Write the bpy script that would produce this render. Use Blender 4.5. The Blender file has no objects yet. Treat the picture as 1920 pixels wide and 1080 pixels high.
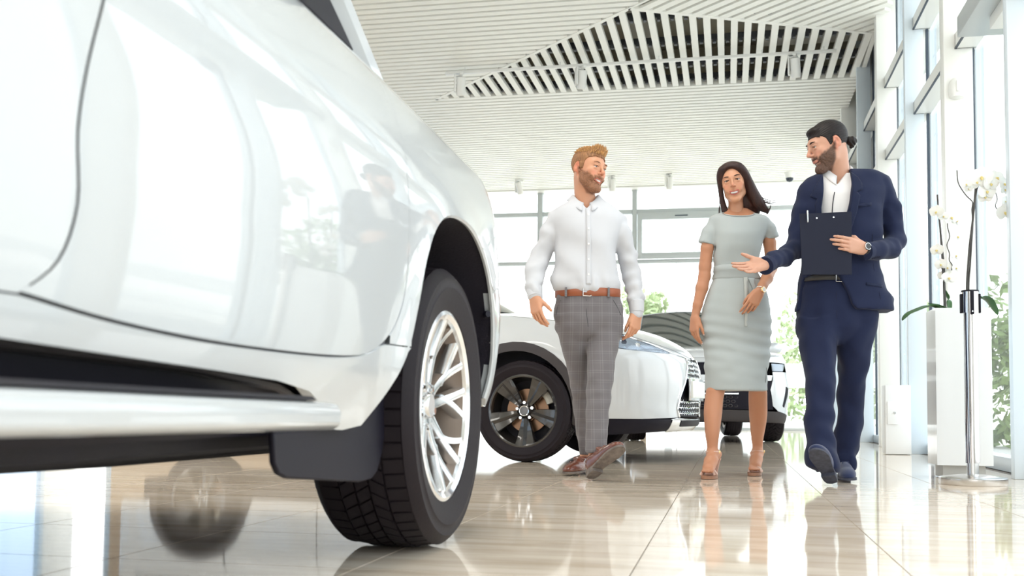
import bpy, bmesh, math, random
import numpy as np
from mathutils import Vector, Matrix, noise
from mathutils.geometry import delaunay_2d_cdt
from mathutils.bvhtree import BVHTree

R = math.radians
SC = bpy.context.scene
COL = SC.collection

# ------------------------------------------------------------------ camera
F_PX, CAM_H = 1950.0, 0.37
YAW, PITCH, ROLL = R(11.75), R(3.293), R(0.54)
PPX, PPY = 960.0, 653.0
_f = Vector((-math.sin(YAW) * math.cos(PITCH), math.cos(YAW) * math.cos(PITCH), math.sin(PITCH)))
_rh = Vector((math.cos(YAW), math.sin(YAW), 0))
_uh = _rh.cross(_f)
C_R = _rh * math.cos(ROLL) + _uh * math.sin(ROLL)
C_U = -_rh * math.sin(ROLL) + _uh * math.cos(ROLL)
C_F = _f
FH = Vector((-math.sin(YAW), math.cos(YAW), 0))      # horizontal forward of the lens
RH = _rh
CAM = Vector((0, 0, CAM_H))
cam_data = bpy.data.cameras.new('camera')
cam = bpy.data.objects.new('camera', cam_data)
COL.objects.link(cam)
m = Matrix((C_R, C_U, -C_F)).transposed().to_4x4()
m.translation = CAM
cam.matrix_world = m
cam_data.sensor_width = 36.0
cam_data.lens = 36.0 * F_PX / 1920.0
cam_data.shift_y = (PPY - 540.0) / 1920.0
cam_data.clip_start = 0.02
cam_data.clip_end = 500
cam_data.dof.use_dof = True
cam_data.dof.focus_distance = 5.6
cam_data.dof.aperture_fstop = 5.0
SC.camera = cam

def ray(px, py):
    return C_F + C_R * ((px - PPX) / F_PX) - C_U * ((py - PPY) / F_PX)
def W(px, py, t):
    """point of the room seen at picture position px,py, t metres ahead of the lens"""
    d = ray(px, py)
    return CAM + d * (t / d.dot(FH))

# ------------------------------------------------------------------ sky, sun, exposure
SC.view_settings.view_transform = 'Standard'
SC.view_settings.look = 'None'
SC.view_settings.exposure = 0.06
SC.view_settings.gamma = 1.0
SC.view_settings.use_curve_mapping = False
w = bpy.data.worlds.new('world'); SC.world = w
w.use_nodes = True
nt = w.node_tree; nt.nodes.clear()
wo = nt.nodes.new('ShaderNodeOutputWorld'); bg = nt.nodes.new('ShaderNodeBackground')
tc = nt.nodes.new('ShaderNodeTexCoord'); sx = nt.nodes.new('ShaderNodeSeparateXYZ'); cr = nt.nodes.new('ShaderNodeValToRGB')
nt.links.new(tc.outputs['Generated'], sx.inputs[0]); nt.links.new(sx.outputs['Z'], cr.inputs[0])
cr.color_ramp.elements[0].position = 0.0; cr.color_ramp.elements[0].color = (1.0, 0.99, 0.97, 1)
cr.color_ramp.elements[1].position = 0.6; cr.color_ramp.elements[1].color = (0.84, 0.92, 1.0, 1)
nt.links.new(cr.outputs[0], bg.inputs[0]); nt.links.new(bg.outputs[0], wo.inputs[0])
bg.inputs[1].default_value = 2.9
sun = bpy.data.lights.new('sun', 'SUN'); sun.energy = 5.0; sun.angle = R(1.5); sun.color = (1, 0.95, 0.86)
so = bpy.data.objects.new('sun', sun); COL.objects.link(so)
so.rotation_euler = (R(40.5), 0, R(212.5))

# added warm fill lights without fixtures, over and behind the viewer
for lx, ly in ((-0.6, 0.5), (-4.5, 1.5), (-0.4, 4.2), (-4.5, 6.0), (-8.5, 4.0), (-8.0, 11.0)):
    al = bpy.data.lights.new('added_fill_light', 'AREA'); al.shape = 'SQUARE'; al.size = 1.6; al.energy = 64; al.color = (1, 0.95, 0.88)
    ao = bpy.data.objects.new('added_fill_light', al); COL.objects.link(ao); ao.location = (lx, ly, 4.5)

# ------------------------------------------------------------------ helpers
def mat(name, color, rough=0.5, metal=0.0, coat=0.0, spec=0.5, trans=0.0, noise_amt=0.0, noise_scale=20.0,
        bump=0.0, bump_scale=200.0, sheen=0.0, sss=0.0, vcol=None, alpha=1.0, emis=None, aniso=0.0, vscale=(1,1,1)):
    M = bpy.data.materials.new(name); M.use_nodes = True
    n = M.node_tree; b = n.nodes['Principled BSDF']
    c = (*color[:3], 1)
    b.inputs['Base Color'].default_value = c
    b.inputs['Roughness'].default_value = rough; b.inputs['Metallic'].default_value = metal
    b.inputs['Coat Weight'].default_value = coat; b.inputs['Coat Roughness'].default_value = 0.03
    b.inputs['Specular IOR Level'].default_value = spec
    b.inputs['Transmission Weight'].default_value = trans
    b.inputs['Sheen Weight'].default_value = sheen
    b.inputs['Anisotropic'].default_value = aniso
    if sss:
        b.inputs['Subsurface Weight'].default_value = sss
        b.inputs['Subsurface Radius'].default_value = (0.012, 0.005, 0.003)
        b.inputs['Subsurface Scale'].default_value = 1.0
    if alpha < 1: b.inputs['Alpha'].default_value = alpha
    if emis:
        b.inputs['Emission Color'].default_value = (*emis[:3], 1); b.inputs['Emission Strength'].default_value = emis[3]
    col_out = None
    if vcol:
        a = n.nodes.new('ShaderNodeVertexColor'); a.layer_name = vcol
        n.links.new(a.outputs[0], b.inputs['Base Color']); col_out = a.outputs[0]
    tcn = n.nodes.new('ShaderNodeTexCoord')
    mp = n.nodes.new('ShaderNodeMapping'); mp.inputs['Scale'].default_value = vscale
    n.links.new(tcn.outputs['Object'], mp.inputs[0])
    if noise_amt:
        t = n.nodes.new('ShaderNodeTexNoise'); t.inputs['Scale'].default_value = noise_scale; t.inputs['Detail'].default_value = 5
        n.links.new(mp.outputs[0], t.inputs[0])
        mr = n.nodes.new('ShaderNodeMapRange'); mr.inputs[1].default_value = 0.3; mr.inputs[2].default_value = 0.7
        mr.inputs[3].default_value = 1 - noise_amt; mr.inputs[4].default_value = 1 + noise_amt
        n.links.new(t.outputs[0], mr.inputs[0])
        vm = n.nodes.new('ShaderNodeVectorMath'); vm.operation = 'SCALE'
        if col_out: n.links.new(col_out, vm.inputs[0])
        else: vm.inputs[0].default_value = color[:3]
        n.links.new(mr.outputs[0], vm.inputs['Scale']); n.links.new(vm.outputs[0], b.inputs['Base Color'])
    if bump:
        t = n.nodes.new('ShaderNodeTexNoise'); t.inputs['Scale'].default_value = bump_scale; t.inputs['Detail'].default_value = 3
        n.links.new(mp.outputs[0], t.inputs[0])
        bp = n.nodes.new('ShaderNodeBump'); bp.inputs['Strength'].default_value = bump; bp.inputs['Distance'].default_value = 0.002
        n.links.new(t.outputs[0], bp.inputs['Height']); n.links.new(bp.outputs[0], b.inputs['Normal'])
    return M

def glass(name, tint=(1, 1, 1), refl=0.08, rough=0.0):
    """thin pane: clear, with its own reflections"""
    M = bpy.data.materials.new(name); M.use_nodes = True
    n = M.node_tree; n.nodes.clear()
    o = n.nodes.new('ShaderNodeOutputMaterial'); mx = n.nodes.new('ShaderNodeMixShader')
    tr = n.nodes.new('ShaderNodeBsdfTransparent'); gl = n.nodes.new('ShaderNodeBsdfGlossy')
    lw = n.nodes.new('ShaderNodeLayerWeight'); lw.inputs[0].default_value = 0.5
    pw = n.nodes.new('ShaderNodeMath'); pw.operation = 'POWER'; pw.inputs[1].default_value = 6.0; n.links.new(lw.outputs['Facing'], pw.inputs[0])
    ml = n.nodes.new('ShaderNodeMath'); ml.operation = 'MULTIPLY'; ml.inputs[1].default_value = 0.5; n.links.new(pw.outputs[0], ml.inputs[0])
    tr.inputs[0].default_value = (*tint, 1); gl.inputs['Roughness'].default_value = rough
    ad = n.nodes.new('ShaderNodeMath'); ad.operation = 'ADD'; ad.inputs[1].default_value = refl; ad.use_clamp = True
    n.links.new(ml.outputs[0], ad.inputs[0])
    n.links.new(ad.outputs[0], mx.inputs[0]); n.links.new(tr.outputs[0], mx.inputs[1]); n.links.new(gl.outputs[0], mx.inputs[2])
    n.links.new(mx.outputs[0], o.inputs[0])
    return M

def tag(o, label=None, cat=None, group=None, kind=None):
    if label: o['label'] = label
    if cat: o['category'] = cat
    if group: o['group'] = group
    if kind: o['kind'] = kind
    return o

def empty(name, loc=(0, 0, 0), rz=0, label=None, cat=None, group=None, kind=None):
    o = bpy.data.objects.new(name, None); COL.objects.link(o)
    o.location = loc; o.rotation_euler = (0, 0, rz); o.empty_display_size = 0.1
    return tag(o, label, cat, group, kind)

def pmat(o):
    """matrix of an object from its own transform (no depsgraph needed)"""
    b = o.matrix_basis.copy()
    return pmat(o.parent) @ b if o.parent else b

def obj(name, me, material=None, parent=None, smooth=True, world=False, label=None, kind=None, loc=None, rot=None, cat=None, group=None):
    """me: mesh / bmesh / (verts, faces). world=True: the coordinates are the room's"""
    if isinstance(me, bmesh.types.BMesh):
        d = bpy.data.meshes.new(name); me.to_mesh(d); me.free()
    elif isinstance(me, tuple):
        d = bpy.data.meshes.new(name)
        v = me[0].tolist() if isinstance(me[0], np.ndarray) else [tuple(p) for p in me[0]]
        f = me[1].tolist() if isinstance(me[1], np.ndarray) else me[1]
        d.from_pydata(v, [], f)
        d.validate()
    else: d = me
    if material is not None and len(d.materials) == 0:
        for mm in (material if isinstance(material, (list, tuple)) else [material]): d.materials.append(mm)
    if smooth is True:
        d.polygons.foreach_set('use_smooth', [True] * len(d.polygons))
    elif smooth is False: d.polygons.foreach_set('use_smooth', [False] * len(d.polygons))
    o = bpy.data.objects.new(name, d); COL.objects.link(o)
    if parent:
        o.parent = parent
        if world: d.transform(pmat(parent).inverted())
    if loc is not None: o.location = loc
    if rot is not None: o.rotation_euler = rot
    tag(o, label, cat, group, kind)
    if smooth == 'auto':
        d.polygons.foreach_set('use_smooth', [True] * len(d.polygons))
        d.set_sharp_from_angle(angle=R(35))
    return o

class MB:
    """collects simple solids into one mesh"""
    def __init__(s): s.bm = bmesh.new()
    def box(s, lo, hi, bevel=0.0, rot=None, mi=0):
        lo = Vector(lo); hi = Vector(hi); c = (lo + hi) / 2; d = hi - lo
        g = bmesh.ops.create_cube(s.bm, size=1.0)
        vs = g['verts']
        bmesh.ops.scale(s.bm, vec=d, verts=vs)
        if bevel:
            es = list({e for v in vs for e in v.link_edges})
            r = bmesh.ops.bevel(s.bm, geom=es, offset=bevel, segments=2, affect='EDGES', profile=0.5)
            vs = list({v for f in r['faces'] for v in f.verts} | {v for v in vs if v.is_valid})
            vs = list({v for v in vs} | {w for v in vs for e in v.link_edges for w in e.verts})
        if rot is not None: bmesh.ops.transform(s.bm, matrix=rot, verts=vs)
        bmesh.ops.translate(s.bm, vec=c, verts=vs)
        if mi:
            for f in {f for v in vs for f in v.link_faces}: f.material_index = mi
        return s
    def cyl(s, a, b, r0, r1=None, n=24, caps=True, mi=0):
        a = Vector(a); b = Vector(b); r1 = r0 if r1 is None else r1
        d = (b - a)
        q = d.to_track_quat('Z', 'Y')
        rings = []
        for c, r in ((a, r0), (b, r1)):
            rings.append([s.bm.verts.new(c + q @ Vector((r * math.cos(2 * math.pi * k / n), r * math.sin(2 * math.pi * k / n), 0))) for k in range(n)])
        fs = []
        for k in range(n):
            fs.append(s.bm.faces.new((rings[0][k], rings[0][(k + 1) % n], rings[1][(k + 1) % n], rings[1][k])))
        if caps: fs.append(s.bm.faces.new(rings[0][::-1])); fs.append(s.bm.faces.new(rings[1]))
        for f in fs: f.material_index = mi
        return s
    def tube(s, pts, rad, n=10, closed=False, caps=True, mi=0, flat=1.0, up=None):
        pts = [Vector(p) for p in pts]; N = len(pts)
        if not hasattr(rad, '__len__'): rad = [rad] * N
        rings = []; prev = None
        for i, p in enumerate(pts):
            if closed: t = pts[(i + 1) % N] - pts[i - 1]
            else: t = pts[min(i + 1, N - 1)] - pts[max(i - 1, 0)]
            t.normalize()
            if prev is None:
                u = Vector(up) if up else (Vector((0, 0, 1)) if abs(t.z) < 0.9 else Vector((1, 0, 0)))
                u = (u - t * u.dot(t)).normalized()
            else:
                u = (prev - t * prev.dot(t)).normalized()
            prev = u; v = t.cross(u)
            rings.append([s.bm.verts.new(p + (u * math.cos(2 * math.pi * k / n) * flat + v * math.sin(2 * math.pi * k / n)) * rad[i]) for k in range(n)])
        L = N if closed else N - 1
        for i in range(L):
            a = rings[i]; b = rings[(i + 1) % N]
            for k in range(n):
                f = s.bm.faces.new((a[k], a[(k + 1) % n], b[(k + 1) % n], b[k])); f.material_index = mi
        if caps and not closed:
            s.bm.faces.new(rings[0][::-1]).material_index = mi; s.bm.faces.new(rings[-1]).material_index = mi
        return s
    def lathe(s, prof, n=32, axis='Z', center=(0, 0, 0), closed=False, mi=0):
        """prof: list of (r, h)"""
        c = Vector(center); rings = []
        for r, h in prof:
            ring = []
            for k in range(n):
                a = 2 * math.pi * k / n
                if axis == 'Z': p = Vector((r * math.cos(a), r * math.sin(a), h))
                elif axis == 'X': p = Vector((h, r * math.cos(a), r * math.sin(a)))
                else: p = Vector((r * math.sin(a), h, r * math.cos(a)))
                ring.append(s.bm.verts.new(c + p))
            rings.append(ring)
        L = len(rings) if closed else len(rings) - 1
        for i in range(L):
            a = rings[i]; b = rings[(i + 1) % len(rings)]
            for k in range(n):
                s.bm.faces.new((a[k], a[(k + 1) % n], b[(k + 1) % n], b[k])).material_index = mi
        return s
    def prism(s, outline, depth, fn, mi=0):
        """outline: 2-D points, fn(u, v, w) -> 3-D; extruded w from depth[0] to depth[1]"""
        a = [s.bm.verts.new(fn(u, v, depth[0])) for u, v in outline]
        b = [s.bm.verts.new(fn(u, v, depth[1])) for u, v in outline]
        n = len(outline)
        s.bm.faces.new(a[::-1]).material_index = mi; s.bm.faces.new(b).material_index = mi
        for k in range(n): s.bm.faces.new((a[k], a[(k + 1) % n], b[(k + 1) % n], b[k])).material_index = mi
        return s
    def build(s, name, material=None, parent=None, smooth='auto', **k):
        bmesh.ops.recalc_face_normals(s.bm, faces=s.bm.faces)
        return obj(name, s.bm, material, parent, smooth=smooth, **k)

def copy_tree(o, parent=None):
    c = o.copy(); COL.objects.link(c)
    if parent is not None:
        c.parent = parent
    for ch in [x for x in bpy.data.objects if x.parent == o]: copy_tree(ch, c)
    return c

def smoothstep(a, b, x):
    t = np.clip((x - a) / (b - a), 0, 1); return t * t * (3 - 2 * t)
def interp(x, xs, ys):
    """monotone-ish cubic interpolation through points (numpy or scalar)"""
    xs = np.asarray(xs, float); ys = np.asarray(ys, float)
    x = np.asarray(x, float)
    h = np.diff(xs); d = np.diff(ys) / h
    m_ = np.zeros(len(xs)); m_[0] = d[0]; m_[-1] = d[-1]
    for i in range(1, len(xs) - 1):
        m_[i] = 0 if d[i - 1] * d[i] <= 0 else 2 * d[i - 1] * d[i] / (d[i - 1] + d[i])
    i = np.clip(np.searchsorted(xs, x) - 1, 0, len(xs) - 2)
    t = np.clip((x - xs[i]) / h[i], 0, 1)
    return ((2*t**3 - 3*t**2 + 1) * ys[i] + (t**3 - 2*t**2 + t) * h[i] * m_[i] + (-2*t**3 + 3*t**2) * ys[i+1] + (t**3 - t**2) * h[i] * m_[i+1])
def catmull(pts, n=6):
    pts = [Vector(p) for p in pts]; out = []
    P = [pts[0] * 2 - pts[1]] + pts + [pts[-1] * 2 - pts[-2]]
    for i in range(1, len(P) - 2):
        for k in range(n):
            t = k / n
            out.append(0.5 * ((2 * P[i]) + (P[i+1] - P[i-1]) * t + (2*P[i-1] - 5*P[i] + 4*P[i+1] - P[i+2]) * t*t + (3*P[i] - P[i-1] - 3*P[i+1] + P[i+2]) * t**3))
    out.append(pts[-1]); return out
# ================================================================== ROOM
HC = 4.6
M_SLAT = mat('slat_white', (0.93, 0.93, 0.88), 0.45, spec=0.4)
M_BACK = mat('ceiling_backing', (0.82, 0.82, 0.77), 0.8)
M_PLENUM = mat('plenum_grey', (0.66, 0.62, 0.50), 0.9, noise_amt=0.12, noise_scale=1.5)
M_RAIL = mat('hanger_rail_dark', (0.05, 0.055, 0.065), 0.6)
M_COLW = mat('column_cream', (0.86, 0.86, 0.82), 0.35)
M_COLB = mat('column_pale_blue', (0.70, 0.78, 0.84), 0.3, spec=0.5)
M_ALU = mat('grey_aluminium', (0.50, 0.54, 0.55), 0.35, metal=0.3)
M_ALUD = mat('dark_gasket', (0.05, 0.07, 0.10), 0.5)
M_PANE = glass('window_glass', (0.97, 0.99, 0.99), 0.02)
M_PANEB = glass('blue_tinted_glass', (0.66, 0.76, 0.86), 0.02)
M_GLAZEDARK = mat('dark_glazing_grey', (0.16, 0.165, 0.165), 0.7)
M_WHITE = mat('painted_white', (0.84, 0.85, 0.85), 0.4)
M_STEEL = mat('brushed_steel', (0.66, 0.66, 0.65), 0.25, metal=1.0)

# ---- floor: tiles laid one by one
def tile_mat(name, c):
    M = mat(name, c, 0.055, spec=0.55)
    n = M.node_tree; b = n.nodes['Principled BSDF']
    g = n.nodes.new('ShaderNodeNewGeometry')
    mp = n.nodes.new('ShaderNodeMapping'); mp.inputs['Scale'].default_value = (0.9, 6.0, 1.0)
    t = n.nodes.new('ShaderNodeTexNoise'); t.inputs['Scale'].default_value = 1.6; t.inputs['Detail'].default_value = 7; t.inputs['Roughness'].default_value = 0.62
    cr = n.nodes.new('ShaderNodeValToRGB')
    cr.color_ramp.elements[0].position = 0.36; cr.color_ramp.elements[0].color = (c[0] * 0.80, c[1] * 0.76, c[2] * 0.70, 1)
    cr.color_ramp.elements[1].position = 0.62; cr.color_ramp.elements[1].color = (c[0] * 1.06, c[1] * 1.06, c[2] * 1.06, 1)
    n.links.new(g.outputs['Position'], mp.inputs[0]); n.links.new(mp.outputs[0], t.inputs[0])
    n.links.new(t.outputs[0], cr.inputs[0]); n.links.new(cr.outputs[0], b.inputs['Base Color'])
    return M
M_TILE = tile_mat('polished_tile', (0.84, 0.73, 0.61))
M_GROUT = mat('grout', (0.30, 0.28, 0.26), 0.8)
TX, TY, TX0, TY0 = 0.62, 0.588, 0.405, 2.28
floor = obj('floor', MB().box((-14, -9, -0.12), (1.86, 20.0, -0.004)).bm, M_GROUT, smooth=False, kind='structure')
tb = MB().box((-TX/2 + 0.0018, -TY/2 + 0.0018, -0.006), (TX/2 - 0.0018, TY/2 - 0.0018, 0.0)).bm
tile_me = bpy.data.meshes.new('tile'); tb.to_mesh(tile_me); tb.free(); tile_me.materials.append(M_TILE)
cells = []
for i in range(-23, 3):
    for j in range(-19, 31):
        cx = TX0 + (i + 0.5) * TX; cy = TY0 + (j + 0.5) * TY
        if cx > 1.80 or cy > 19.9 or cx < -13.8 or cy < -8.8: continue
        v = Vector((cx, cy, 0)) - CAM
        dz = v.dot(C_F)
        vis = dz > 0.6 and abs(v.dot(C_R) / dz) * F_PX < 960 + 0.4 * F_PX / dz
        cells.append((0 if vis else 1, v.length, cx, cy))
cells.sort()
rest = bmesh.new()
for k, (nv, dd, cx, cy) in enumerate(cells):
    if k < 290 and nv == 0:
        obj('floor_tile', tile_me, parent=floor, smooth=False, loc=(cx, cy, 0))
    else:
        q = [rest.verts.new((cx + sx * (TX/2 - 0.0018), cy + sy * (TY/2 - 0.0018), 0.0)) for sx, sy in ((-1,-1),(1,-1),(1,1),(-1,1))]
        rest.faces.new(q)
obj('far_floor_tiles', rest, M_TILE, floor, smooth=False, kind='stuff')

# ---- ceiling: long slats on a backing, with the four-sided opening
P1, P2, P3, P4 = (-3.93, 13.58), (-1.02, 10.80), (1.62, 12.02), (1.66, 13.60)
XR = 1.66
cb = MB()
def quad(bm, pts, mi=0):
    f = bm.faces.new([bm.verts.new(p) for p in pts]); f.material_index = mi
zb = HC + 0.05
for poly in (((-14, -9), (XR, -9), (XR, 8.16), P2, P1, (-14, P1[1])), ((XR, 8.16), P3, P2), ((-14, P1[1]), P1, (XR, 13.6), (XR, 19.95), (-14, 19.95))):
    quad(cb.bm, [(x, y, zb) for x, y in poly])
ceiling = cb.build('ceiling', M_BACK, smooth=False, kind='structure')
def slat(name, a, b, z0, z1, w, parent, m):
    """one bar from a to b (plan), w wide"""
    a = Vector((a[0], a[1], 0)); b = Vector((b[0], b[1], 0)); d = (b - a)
    if d.length < 0.05: return
    n = Vector((-d.y, d.x, 0)).normalized() * w / 2
    bm = bmesh.new()
    v = [bm.verts.new((*(p.xy), z)) for z in (z0, z1) for p in (a - n, b - n, b + n, a + n)]
    for f in ((3,2,1,0), (4,5,6,7), (0,1,5,4), (1,2,6,5), (2,3,7,6), (3,0,4,7)): bm.faces.new([v[i] for i in f])
    return obj(name, bm, m, parent, smooth=False)
PITCH_S = 0.14
y = 0.6; line = lambda yy: P2[0] + (P2[1] - yy) * (P1[0] - P2[0]) / (P2[1] - P1[1])
while y < 19.9:
    xr = XR if (y < 8.16 or y > P1[1]) else P2[0] - (y - P2[1]) * (P2[0] - P1[0]) / (P1[1] - P2[1])
    xl = -9.5
    slat('ceiling_slat', (xl, y), (min(xr, XR) - 0.01, y), HC, HC + 0.03, 0.092, ceiling, M_SLAT)
    y += PITCH_S
# slats set at 45 degrees between the opening and the glazing
dv = Vector((P2[0] - P1[0], P2[1] - P1[1])).normalized(); nv = Vector((-dv.y, dv.x))
k = 1
while True:
    o_ = Vector(P2) + nv * (k * PITCH_S)
    d23 = Vector(P3) - Vector(P2)
    # start on the edge P2-P3
    den = d23.x * nv.x + d23.y * nv.y
    s = k * PITCH_S / den
    if s > 1.0: break
    st = Vector(P2) + d23 * s
    tt = (XR - st.x) / dv.x
    slat('diagonal_slat', st, st + dv * tt, HC, HC + 0.03, 0.092, ceiling, M_SLAT)
    k += 1
# slats hung across the opening
x = P1[0] + 0.16
top_y = lambda x: P2[1] + (P2[0] - x) * (P1[1] - P2[1]) / (P2[0] - P1[0]) if x < P2[0] else P2[1] + (x - P2[0]) * (P3[1] - P2[1]) / (P3[0] - P2[0])
while x < XR - 0.05:
    slat('hanging_slat', (x, top_y(x) + 0.02), (x, P1[1] - 0.02), HC + 0.0, HC + 0.05, 0.075, ceiling, M_SLAT)
    x += 0.148
for i, (a, b) in enumerate(((P1, P2), (P2, P3), (P3, P4), (P4, P1), (P2, (XR, 8.16)), ((-9.5, P1[1]), P1))):
    slat('trim_%d' % (i + 1), a, b, HC - 0.006, HC + 0.09, 0.05 if i < 4 else 0.03, None, M_SLAT)['kind'] = 'structure'
pl = MB()
pl.box((-4.6, 9.9, 5.35), (1.95, 14.4, 5.5))
pl.box((-4.6, 14.3, 4.66), (1.95, 14.4, 5.4)); pl.box((-4.6, 9.9, 4.66), (1.95, 10.0, 5.4)); pl.box((-4.7, 9.9, 4.66), (-4.6, 14.4, 5.4))
pl.build('ceiling_plenum', M_PLENUM, smooth=False, kind='structure')
for yy in (11.25, 12.05, 12.85, 13.45):
    rb = MB().box((-4.2, yy - 0.02, 4.655), (1.6, yy + 0.02, 4.72))
    xx = P1[0] + 0.16 + 0.074
    while xx < 1.6:
        rb.box((xx - 0.02, yy - 0.03, 4.62), (xx + 0.02, yy + 0.03, 4.66)); xx += 0.148
    rb.build('hanger_rail', M_RAIL, ceiling, smooth=False)
M_DUCT = mat('duct_grey', (0.40, 0.38, 0.33), 0.6)
for (a, b, c) in (((-3.4, 11.5, 4.95), (1.8, 11.9, 5.2), 0), ((-1.2, 10.4, 4.9), (-0.9, 14.2, 5.1), 0), ((0.4, 12.4, 4.9), (1.8, 13.1, 5.3), 0)):
    MB().box(a, b, 0.01).build('air_duct', M_DUCT, ceiling, smooth=False)

# ---- roof slab over everything and its edge
MB().box((-14.2, -9.2, 5.6), (3.0, 21.0, 5.8)).build('roof', M_WHITE, smooth=False, kind='structure')

# ---- glazed wall on the right
wr = empty('wall_right', (0, 0, 0), kind='structure')
GX = 1.80
cols = [-7.65, -5.9, -4.15, -2.4, -0.65, 1.05, 2.8, 4.5, 6.28, 8.0, 9.72, 11.45, 13.2, 14.95, 16.7, 18.4]
for i, cy in enumerate(cols):
    cream = i % 2 == 1
    x0, x1 = (1.555, 1.755) if cream else (1.560, 1.720)
    MB().box((x0, cy - 0.02, 0), (x1, cy + (0.12 if cream else 0.06), 5.6), 0.004).build('column', M_COLW if cream else M_COLB, wr)
    MB().box((GX - 0.02, cy + 0.02, 0), (GX + 0.04, cy + 0.08, 5.6)).box((GX - 0.055, cy - 0.015, 0), (GX - 0.035, cy + 0.022, 5.6), mi=1).build('mullion', [M_COLB, M_ALUD], wr)
    if i + 1 < len(cols):
        ny = cols[i + 1]
        MB().box((GX - 0.006, cy + 0.09, 0.1), (GX + 0.006, ny, 5.55)).build('window_pane', M_PANE, wr, smooth=False)
        MB().box((GX - 0.09, cy, 0), (GX + 0.06, ny, 0.09), 0.004).build('sill_rail', M_COLB, wr)
        if i >= 8 :
            for z in (3.03, 3.80):
                MB().box((1.635, cy - 0.03, z), (GX - 0.02, ny - 0.02, z + 0.11)).box((1.631, cy - 0.03, z - 0.004), (1.645, ny - 0.02, z + 0.008), mi=1).build('transom', [M_COLW, M_ALUD], wr)
        if 11 <= i <= 13:
            MB().box((GX - 0.03, cy + 0.1, 3.05), (GX - 0.02, ny - 0.02, 5.5)).build('dark_glazing_sheet', M_GLAZEDARK, wr, smooth=False)  # added grey sheet, stands in for the dark seen in the upper glass
# header of the sliding door between the two nearest columns
MB().box((1.50, 3.0, 2.86), (GX + 0.02, 7.25, 3.0), 0.005).build('door_header', M_ALU, wr)
MB().box((1.62, 4.4, 2.78), (GX, 6.9, 2.86), 0.003).build('door_rail', M_COLW, wr)
MB().box((1.64, 5.9, 2.70), (1.74, 6.1, 2.78), 0.01).build('door_sensor', mat('navy_plastic', (0.03, 0.04, 0.10), 0.4), wr)

# ---- glazed wall at the far end
wb = empty('wall_back', (0, 0, 0), kind='structure')
FY = 19.9
fm = [-14.7 + 1.84 * 0, ]
fx = [-1.75 - 1.84 * k for k in range(6, -1, -1)] + [0.09, 1.80]
for i, x in enumerate(fx):
    wd = 0.045 if i != 5 else 0.05
    MB().box((x - wd, FY - 0.08, 0), (x + wd, FY + 0.08, 5.6), 0.004).build('mullion', M_ALU, wb)
    if i + 1 < len(fx):
        nx = fx[i + 1]
        MB().box((x + wd, FY - 0.006, 0.05), (nx - wd, FY + 0.006, 5.5)).build('window_pane', M_PANE if i > 3 else M_PANEB, wb, smooth=False)
        MB().box((x + wd, FY - 0.06, 4.12), (nx - wd, FY + 0.06, 4.20), 0.004).build('transom', M_ALU, wb)
        if i < 7:
            MB().box((x + wd, FY - 0.06, 3.16), (nx - wd, FY + 0.06, 3.23), 0.004).build('transom', M_ALU, wb)
        MB().box((x + wd, FY - 0.06, 0), (nx - wd, FY + 0.06, 0.05)).build('sill_rail', M_ALU, wb)
# the awning window that opens
ww = empty('window_1', (0, 0, 0), kind='structure')
fr = MB()
for a, b in (((-1.69, 3.24), (-1.60, 4.12)), ((-0.05, 3.24), (0.04, 4.12)), ((-1.60, 3.24), (-0.05, 3.35)), ((-1.60, 3.99), (-0.05, 4.12))):
    fr.box((a[0], FY - 0.12, a[1]), (b[0], FY - 0.04, b[1]), 0.004)
fr.build('window_frame', M_ALU, ww)
MB().box((-0.98, FY - 0.14, 4.04), (-0.74, FY - 0.12, 4.06), 0.004).build('window_handle', M_ALUD, ww)
MB().box((-0.96, FY - 0.02, 0.05), (-0.945, FY + 0.0, 3.16)).build('glass_joint', M_COLB, wb)
MB().box((-14, FY - 0.3, HC - 0.02), (1.9, FY + 0.1, HC + 0.1)).build('trim_8', M_COLW, smooth=False, kind='structure')

# ---- the sides the photograph does not show: piers with open daylight between them
wl = empty('wall_left', (0, 0, 0), kind='structure')
for y in np.arange(-9, 20.1, 3.6):
    MB().box((-14.1, y - 0.5, 0), (-13.9, y + 0.5, 5.6)).build('column', M_COLW, wl, smooth=False)
MB().box((-14.1, -9, 3.9), (-13.9, 20, 5.6)).build('lintel', M_WHITE, wl, smooth=False)
for y in np.arange(-9, 16.6, 3.6): MB().box((-14.006, y + 0.5, 0.05), (-13.994, y + 3.1, 3.9)).build('window_pane', M_PANEB, wl, smooth=False)
wf = empty('wall_front', (0, 0, 0), kind='structure')
for x in np.arange(-14, 2.1, 3.2):
    MB().box((x - 0.4, -9.1, 0), (x + 0.4, -8.9, 5.6)).build('column', M_COLW, wf, smooth=False)
MB().box((-14, -9.1, 4.2), (2.0, -8.9, 5.6)).build('lintel', M_WHITE, wf, smooth=False)

# ---- hidden tan wall behind the big car, added for the floor's beige reflection
M_TAN = mat('tan_wall', (0.60, 0.44, 0.30), 0.6, noise_amt=0.05, noise_scale=1.0)
MB().box((-10.9, 17.0, 0), (-6.2, 17.25, 4.58)).build('added_tan_wall', M_TAN, smooth=False, kind='structure')
MB().box((-10.92, 16.97, 0), (-6.18, 17.0, 0.10)).build('added_tan_wall_base', M_WHITE, smooth=False, kind='structure')

# ---- low white service box at the foot of a column
sb = empty('service_box', (1.45, 9.58, 0), 0, 'low white service box with a small square hatch at the foot of a pale column', 'box')
MB().box((1.335, 9.5, 0.005), (1.545, 9.71, 0.60), 0.006).build('body', M_WHITE, sb, world=True)
MB().box((1.35, 9.488, 0.26), (1.435, 9.5, 0.46), 0.003).build('hatch', M_WHITE, sb, world=True)
MB().cyl((1.41, 9.487, 0.36), (1.41, 9.475, 0.36), 0.009, n=12).build('knob', M_STEEL, sb, world=True)

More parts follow.
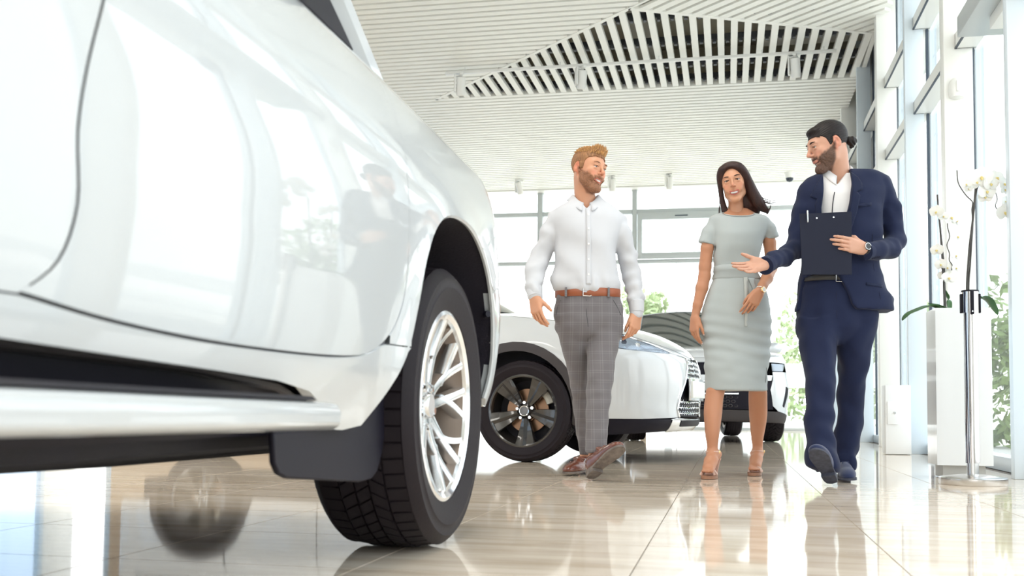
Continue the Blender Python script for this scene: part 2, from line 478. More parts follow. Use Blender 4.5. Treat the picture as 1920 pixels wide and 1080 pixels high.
# ---- ceiling track and spotlights, sensors, camera dome
M_LAMPW = mat('lamp_white', (0.85, 0.85, 0.82), 0.3)
M_LENS = mat('lamp_lens', (0.9, 0.88, 0.8), 0.2, emis=(1, 0.93, 0.8, 2.0))
rail = MB().box((-3.45, 12.33, HC - 0.075), (1.24, 12.37, HC - 0.04), 0.003)
for xx in (-3.2, -2.0, -0.8, 0.4, 1.1): rail.cyl((xx, 12.35, HC - 0.04), (xx, 12.35, HC + 0.05), 0.008, n=8)
rail = rail.build('track_rail', M_LAMPW, label='long thin white track rail crossing under the slatted opening', cat='rail')
def spot(x, y, z, tilt, rz, label, group):
    r = empty('track_spotlight', (x, y, z), rz, label, 'spotlight', group)
    MB().box((-0.02, -0.09, 0.0), (0.02, 0.09, 0.035), 0.004).build('adapter', M_LAMPW, r)
    MB().box((-0.085, -0.035, -0.20), (-0.065, 0.035, 0.02), 0.006).box((-0.085, -0.03, -0.005), (0.01, 0.03, 0.012), 0.004).build('bracket', M_LAMPW, r)
    bm = MB(); bm.lathe([(0.0, 0.11), (0.045, 0.11), (0.055, 0.10), (0.058, -0.10), (0.052, -0.115), (0.046, -0.10), (0.0, -0.09)], 28)
    h = bm.build('lamp_head', M_LAMPW, r); h.location = (0, 0, -0.12); h.rotation_euler = (tilt, 0, 0)
    l = MB().cyl((0, 0, -0.093), (0, 0, -0.097), 0.045, n=24).build('lens', M_LENS, h)
    return r
spot(-3.25, 12.35, HC - 0.11, R(12), R(20), 'white cylinder spotlight on the ceiling track, leftmost of the three', 'spotlights on the long track')
spot(-1.73, 12.35, HC - 0.11, R(14), R(30), 'white cylinder spotlight on the ceiling track, middle of the three', 'spotlights on the long track')
spot(0.78, 12.35, HC - 0.11, R(14), R(-12), 'white cylinder spotlight on the ceiling track, rightmost of the three', 'spotlights on the long track')
spot(-3.78, 18.7, HC - 0.035, R(22), R(-30), 'small white spotlight under the ceiling edge left of the ginger haired man', 'spotlights along the far glazing')
spot(-2.05, 18.7, HC - 0.035, R(14), R(20), 'small white spotlight right beside the beard of the ginger haired man', 'spotlights along the far glazing')
spot(-1.02, 18.7, HC - 0.035, R(14), R(20), 'small white spotlight above the opening window of the far wall', 'spotlights along the far glazing')
spot(0.35, 18.7, HC - 0.035, R(14), R(20), 'small white spotlight just right of the dark haired woman', 'spotlights along the far glazing')
dm = empty('security_camera', (1.08, 18.9, HC), 0, 'small white dome camera with a dark lens hanging under the ceiling', 'camera')
MB().cyl((0, 0, -0.10), (0, 0, 0), 0.075, 0.085).build('housing', M_LAMPW, dm)
MB().lathe([(0.068, -0.10), (0.062, -0.14), (0.040, -0.165), (0.0, -0.175)], 24).build('dome', mat('smoked_dome', (0.03, 0.04, 0.06), 0.05), dm)
for (px, py, yy, lab) in ((1.56, 2.6, 8.0, 'white half-round motion sensor on the cream column by the orchid'),):
    z = W(1800, 178, 7.6).z
    se = empty('motion_sensor', (1.66, 7.98, z), 0, lab, 'sensor')
    MB().lathe([(0.0, 0.0), (0.03, 0.0), (0.052, -0.03), (0.06, -0.09), (0.052, -0.14), (0.0, -0.155)][::-1], 24, center=(-0.02, -0.01, 0.08)).build('housing', M_COLW, se)
    MB().box((-0.035, -0.078, -0.03), (-0.005, -0.066, 0.05), 0.006).build('lens_cover', M_LAMPW, se)

# ================================================================== OUTDOORS
M_PAVE = mat('pale_paving', (0.62, 0.61, 0.58), 0.8, noise_amt=0.06, noise_scale=0.5)
M_GRASS = mat('lawn', (0.22, 0.34, 0.10), 0.9, noise_amt=0.3, noise_scale=1.2)
obj('ground', MB().box((-120, -80, -0.4), (120, 160, -0.13)).bm, M_PAVE, smooth=False, kind='structure')
M_LEAF = mat('tree_leaves', (0.24, 0.34, 0.11), 0.6, noise_amt=0.35, noise_scale=1.0)
M_LEAF2 = mat('pale_leaves', (0.40, 0.48, 0.26), 0.6, noise_amt=0.3, noise_scale=1.0)
M_BARK = mat('bark', (0.22, 0.16, 0.11), 0.9)
def tree(x, y, h, rad, label, seed, m, n=1500, group=None, z0=0.35, ls=1.0):
    rnd = random.Random(seed)
    r = empty('tree', (x, y, -0.13), 0, label, 'tree', group)
    MB().tube([(0, 0, 0), (0.05, 0, h * 0.3), (-0.05, 0.05, h * 0.6), (0, 0, h * 0.85)], [0.13, 0.10, 0.07, 0.02], 8).build('trunk', M_BARK, r)
    clumps = [(rnd.uniform(-1, 1) * rad * 0.6, rnd.uniform(-1, 1) * rad * 0.6, rnd.uniform(z0, 0.9) * h, rad * rnd.uniform(0.3, 0.5)) for _ in range(16)]
    V = []; F = []
    for _ in range(n):
        cx, cy, cz, cr = rnd.choice(clumps)
        d = Vector((rnd.gauss(0, 1), rnd.gauss(0, 1), rnd.gauss(0, 1))).normalized() * cr * rnd.uniform(0.75, 1.05)
        p = Vector((cx, cy, cz)) + d
        s = rnd.uniform(0.07, 0.14) * ls
        u = Vector((rnd.gauss(0, 1), rnd.gauss(0, 1), rnd.gauss(0, 1))).normalized(); v = u.orthogonal().normalized() * s * 0.5; u = u * s
        b = len(V); V += [p - u, p + v, p + u, p - v]; F.append((b, b + 1, b + 2, b + 3))
    obj('foliage', (V, F), m, r, smooth=False)
    return r
tree(-3.2, 40, 5.4, 1.15, 'pale green tree outside, seen beside the sleeve of the man in the white shirt', 3, M_LEAF2, 1500, ls=1.4)
tree(3.0, 33, 3.6, 2.0, 'bushy tree outside seen between the woman and the man in the navy suit', 5, M_LEAF2, 2600, z0=0.1, ls=1.3)
tree(5.2, 36, 4.6, 2.2, 'bushy tree outside the far glazing behind the man in the navy suit', 6, M_LEAF2, 2600, z0=0.1, ls=1.3)
tree(4.9, 16.3, 2.9, 1.5, 'leafy green tree outside the window right of the white planter', 7, M_LEAF, 3600, z0=-0.1)
tree(6.6, 20, 2.5, 1.7, 'lower leafy tree outside farther behind the white planter', 8, M_LEAF, 3000, z0=-0.1)
fence = empty('garden_wall', (0, 0, 0), 0, 'low white wall outside beyond the far glazing', 'wall')
MB().box((-30, 27.0, -0.13), (30, 27.3, 0.0)).box((-30, 27.0, 0.95), (30, 27.3, 1.55)).build('coping', M_WHITE, fence, smooth=False)
for k in range(14):
    MB().box((-13 + k * 1.9, 27.02, 0.0), (-12.82 + k * 1.9, 27.28, 0.95)).build('post', M_WHITE, fence, smooth=False)
# ================================================================== CARS
M_PAINT = mat('white_paint', (0.56, 0.58, 0.595), 0.28, coat=1.0, spec=0.5)
M_PEARL = mat('pearl_white_paint', (0.51, 0.53, 0.54), 0.32, coat=1.0, spec=0.4)
M_PAINT3 = mat('silver_white_paint', (0.70, 0.72, 0.74), 0.25, coat=1.0, metal=0.25)
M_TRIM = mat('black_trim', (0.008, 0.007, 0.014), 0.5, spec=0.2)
M_TRIMG = mat('grey_trim', (0.055, 0.048, 0.05), 0.5, spec=0.3)
M_UNDER = mat('underbody_black', (0.006, 0.005, 0.011), 0.7, noise_amt=0.4, noise_scale=9)
M_LINER = mat('wheel_liner_felt', (0.008, 0.006, 0.014), 0.9, bump=0.8, bump_scale=160)
M_RUBBER = mat('tyre_rubber', (0.014, 0.010, 0.013), 0.55, spec=0.2, bump=0.25, bump_scale=120)
M_ALLOY = mat('bright_alloy', (0.80, 0.81, 0.82), 0.16, metal=0.95)
M_ALLOYK = mat('black_alloy', (0.020, 0.017, 0.016), 0.2, coat=0.8, spec=0.6)
M_BARREL = mat('brown_reflection_barrel', (0.30, 0.24, 0.20), 0.35, metal=0.7)  # brown of the reflections inside the wheel is put into this colour
M_LAMPIN = mat('headlight_bowl', (0.30, 0.33, 0.37), 0.18, metal=0.7)
M_CHROME = mat('chrome', (0.86, 0.87, 0.88), 0.06, metal=1.0)
M_BRAKE = mat('brake_disc', (0.24, 0.14, 0.085), 0.35, metal=0.8)
M_CAL = mat('caliper', (0.62, 0.60, 0.54), 0.45)
M_DKGLASS = mat('car_glass', (0.03, 0.045, 0.045), 0.03, coat=0.6, spec=0.8)
M_CLEAR = glass('lamp_cover', (0.95, 0.97, 1.0), 0.06)
M_PLATE = mat('number_plate_blank', (0.80, 0.82, 0.78), 0.4)
M_GAP = mat('seam_dark', (0.13, 0.13, 0.14), 0.8)

def in_poly(P, poly):
    x, y = P[:, 0], P[:, 1]; c = np.zeros(len(P), bool); n = len(poly)
    for i in range(n):
        x0, y0 = poly[i]; x1, y1 = poly[(i + 1) % n]
        if y0 == y1: continue
        k = ((y0 > y) != (y1 > y)) & (x < (x1 - x0) * (y - y0) / (y1 - y0) + x0)
        c ^= k
    return c
def seg_dist(P, poly):
    d = np.full(len(P), 1e9)
    for i in range(len(poly)):
        a = np.array(poly[i]); b = np.array(poly[(i + 1) % len(poly)]); ab = b - a
        t = np.clip(((P - a) @ ab) / max(ab @ ab, 1e-12), 0, 1)
        d = np.minimum(d, np.linalg.norm(P - a - t[:, None] * ab, axis=1))
    return d
def smooth_poly(poly, step=0.02, keep=None):
    """resample an outline with short edges"""
    out = []
    n = len(poly)
    for i in range(n):
        a = np.array(poly[i], float); b = np.array(poly[(i + 1) % n], float)
        L = np.linalg.norm(b - a); k = max(1, int(math.ceil(L / step)))
        for j in range(k): out.append(tuple(a + (b - a) * j / k))
    return out
def curve2(pts, n=6):
    return [tuple(v.xy) for v in catmull([(p[0], p[1], 0) for p in pts], n)]

def panel(name, outline, S, m, parent, side=1, step=0.03, off=0.0, skirt=0.014, label=None, bulge=0.0):
    """a body panel: outline in (s, z) laid on the surface S, with turned-in edges"""
    pl = smooth_poly(outline, step * 0.8)
    P = np.array(pl); lo = P.min(0); hi = P.max(0)
    gx, gy = np.meshgrid(np.arange(lo[0] + step / 2, hi[0], step), np.arange(lo[1] + step / 2, hi[1], step))
    G = np.stack([gx.ravel(), gy.ravel()], 1)
    G = G[in_poly(G, pl)]
    if len(G): G = G[seg_dist(G, pl) > step * 0.45]
    allp = [Vector(p) for p in pl] + [Vector(p) for p in G.tolist()]
    n = len(pl)
    vs, es, fs, *_ = delaunay_2d_cdt(allp, [(i, (i + 1) % n) for i in range(n)], [], 1, 1e-6)
    V2 = np.array([tuple(v) for v in vs])
    def ev(sz):
        p = S(sz[:, 0], sz[:, 1]); return p
    e = 2e-3
    p0 = ev(V2)
    du = ev(V2 + [e, 0]) - ev(V2 - [e, 0]); dv_ = ev(V2 + [0, e]) - ev(V2 - [0, e])
    nn = np.cross(du, dv_)
    nn /= np.maximum(np.linalg.norm(nn, axis=1), 1e-12)[:, None]
    c = np.array([0, -0.8, 0.6]); flip = np.einsum('ij,ij->i', nn, p0 - c) < 0
    nn[flip] *= -1
    bd = seg_dist(V2, pl)
    o_ = off + (bulge * smoothstep(0, 0.05, bd) if bulge else 0)
    rim = np.where(bd < 1e-4, -0.0022, 0.0)
    p0 = p0 + nn * (o_ + rim)[:, None] if np.ndim(o_) or True else p0
    # boundary edges
    F = [tuple(f) for f in fs]
    cnt = {}
    for f in F:
        for a, b in zip(f, f[1:] + f[:1]):
            k = (min(a, b), max(a, b)); cnt[k] = cnt.get(k, 0) + 1
    border = [k for k, v in cnt.items() if v == 1]
    V = [*p0]; N = [*nn]
    bid = {}
    F2 = []
    for a, b in border:
        for i in (a, b):
            if i not in bid:
                bid[i] = (len(V), len(V) + 1)
                V.append(p0[i]); N.append(nn[i]); V.append(p0[i] - nn[i] * skirt); N.append(nn[i])
    # outward direction in plan for skirt normals: leave to auto
    for a, b in border: F2.append((bid[a][0], bid[b][0], bid[b][1], bid[a][1]))
    V = np.array(V); N = np.array(N)
    if side < 0:
        V[:, 0] *= -1; N[:, 0] *= -1
    # orient
    F3 = []
    for f in F:
        a, b, c2 = V[f[0]], V[f[1]], V[f[2]]
        g = np.cross(b - a, c2 - a)
        F3.append(f if g @ N[f[0]] > 0 else f[::-1])
    me = bpy.data.meshes.new(name)
    me.from_pydata(V.tolist(), [], F3 + F2)
    me.polygons.foreach_set('use_smooth', [True] * len(me.polygons))
    me.normals_split_custom_set_from_vertices(N.tolist())
    return obj(name, me, m, parent, smooth=None, label=label)

def grid_mesh(name, P, m, parent, both=False, thick=0.0, **k):
    """P: array rows x cols x 3"""
    r, c = P.shape[:2]
    V = P.reshape(-1, 3); F = []
    for i in range(r - 1):
        for j in range(c - 1):
            F.append((i * c + j, i * c + j + 1, (i + 1) * c + j + 1, (i + 1) * c + j))
    o = obj(name, (V, F), m, parent, smooth=True, **k)
    if thick:
        md = o.modifiers.new('thick', 'SOLIDIFY'); md.thickness = thick; md.offset = 0
    return o

def tyre_part(parent, r, rr, w, blocks=0):
    """tyre round the local X axis, outboard +x; r radius, rr rim radius, w width"""
    h = w / 2
    prof = [(rr - 0.004, h * 0.80), (rr + 0.006, h * 0.93), (rr + 0.016, h * 0.95), (rr + (r - rr) * 0.30, h * 0.995), (rr + (r - rr) * 0.52, h * 1.04),
            (rr + (r - rr) * 0.54, h * 1.025), (rr + (r - rr) * 0.72, h * 1.01), (rr + (r - rr) * 0.74, h * 1.02), (r - 0.018, h * 0.93), (r - 0.008, h * 0.84)]
    ribs = []
    xs = [0.80, 0.46, 0.42, 0.16, 0.12, -0.12, -0.16, -0.42, -0.46, -0.80]
    base = 0.008
    for i in range(0, len(xs), 2):
        ribs += [(r - base, h * xs[i] + 0.001)] if i else []
        top = r if not blocks else r - base
        crown = lambda u: -0.004 * u * u
        ribs += [(top + crown(xs[i]), h * xs[i]), (top + crown(xs[i + 1]), h * xs[i + 1]), (r - base, h * xs[i + 1] - 0.001)]
    prof2 = prof + ribs + [(a, -b) for a, b in prof[::-1]]
    mb = MB(); mb.lathe(prof2, 72 if blocks else 48, 'X')
    if blocks:
        k = blocks
        for i in range(0, len(xs), 2):
            a0, a1 = xs[i] * h, xs[i + 1] * h
            sh = (i in (0, 8))
            if i == 0: a0 = h * 0.86
            if i == 8: a1 = -h * 0.86
            for q in range(k):
                t0 = (q + (0.5 if i in (2, 6) else 0)) * 2 * math.pi / k; t1 = t0 + 2 * math.pi / k * 0.84
                sk = 0.25 * 2 * math.pi / k * (1 if i in (2, 8) else -1) * (0 if sh else 1)
                v = []
                for rad_ in (r - base - 0.004, r):
                    for (xx, tt) in ((a0, t0 + sk), (a0, t1 + sk), (a1, t1 - sk), (a1, t0 - sk)):
                        rq = rad_ - (0.010 if (sh and abs(xx) > h * 0.84 and rad_ == r) else 0.003 if sh and rad_ == r else 0)
                        v.append(mb.bm.verts.new((xx, rq * math.cos(tt), rq * math.sin(tt))))
                for f in ((4, 5, 6, 7), (0, 1, 5, 4), (1, 2, 6, 5), (2, 3, 7, 6), (3, 0, 4, 7)):
                    mb.bm.faces.new([v[z] for z in f])
    return mb.build('tyre', M_RUBBER, parent)

def spoke_mesh(mb, a0, a1, w0, w1, r0, r1, x0, x1, xm, dpt=0.03, ridge=0.0, n=8):
    """one spoke: polar start (r0,a0) to (r1,a1); half-widths; x face positions"""
    rows = []
    for i in range(n + 1):
        t = i / n; rr_ = r0 + (r1 - r0) * t; a = a0 + (a1 - a0) * t
        wd = w0 + (w1 - w0) * t; xf = x0 + (x1 - x0) * t - xm * math.sin(math.pi * t)
        c = Vector((xf, rr_ * math.cos(a), rr_ * math.sin(a))); tg = Vector((0, -math.sin(a), math.cos(a)))
        pts = [c - tg * wd + Vector((-dpt, 0, 0)), c - tg * wd * 1.0 + Vector((-0.006, 0, 0)), c - tg * wd * 0.82, c + Vector((ridge, 0, 0)), c + tg * wd * 0.82, c + tg * wd + Vector((-0.006, 0, 0)), c + tg * wd + Vector((-dpt, 0, 0))]
        rows.append([mb.bm.verts.new(p) for p in pts])
    for i in range(n):
        for j in range(6): mb.bm.faces.new((rows[i][j], rows[i][j + 1], rows[i + 1][j + 1], rows[i + 1][j]))
    mb.bm.faces.new(rows[0][::-1]); mb.bm.faces.new(rows[-1])

def wheel(parent, x, y, r, rr, w, style, side, steer=0.0, name='wheel', phase=0.0, blocks=0):
    e = empty(name, (x, y, r), 0); e.parent = parent
    e.rotation_euler = (phase, 0, (0 if side > 0 else math.pi) + steer)
    tyre_part(e, r, rr, w, blocks)
    h = w / 2
    rim = MB()
    rim.lathe([(rr - 0.002, h * 0.86), (rr + 0.004, h * 0.90), (rr - 0.006, h * 0.92), (rr - 0.014, h * 0.86), (rr - 0.020, h * 0.55), (rr - 0.035, -h * 0.2), (rr - 0.04, -h * 0.8), (rr, -h * 0.9)], 64, 'X')
    mrim = M_BARREL if style == 'silver' else M_ALLOYK
    rim.build('rim', mrim, e)
    if style == 'silver': MB().lathe([(rr + 0.003, h * 0.88), (rr + 0.005, h * 0.915), (rr - 0.005, h * 0.935), (rr - 0.016, h * 0.875), (rr - 0.018, h * 0.80)], 64, 'X').build('rim_lip', M_ALLOY, e)
    dk = MB(); dk.cyl((-h * 0.1, 0, 0), (-h * 0.22, 0, 0), rr * 0.62, n=48); dk.cyl((h * 0.15, 0, 0), (-h * 0.2, 0, 0), 0.075, n=24)
    dk.build('brake_disc', M_BRAKE if True else M_STEEL, e)
    MB().cyl((-h * 0.35, 0, 0), (-h * 0.36, 0, 0), rr - 0.03, n=48).build('brake_shield', M_UNDER, e)
    cal = MB()
    for i in range(7):
        a = R(8 + i * 8); cal.box((-0.03, rr * 0.62, -0.022), (0.035, rr * 0.84, 0.022), 0.006)
        vs = cal.bm.verts[:] if False else None
    cal2 = MB()
    cal2.tube([(0.0, rr * 0.73 * math.cos(R(a)), rr * 0.73 * math.sin(R(a))) for a in range(14, 66, 6)], 0.032, 8)
    cal.bm.free(); cal2.build('caliper', M_CAL, e)
    hub = MB()
    if style == 'silver':
        sp = MB()
        for k in range(5):
            a = 2 * math.pi * k / 5 + math.pi / 2
            for s in (-1, 1):
                spoke_mesh(sp, a + s * R(16), a + s * R(9.5), 0.0155, 0.0125, 0.062, rr - 0.010, h * 0.52, h * 0.86, 0.010, 0.030, 0.002)
                spoke_mesh(sp, a + s * R(11), a + s * R(28), 0.0125, 0.0105, rr * 0.50, rr - 0.010, h * 0.58, h * 0.84, 0.004, 0.030, 0.001)
        sp.build('spoke', M_ALLOY, e)['kind'] = 'stuff' if False else 'part'
        hub.lathe([(0.0, h * 0.60), (0.030, h * 0.60), (0.034, h * 0.56), (0.036, h * 0.46), (0.070, h * 0.50), (0.078, h * 0.44), (0.074, h * 0.1)], 36, 'X')
        hub.build('hub', M_ALLOY, e)
        for k in range(5):
            a = 2 * math.pi * (k + 0.5) / 5 + math.pi / 2
            MB().cyl((h * 0.42, 0.056 * math.cos(a), 0.056 * math.sin(a)), (h * 0.56, 0.056 * math.cos(a), 0.056 * math.sin(a)), 0.0105, n=6).build('lug_nut', M_CHROME, e)
    else:
        for k in range(5):
            a = 2 * math.pi * k / 5 - math.pi / 2
            sp = MB(); n = 10; rows = []
            for i in range(n + 1):
                t = i / n; q = 0.052 + (rr - 0.006 - 0.052) * t
                wl_ = 0.020 + 0.054 * t ** 0.85; wr_ = 0.020 + 0.058 * t ** 0.85
                xf = h * (0.50 + 0.40 * t) - 0.012 * math.sin(math.pi * t)
                c = Vector((xf, q * math.cos(a), q * math.sin(a))); tg = Vector((0, -math.sin(a), math.cos(a)))
                rows.append([sp.bm.verts.new(p) for p in (c - tg * wl_ + Vector((-0.04, 0, 0)), c - tg * wl_ + Vector((-0.006, 0, 0)), c - tg * wl_ * 0.9, c - tg * 0.008 + Vector((0.006, 0, 0)), c + tg * 0.012 + Vector((-0.012, 0, 0)), c + tg * wr_ * 0.92 + Vector((-0.004, 0, 0)), c + tg * wr_ + Vector((-0.010, 0, 0)), c + tg * wr_ + Vector((-0.04, 0, 0)))])
            for i in range(n):
                for j in range(7): sp.bm.faces.new((rows[i][j], rows[i][j + 1], rows[i + 1][j + 1], rows[i + 1][j]))
            sp.bm.faces.new(rows[0][::-1]); sp.bm.faces.new(rows[-1])
            s_ = sp.build('spoke', M_ALLOYK, e)
            a2 = a + math.pi / 5
            MB().cyl((h * 0.30, 0.057 * math.cos(a2), 0.057 * math.sin(a2)), (h * 0.52, 0.057 * math.cos(a2), 0.057 * math.sin(a2)), 0.0115, n=6).build('lug_nut', M_CHROME, e)
        hub.lathe([(0.0, h * 0.60), (0.030, h * 0.60), (0.032, h * 0.58)], 36, 'X').lathe([(0.032, h * 0.58), (0.035, h * 0.60), (0.037, h * 0.56), (0.06, h * 0.40), (0.072, h * 0.1)], 36, 'X')
        hub.build('hub', M_ALLOYK, e)
        MB().lathe([(0.031, h * 0.61), (0.035, h * 0.625), (0.037, h * 0.60)], 36, 'X').build('cap_ring', M_CHROME, e)
    return e

def lerp_poly_arc(cx, cz, r, a0, a1, n=14):
    return [(cx + r * math.cos(R(a0 + (a1 - a0) * i / n)), cz + r * math.sin(R(a0 + (a1 - a0) * i / n))) for i in range(n + 1)]

def car_shell(root, p):
    """panels shared by the three cars; p holds the profile tables and outlines. Returns S"""
    wz, ww_ = p['wz']; nz, nn_ = p['nz']; yc, LC, PW = p['yc'], p['LC'], p['pw']
    tail = p['tail']
    def Wd(y, z):
        b = interp(z, wz, ww_)
        tp = 1 - p.get('taper', 0.03) * smoothstep(-0.5, yc + 0.1, y) - 0.05 * smoothstep(-p['wb'] - 0.1, tail, y)
        f = 0
        for ax in (0.0, -p['wb']):
            d = np.sqrt((y - ax) ** 2 + (z - p['r']) ** 2)
            f = f + p['flare'] * np.exp(-((d - p['ra']) / 0.085) ** 2)
        return b * tp + f
    def S(s, z):
        s = np.asarray(s, float); z = np.asarray(z, float)
        a = np.clip((s - yc) / LC, 0, 1) * (math.pi / 2)
        x0 = Wd(np.minimum(s, yc), z)
        N_ = interp(z, nz, nn_)
        x = np.where(s <= yc, x0, x0 * np.maximum(np.cos(a), 0) ** PW)
        y = np.where(s <= yc, s, yc + (N_ - yc) * np.maximum(np.sin(a), 0) ** PW)
        return np.stack([x, y, z + 0 * s], 1)
    zt = lambda s: interp(s, *p['top'])                    # height of the shoulder along s
    # hood: spans between the two shoulder lines
    ss = np.concatenate([np.linspace(p['hinge_top'], yc, 14), yc + LC * (1 - np.cos(np.linspace(0.15, 1.0, 22) * math.pi / 2)) * 0.985])
    sh = S(ss, zt(ss))
    rows = []
    us = np.sin(np.linspace(-1, 1, 31) * math.pi / 2)
    for q in sh:
        xs, y_, z_ = q
        cr_ = p['crown'] * min(1, xs / (p['wz'][1][3] * 0.7))
        rows.append([(xs * u, y_ + 0.0, z_ + cr_ * (1 - abs(u) ** p.get('cpow', 2.4))) for u in us])
    grid_mesh('hood', np.array(rows), p['paint'], root)
    # roof, screens and side glass
    g = p['green']       # belt y/z, roof y/z
    (yb0, zb0), (yr0, zr0), (yr1, zr1), (yt, zt_) = g
    wb_, wr_ = p['gw']
    def bow(y, z, half, fwd, crown, n=17, m_=1):
        u = np.linspace(-1, 1, n)
        return np.stack([half * u, y + fwd * (1 - u ** 2), z + crown * (1 - u ** 2)], 1)
    ws = np.array([[*(bow(yb0 + (yr0 - yb0) * t, zb0 + (zr0 - zb0) * t, wb_ + (wr_ - wb_) * t, 0.22 * (1 - t) + 0.06 * t, 0.0 + 0.05 * t + 0.03 * (1 - t)))] for t in np.linspace(0, 1, 9)])
    grid_mesh('windscreen', ws, M_DKGLASS, root)
    rf = np.array([[*(bow(yr0 + (yr1 - yr0) * t, zr0 + (zr1 - zr0) * t + 0.03 * math.sin(math.pi * t), wr_, 0.06 * (1 - t), 0.05))] for t in np.linspace(0, 1, 13)])
    grid_mesh('roof', rf, p['paint'], root, thick=0.02)
    rw = np.array([[*(bow(yr1 + (yt - yr1) * t, zr1 + (zt_ - zr1) * t, wr_ + (wb_ - wr_) * t, 0.0, 0.05 * (1 - t)))] for t in np.linspace(0, 1, 7)])
    grid_mesh('rear_screen', rw, M_DKGLASS, root)
    for sd in (1, -1):
        sg = MB()
        pr = [(yb0 - 0.12, zb0 - 0.02), (yr0 - 0.03, zr0 - 0.04), (yr1 + 0.08, zr1 - 0.04), (yt + 0.12, zt_)]
        fn = lambda u, v, w_: Vector((sd * (wb_ + 0.015 + (wr_ - wb_) * (v - zb0) / (zr0 - zb0) - w_), u, v))
        sg.prism(pr, (0.0, 0.006), fn); sg.build('side_window', M_DKGLASS, root, smooth=False)
        pil = MB()
        pil.tube([(sd * (wb_ + 0.0), yb0 + 0.02, zb0 - 0.04), (sd * ((wb_ + wr_) / 2 + 0.015), (yb0 + yr0) / 2 + 0.01, (zb0 + zr0) / 2 + 0.02), (sd * (wr_ + 0.005), yr0, zr0), (sd * wr_, (yr0 + yr1) / 2, zr0 + 0.02), (sd * wr_, yr1, zr1), (sd * wb_, yt, zt_)], [0.055, 0.045, 0.034, 0.03, 0.035, 0.06], 10)
        pil.build('roof_pillar', p['paint'], root)
        for yy in p['pillars']:
            MB().box((sd * (wb_ + wr_) / 2 - 0.09, yy - 0.04, zb0 - 0.02), (sd * (wb_ + wr_) / 2 + 0.09, yy + 0.04, zr0), 0.0).bm.free()
            b2 = MB(); b2.tube([(sd * (wb_ + 0.022), yy, zb0 - 0.02), (sd * (wr_ + 0.012), yy - 0.02, zr0 - 0.02)], 0.035, 4); b2.build('door_pillar', M_TRIM, root)
    # tail
    ys = tail
    tb_ = MB(); tb_.box((-p['wz'][1][3] * 0.93, ys - 0.02, 0.38), (p['wz'][1][3] * 0.93, ys + 0.16, p['top'][1][0] + 0.01), 0.05)
    tb_.build('tailgate', p['paint'], root)
    # floor pan and inner box so nothing shows through
    wi = p['wz'][1][3] - 0.20
    MB().box((-wi, tail + 0.1, p['zu']), (wi, 0.52, zb0 - 0.12), 0.03).build('underbody', M_UNDER, root)
    return S, Wd, zt

def liner(root, S, arch, side, depth, y0=0.0):
    pts = smooth_poly(arch + [arch[0]], 0.04)[: -1] if False else arch
    A = np.array([(a + y0, b) for a, b in pts])
    o0 = S(A[:, 0], A[:, 1]); rows = []
    for k in np.linspace(0, 1, 4):
        q = o0.copy(); q[:, 0] = q[:, 0] - 0.006 - k * depth; q[:, 0] *= side; rows.append(q)
    V = np.array(rows); grid_mesh('wheel_liner', V, M_LINER, root)
    inner = rows[-1]; b = MB()
    vs = [b.bm.verts.new(v) for v in inner]; b.bm.faces.new(vs); b.build('inner_wall', M_LINER, root, smooth=False)
# ------------------------------------------------------------------ the big white SUV, close on the left
suv = empty('sport_utility_vehicle', (-1.66, 2.70, 0), 0, 'large white SUV with silver alloy wheel filling the left foreground', 'car')
WBL = 2.85
P_SUV = dict(
    wz=([0.30, 0.38, 0.46, 0.55, 0.66, 0.78, 0.90, 1.00, 1.08, 1.135, 1.19], [0.895, 0.925, 0.945, 0.955, 0.963, 0.967, 0.962, 0.947, 0.918, 0.870, 0.790]),
    nz=([0.30, 0.45, 0.7, 0.9, 1.05, 1.15], [0.74, 0.80, 0.82, 0.79, 0.72, 0.60]),
    yc=0.42, LC=0.75, pw=0.80, wb=WBL, r=0.375, ra=0.47, flare=0.014, taper=0.012, tail=-3.75,
    top=([-3.7, -0.5, 0.1, 0.45, 0.75, 1.2], [1.165, 1.165, 1.16, 1.135, 1.09, 1.07]), hinge_top=-0.60, crown=0.075, cpow=3.0,
    paint=M_PEARL, green=((-0.36, 1.165), (-1.28, 1.80), (-3.35, 1.82), (-3.72, 1.18)), gw=(0.80, 0.66), pillars=(-1.60, -2.7), zu=0.28)
S1, W1, zt1 = car_shell(suv, P_SUV)
arch = [(-0.62, 0.33), (-0.55, 0.395), (-0.49, 0.47), (-0.462, 0.52), (-0.425, 0.62), (-0.385, 0.71), (-0.31, 0.795), (-0.19, 0.853), (-0.03, 0.873), (0.12, 0.860), (0.25, 0.805), (0.345, 0.715), (0.405, 0.61), (0.43, 0.50), (0.425, 0.40)]
archc = curve2(arch, 4)
bseam = curve2([(-1.76, 0.483), (-1.705, 0.525), (-1.683, 0.59), (-1.694, 0.67), (-1.684, 0.75), (-1.655, 0.84), (-1.61, 0.97), (-1.55, 1.17)], 4)
dbot = curve2([(-1.76, 0.483), (-1.58, 0.468), (-1.31, 0.459), (-0.93, 0.461), (-0.72, 0.474), (-0.60, 0.512), (-0.535, 0.575), (-0.505, 0.66), (-0.50, 0.80), (-0.515, 0.95), (-0.56, 1.06), (-0.60, 1.165)], 5)
G = 0.0025
ibeam = [(a, b) for a, b in bseam if b > 0.50]
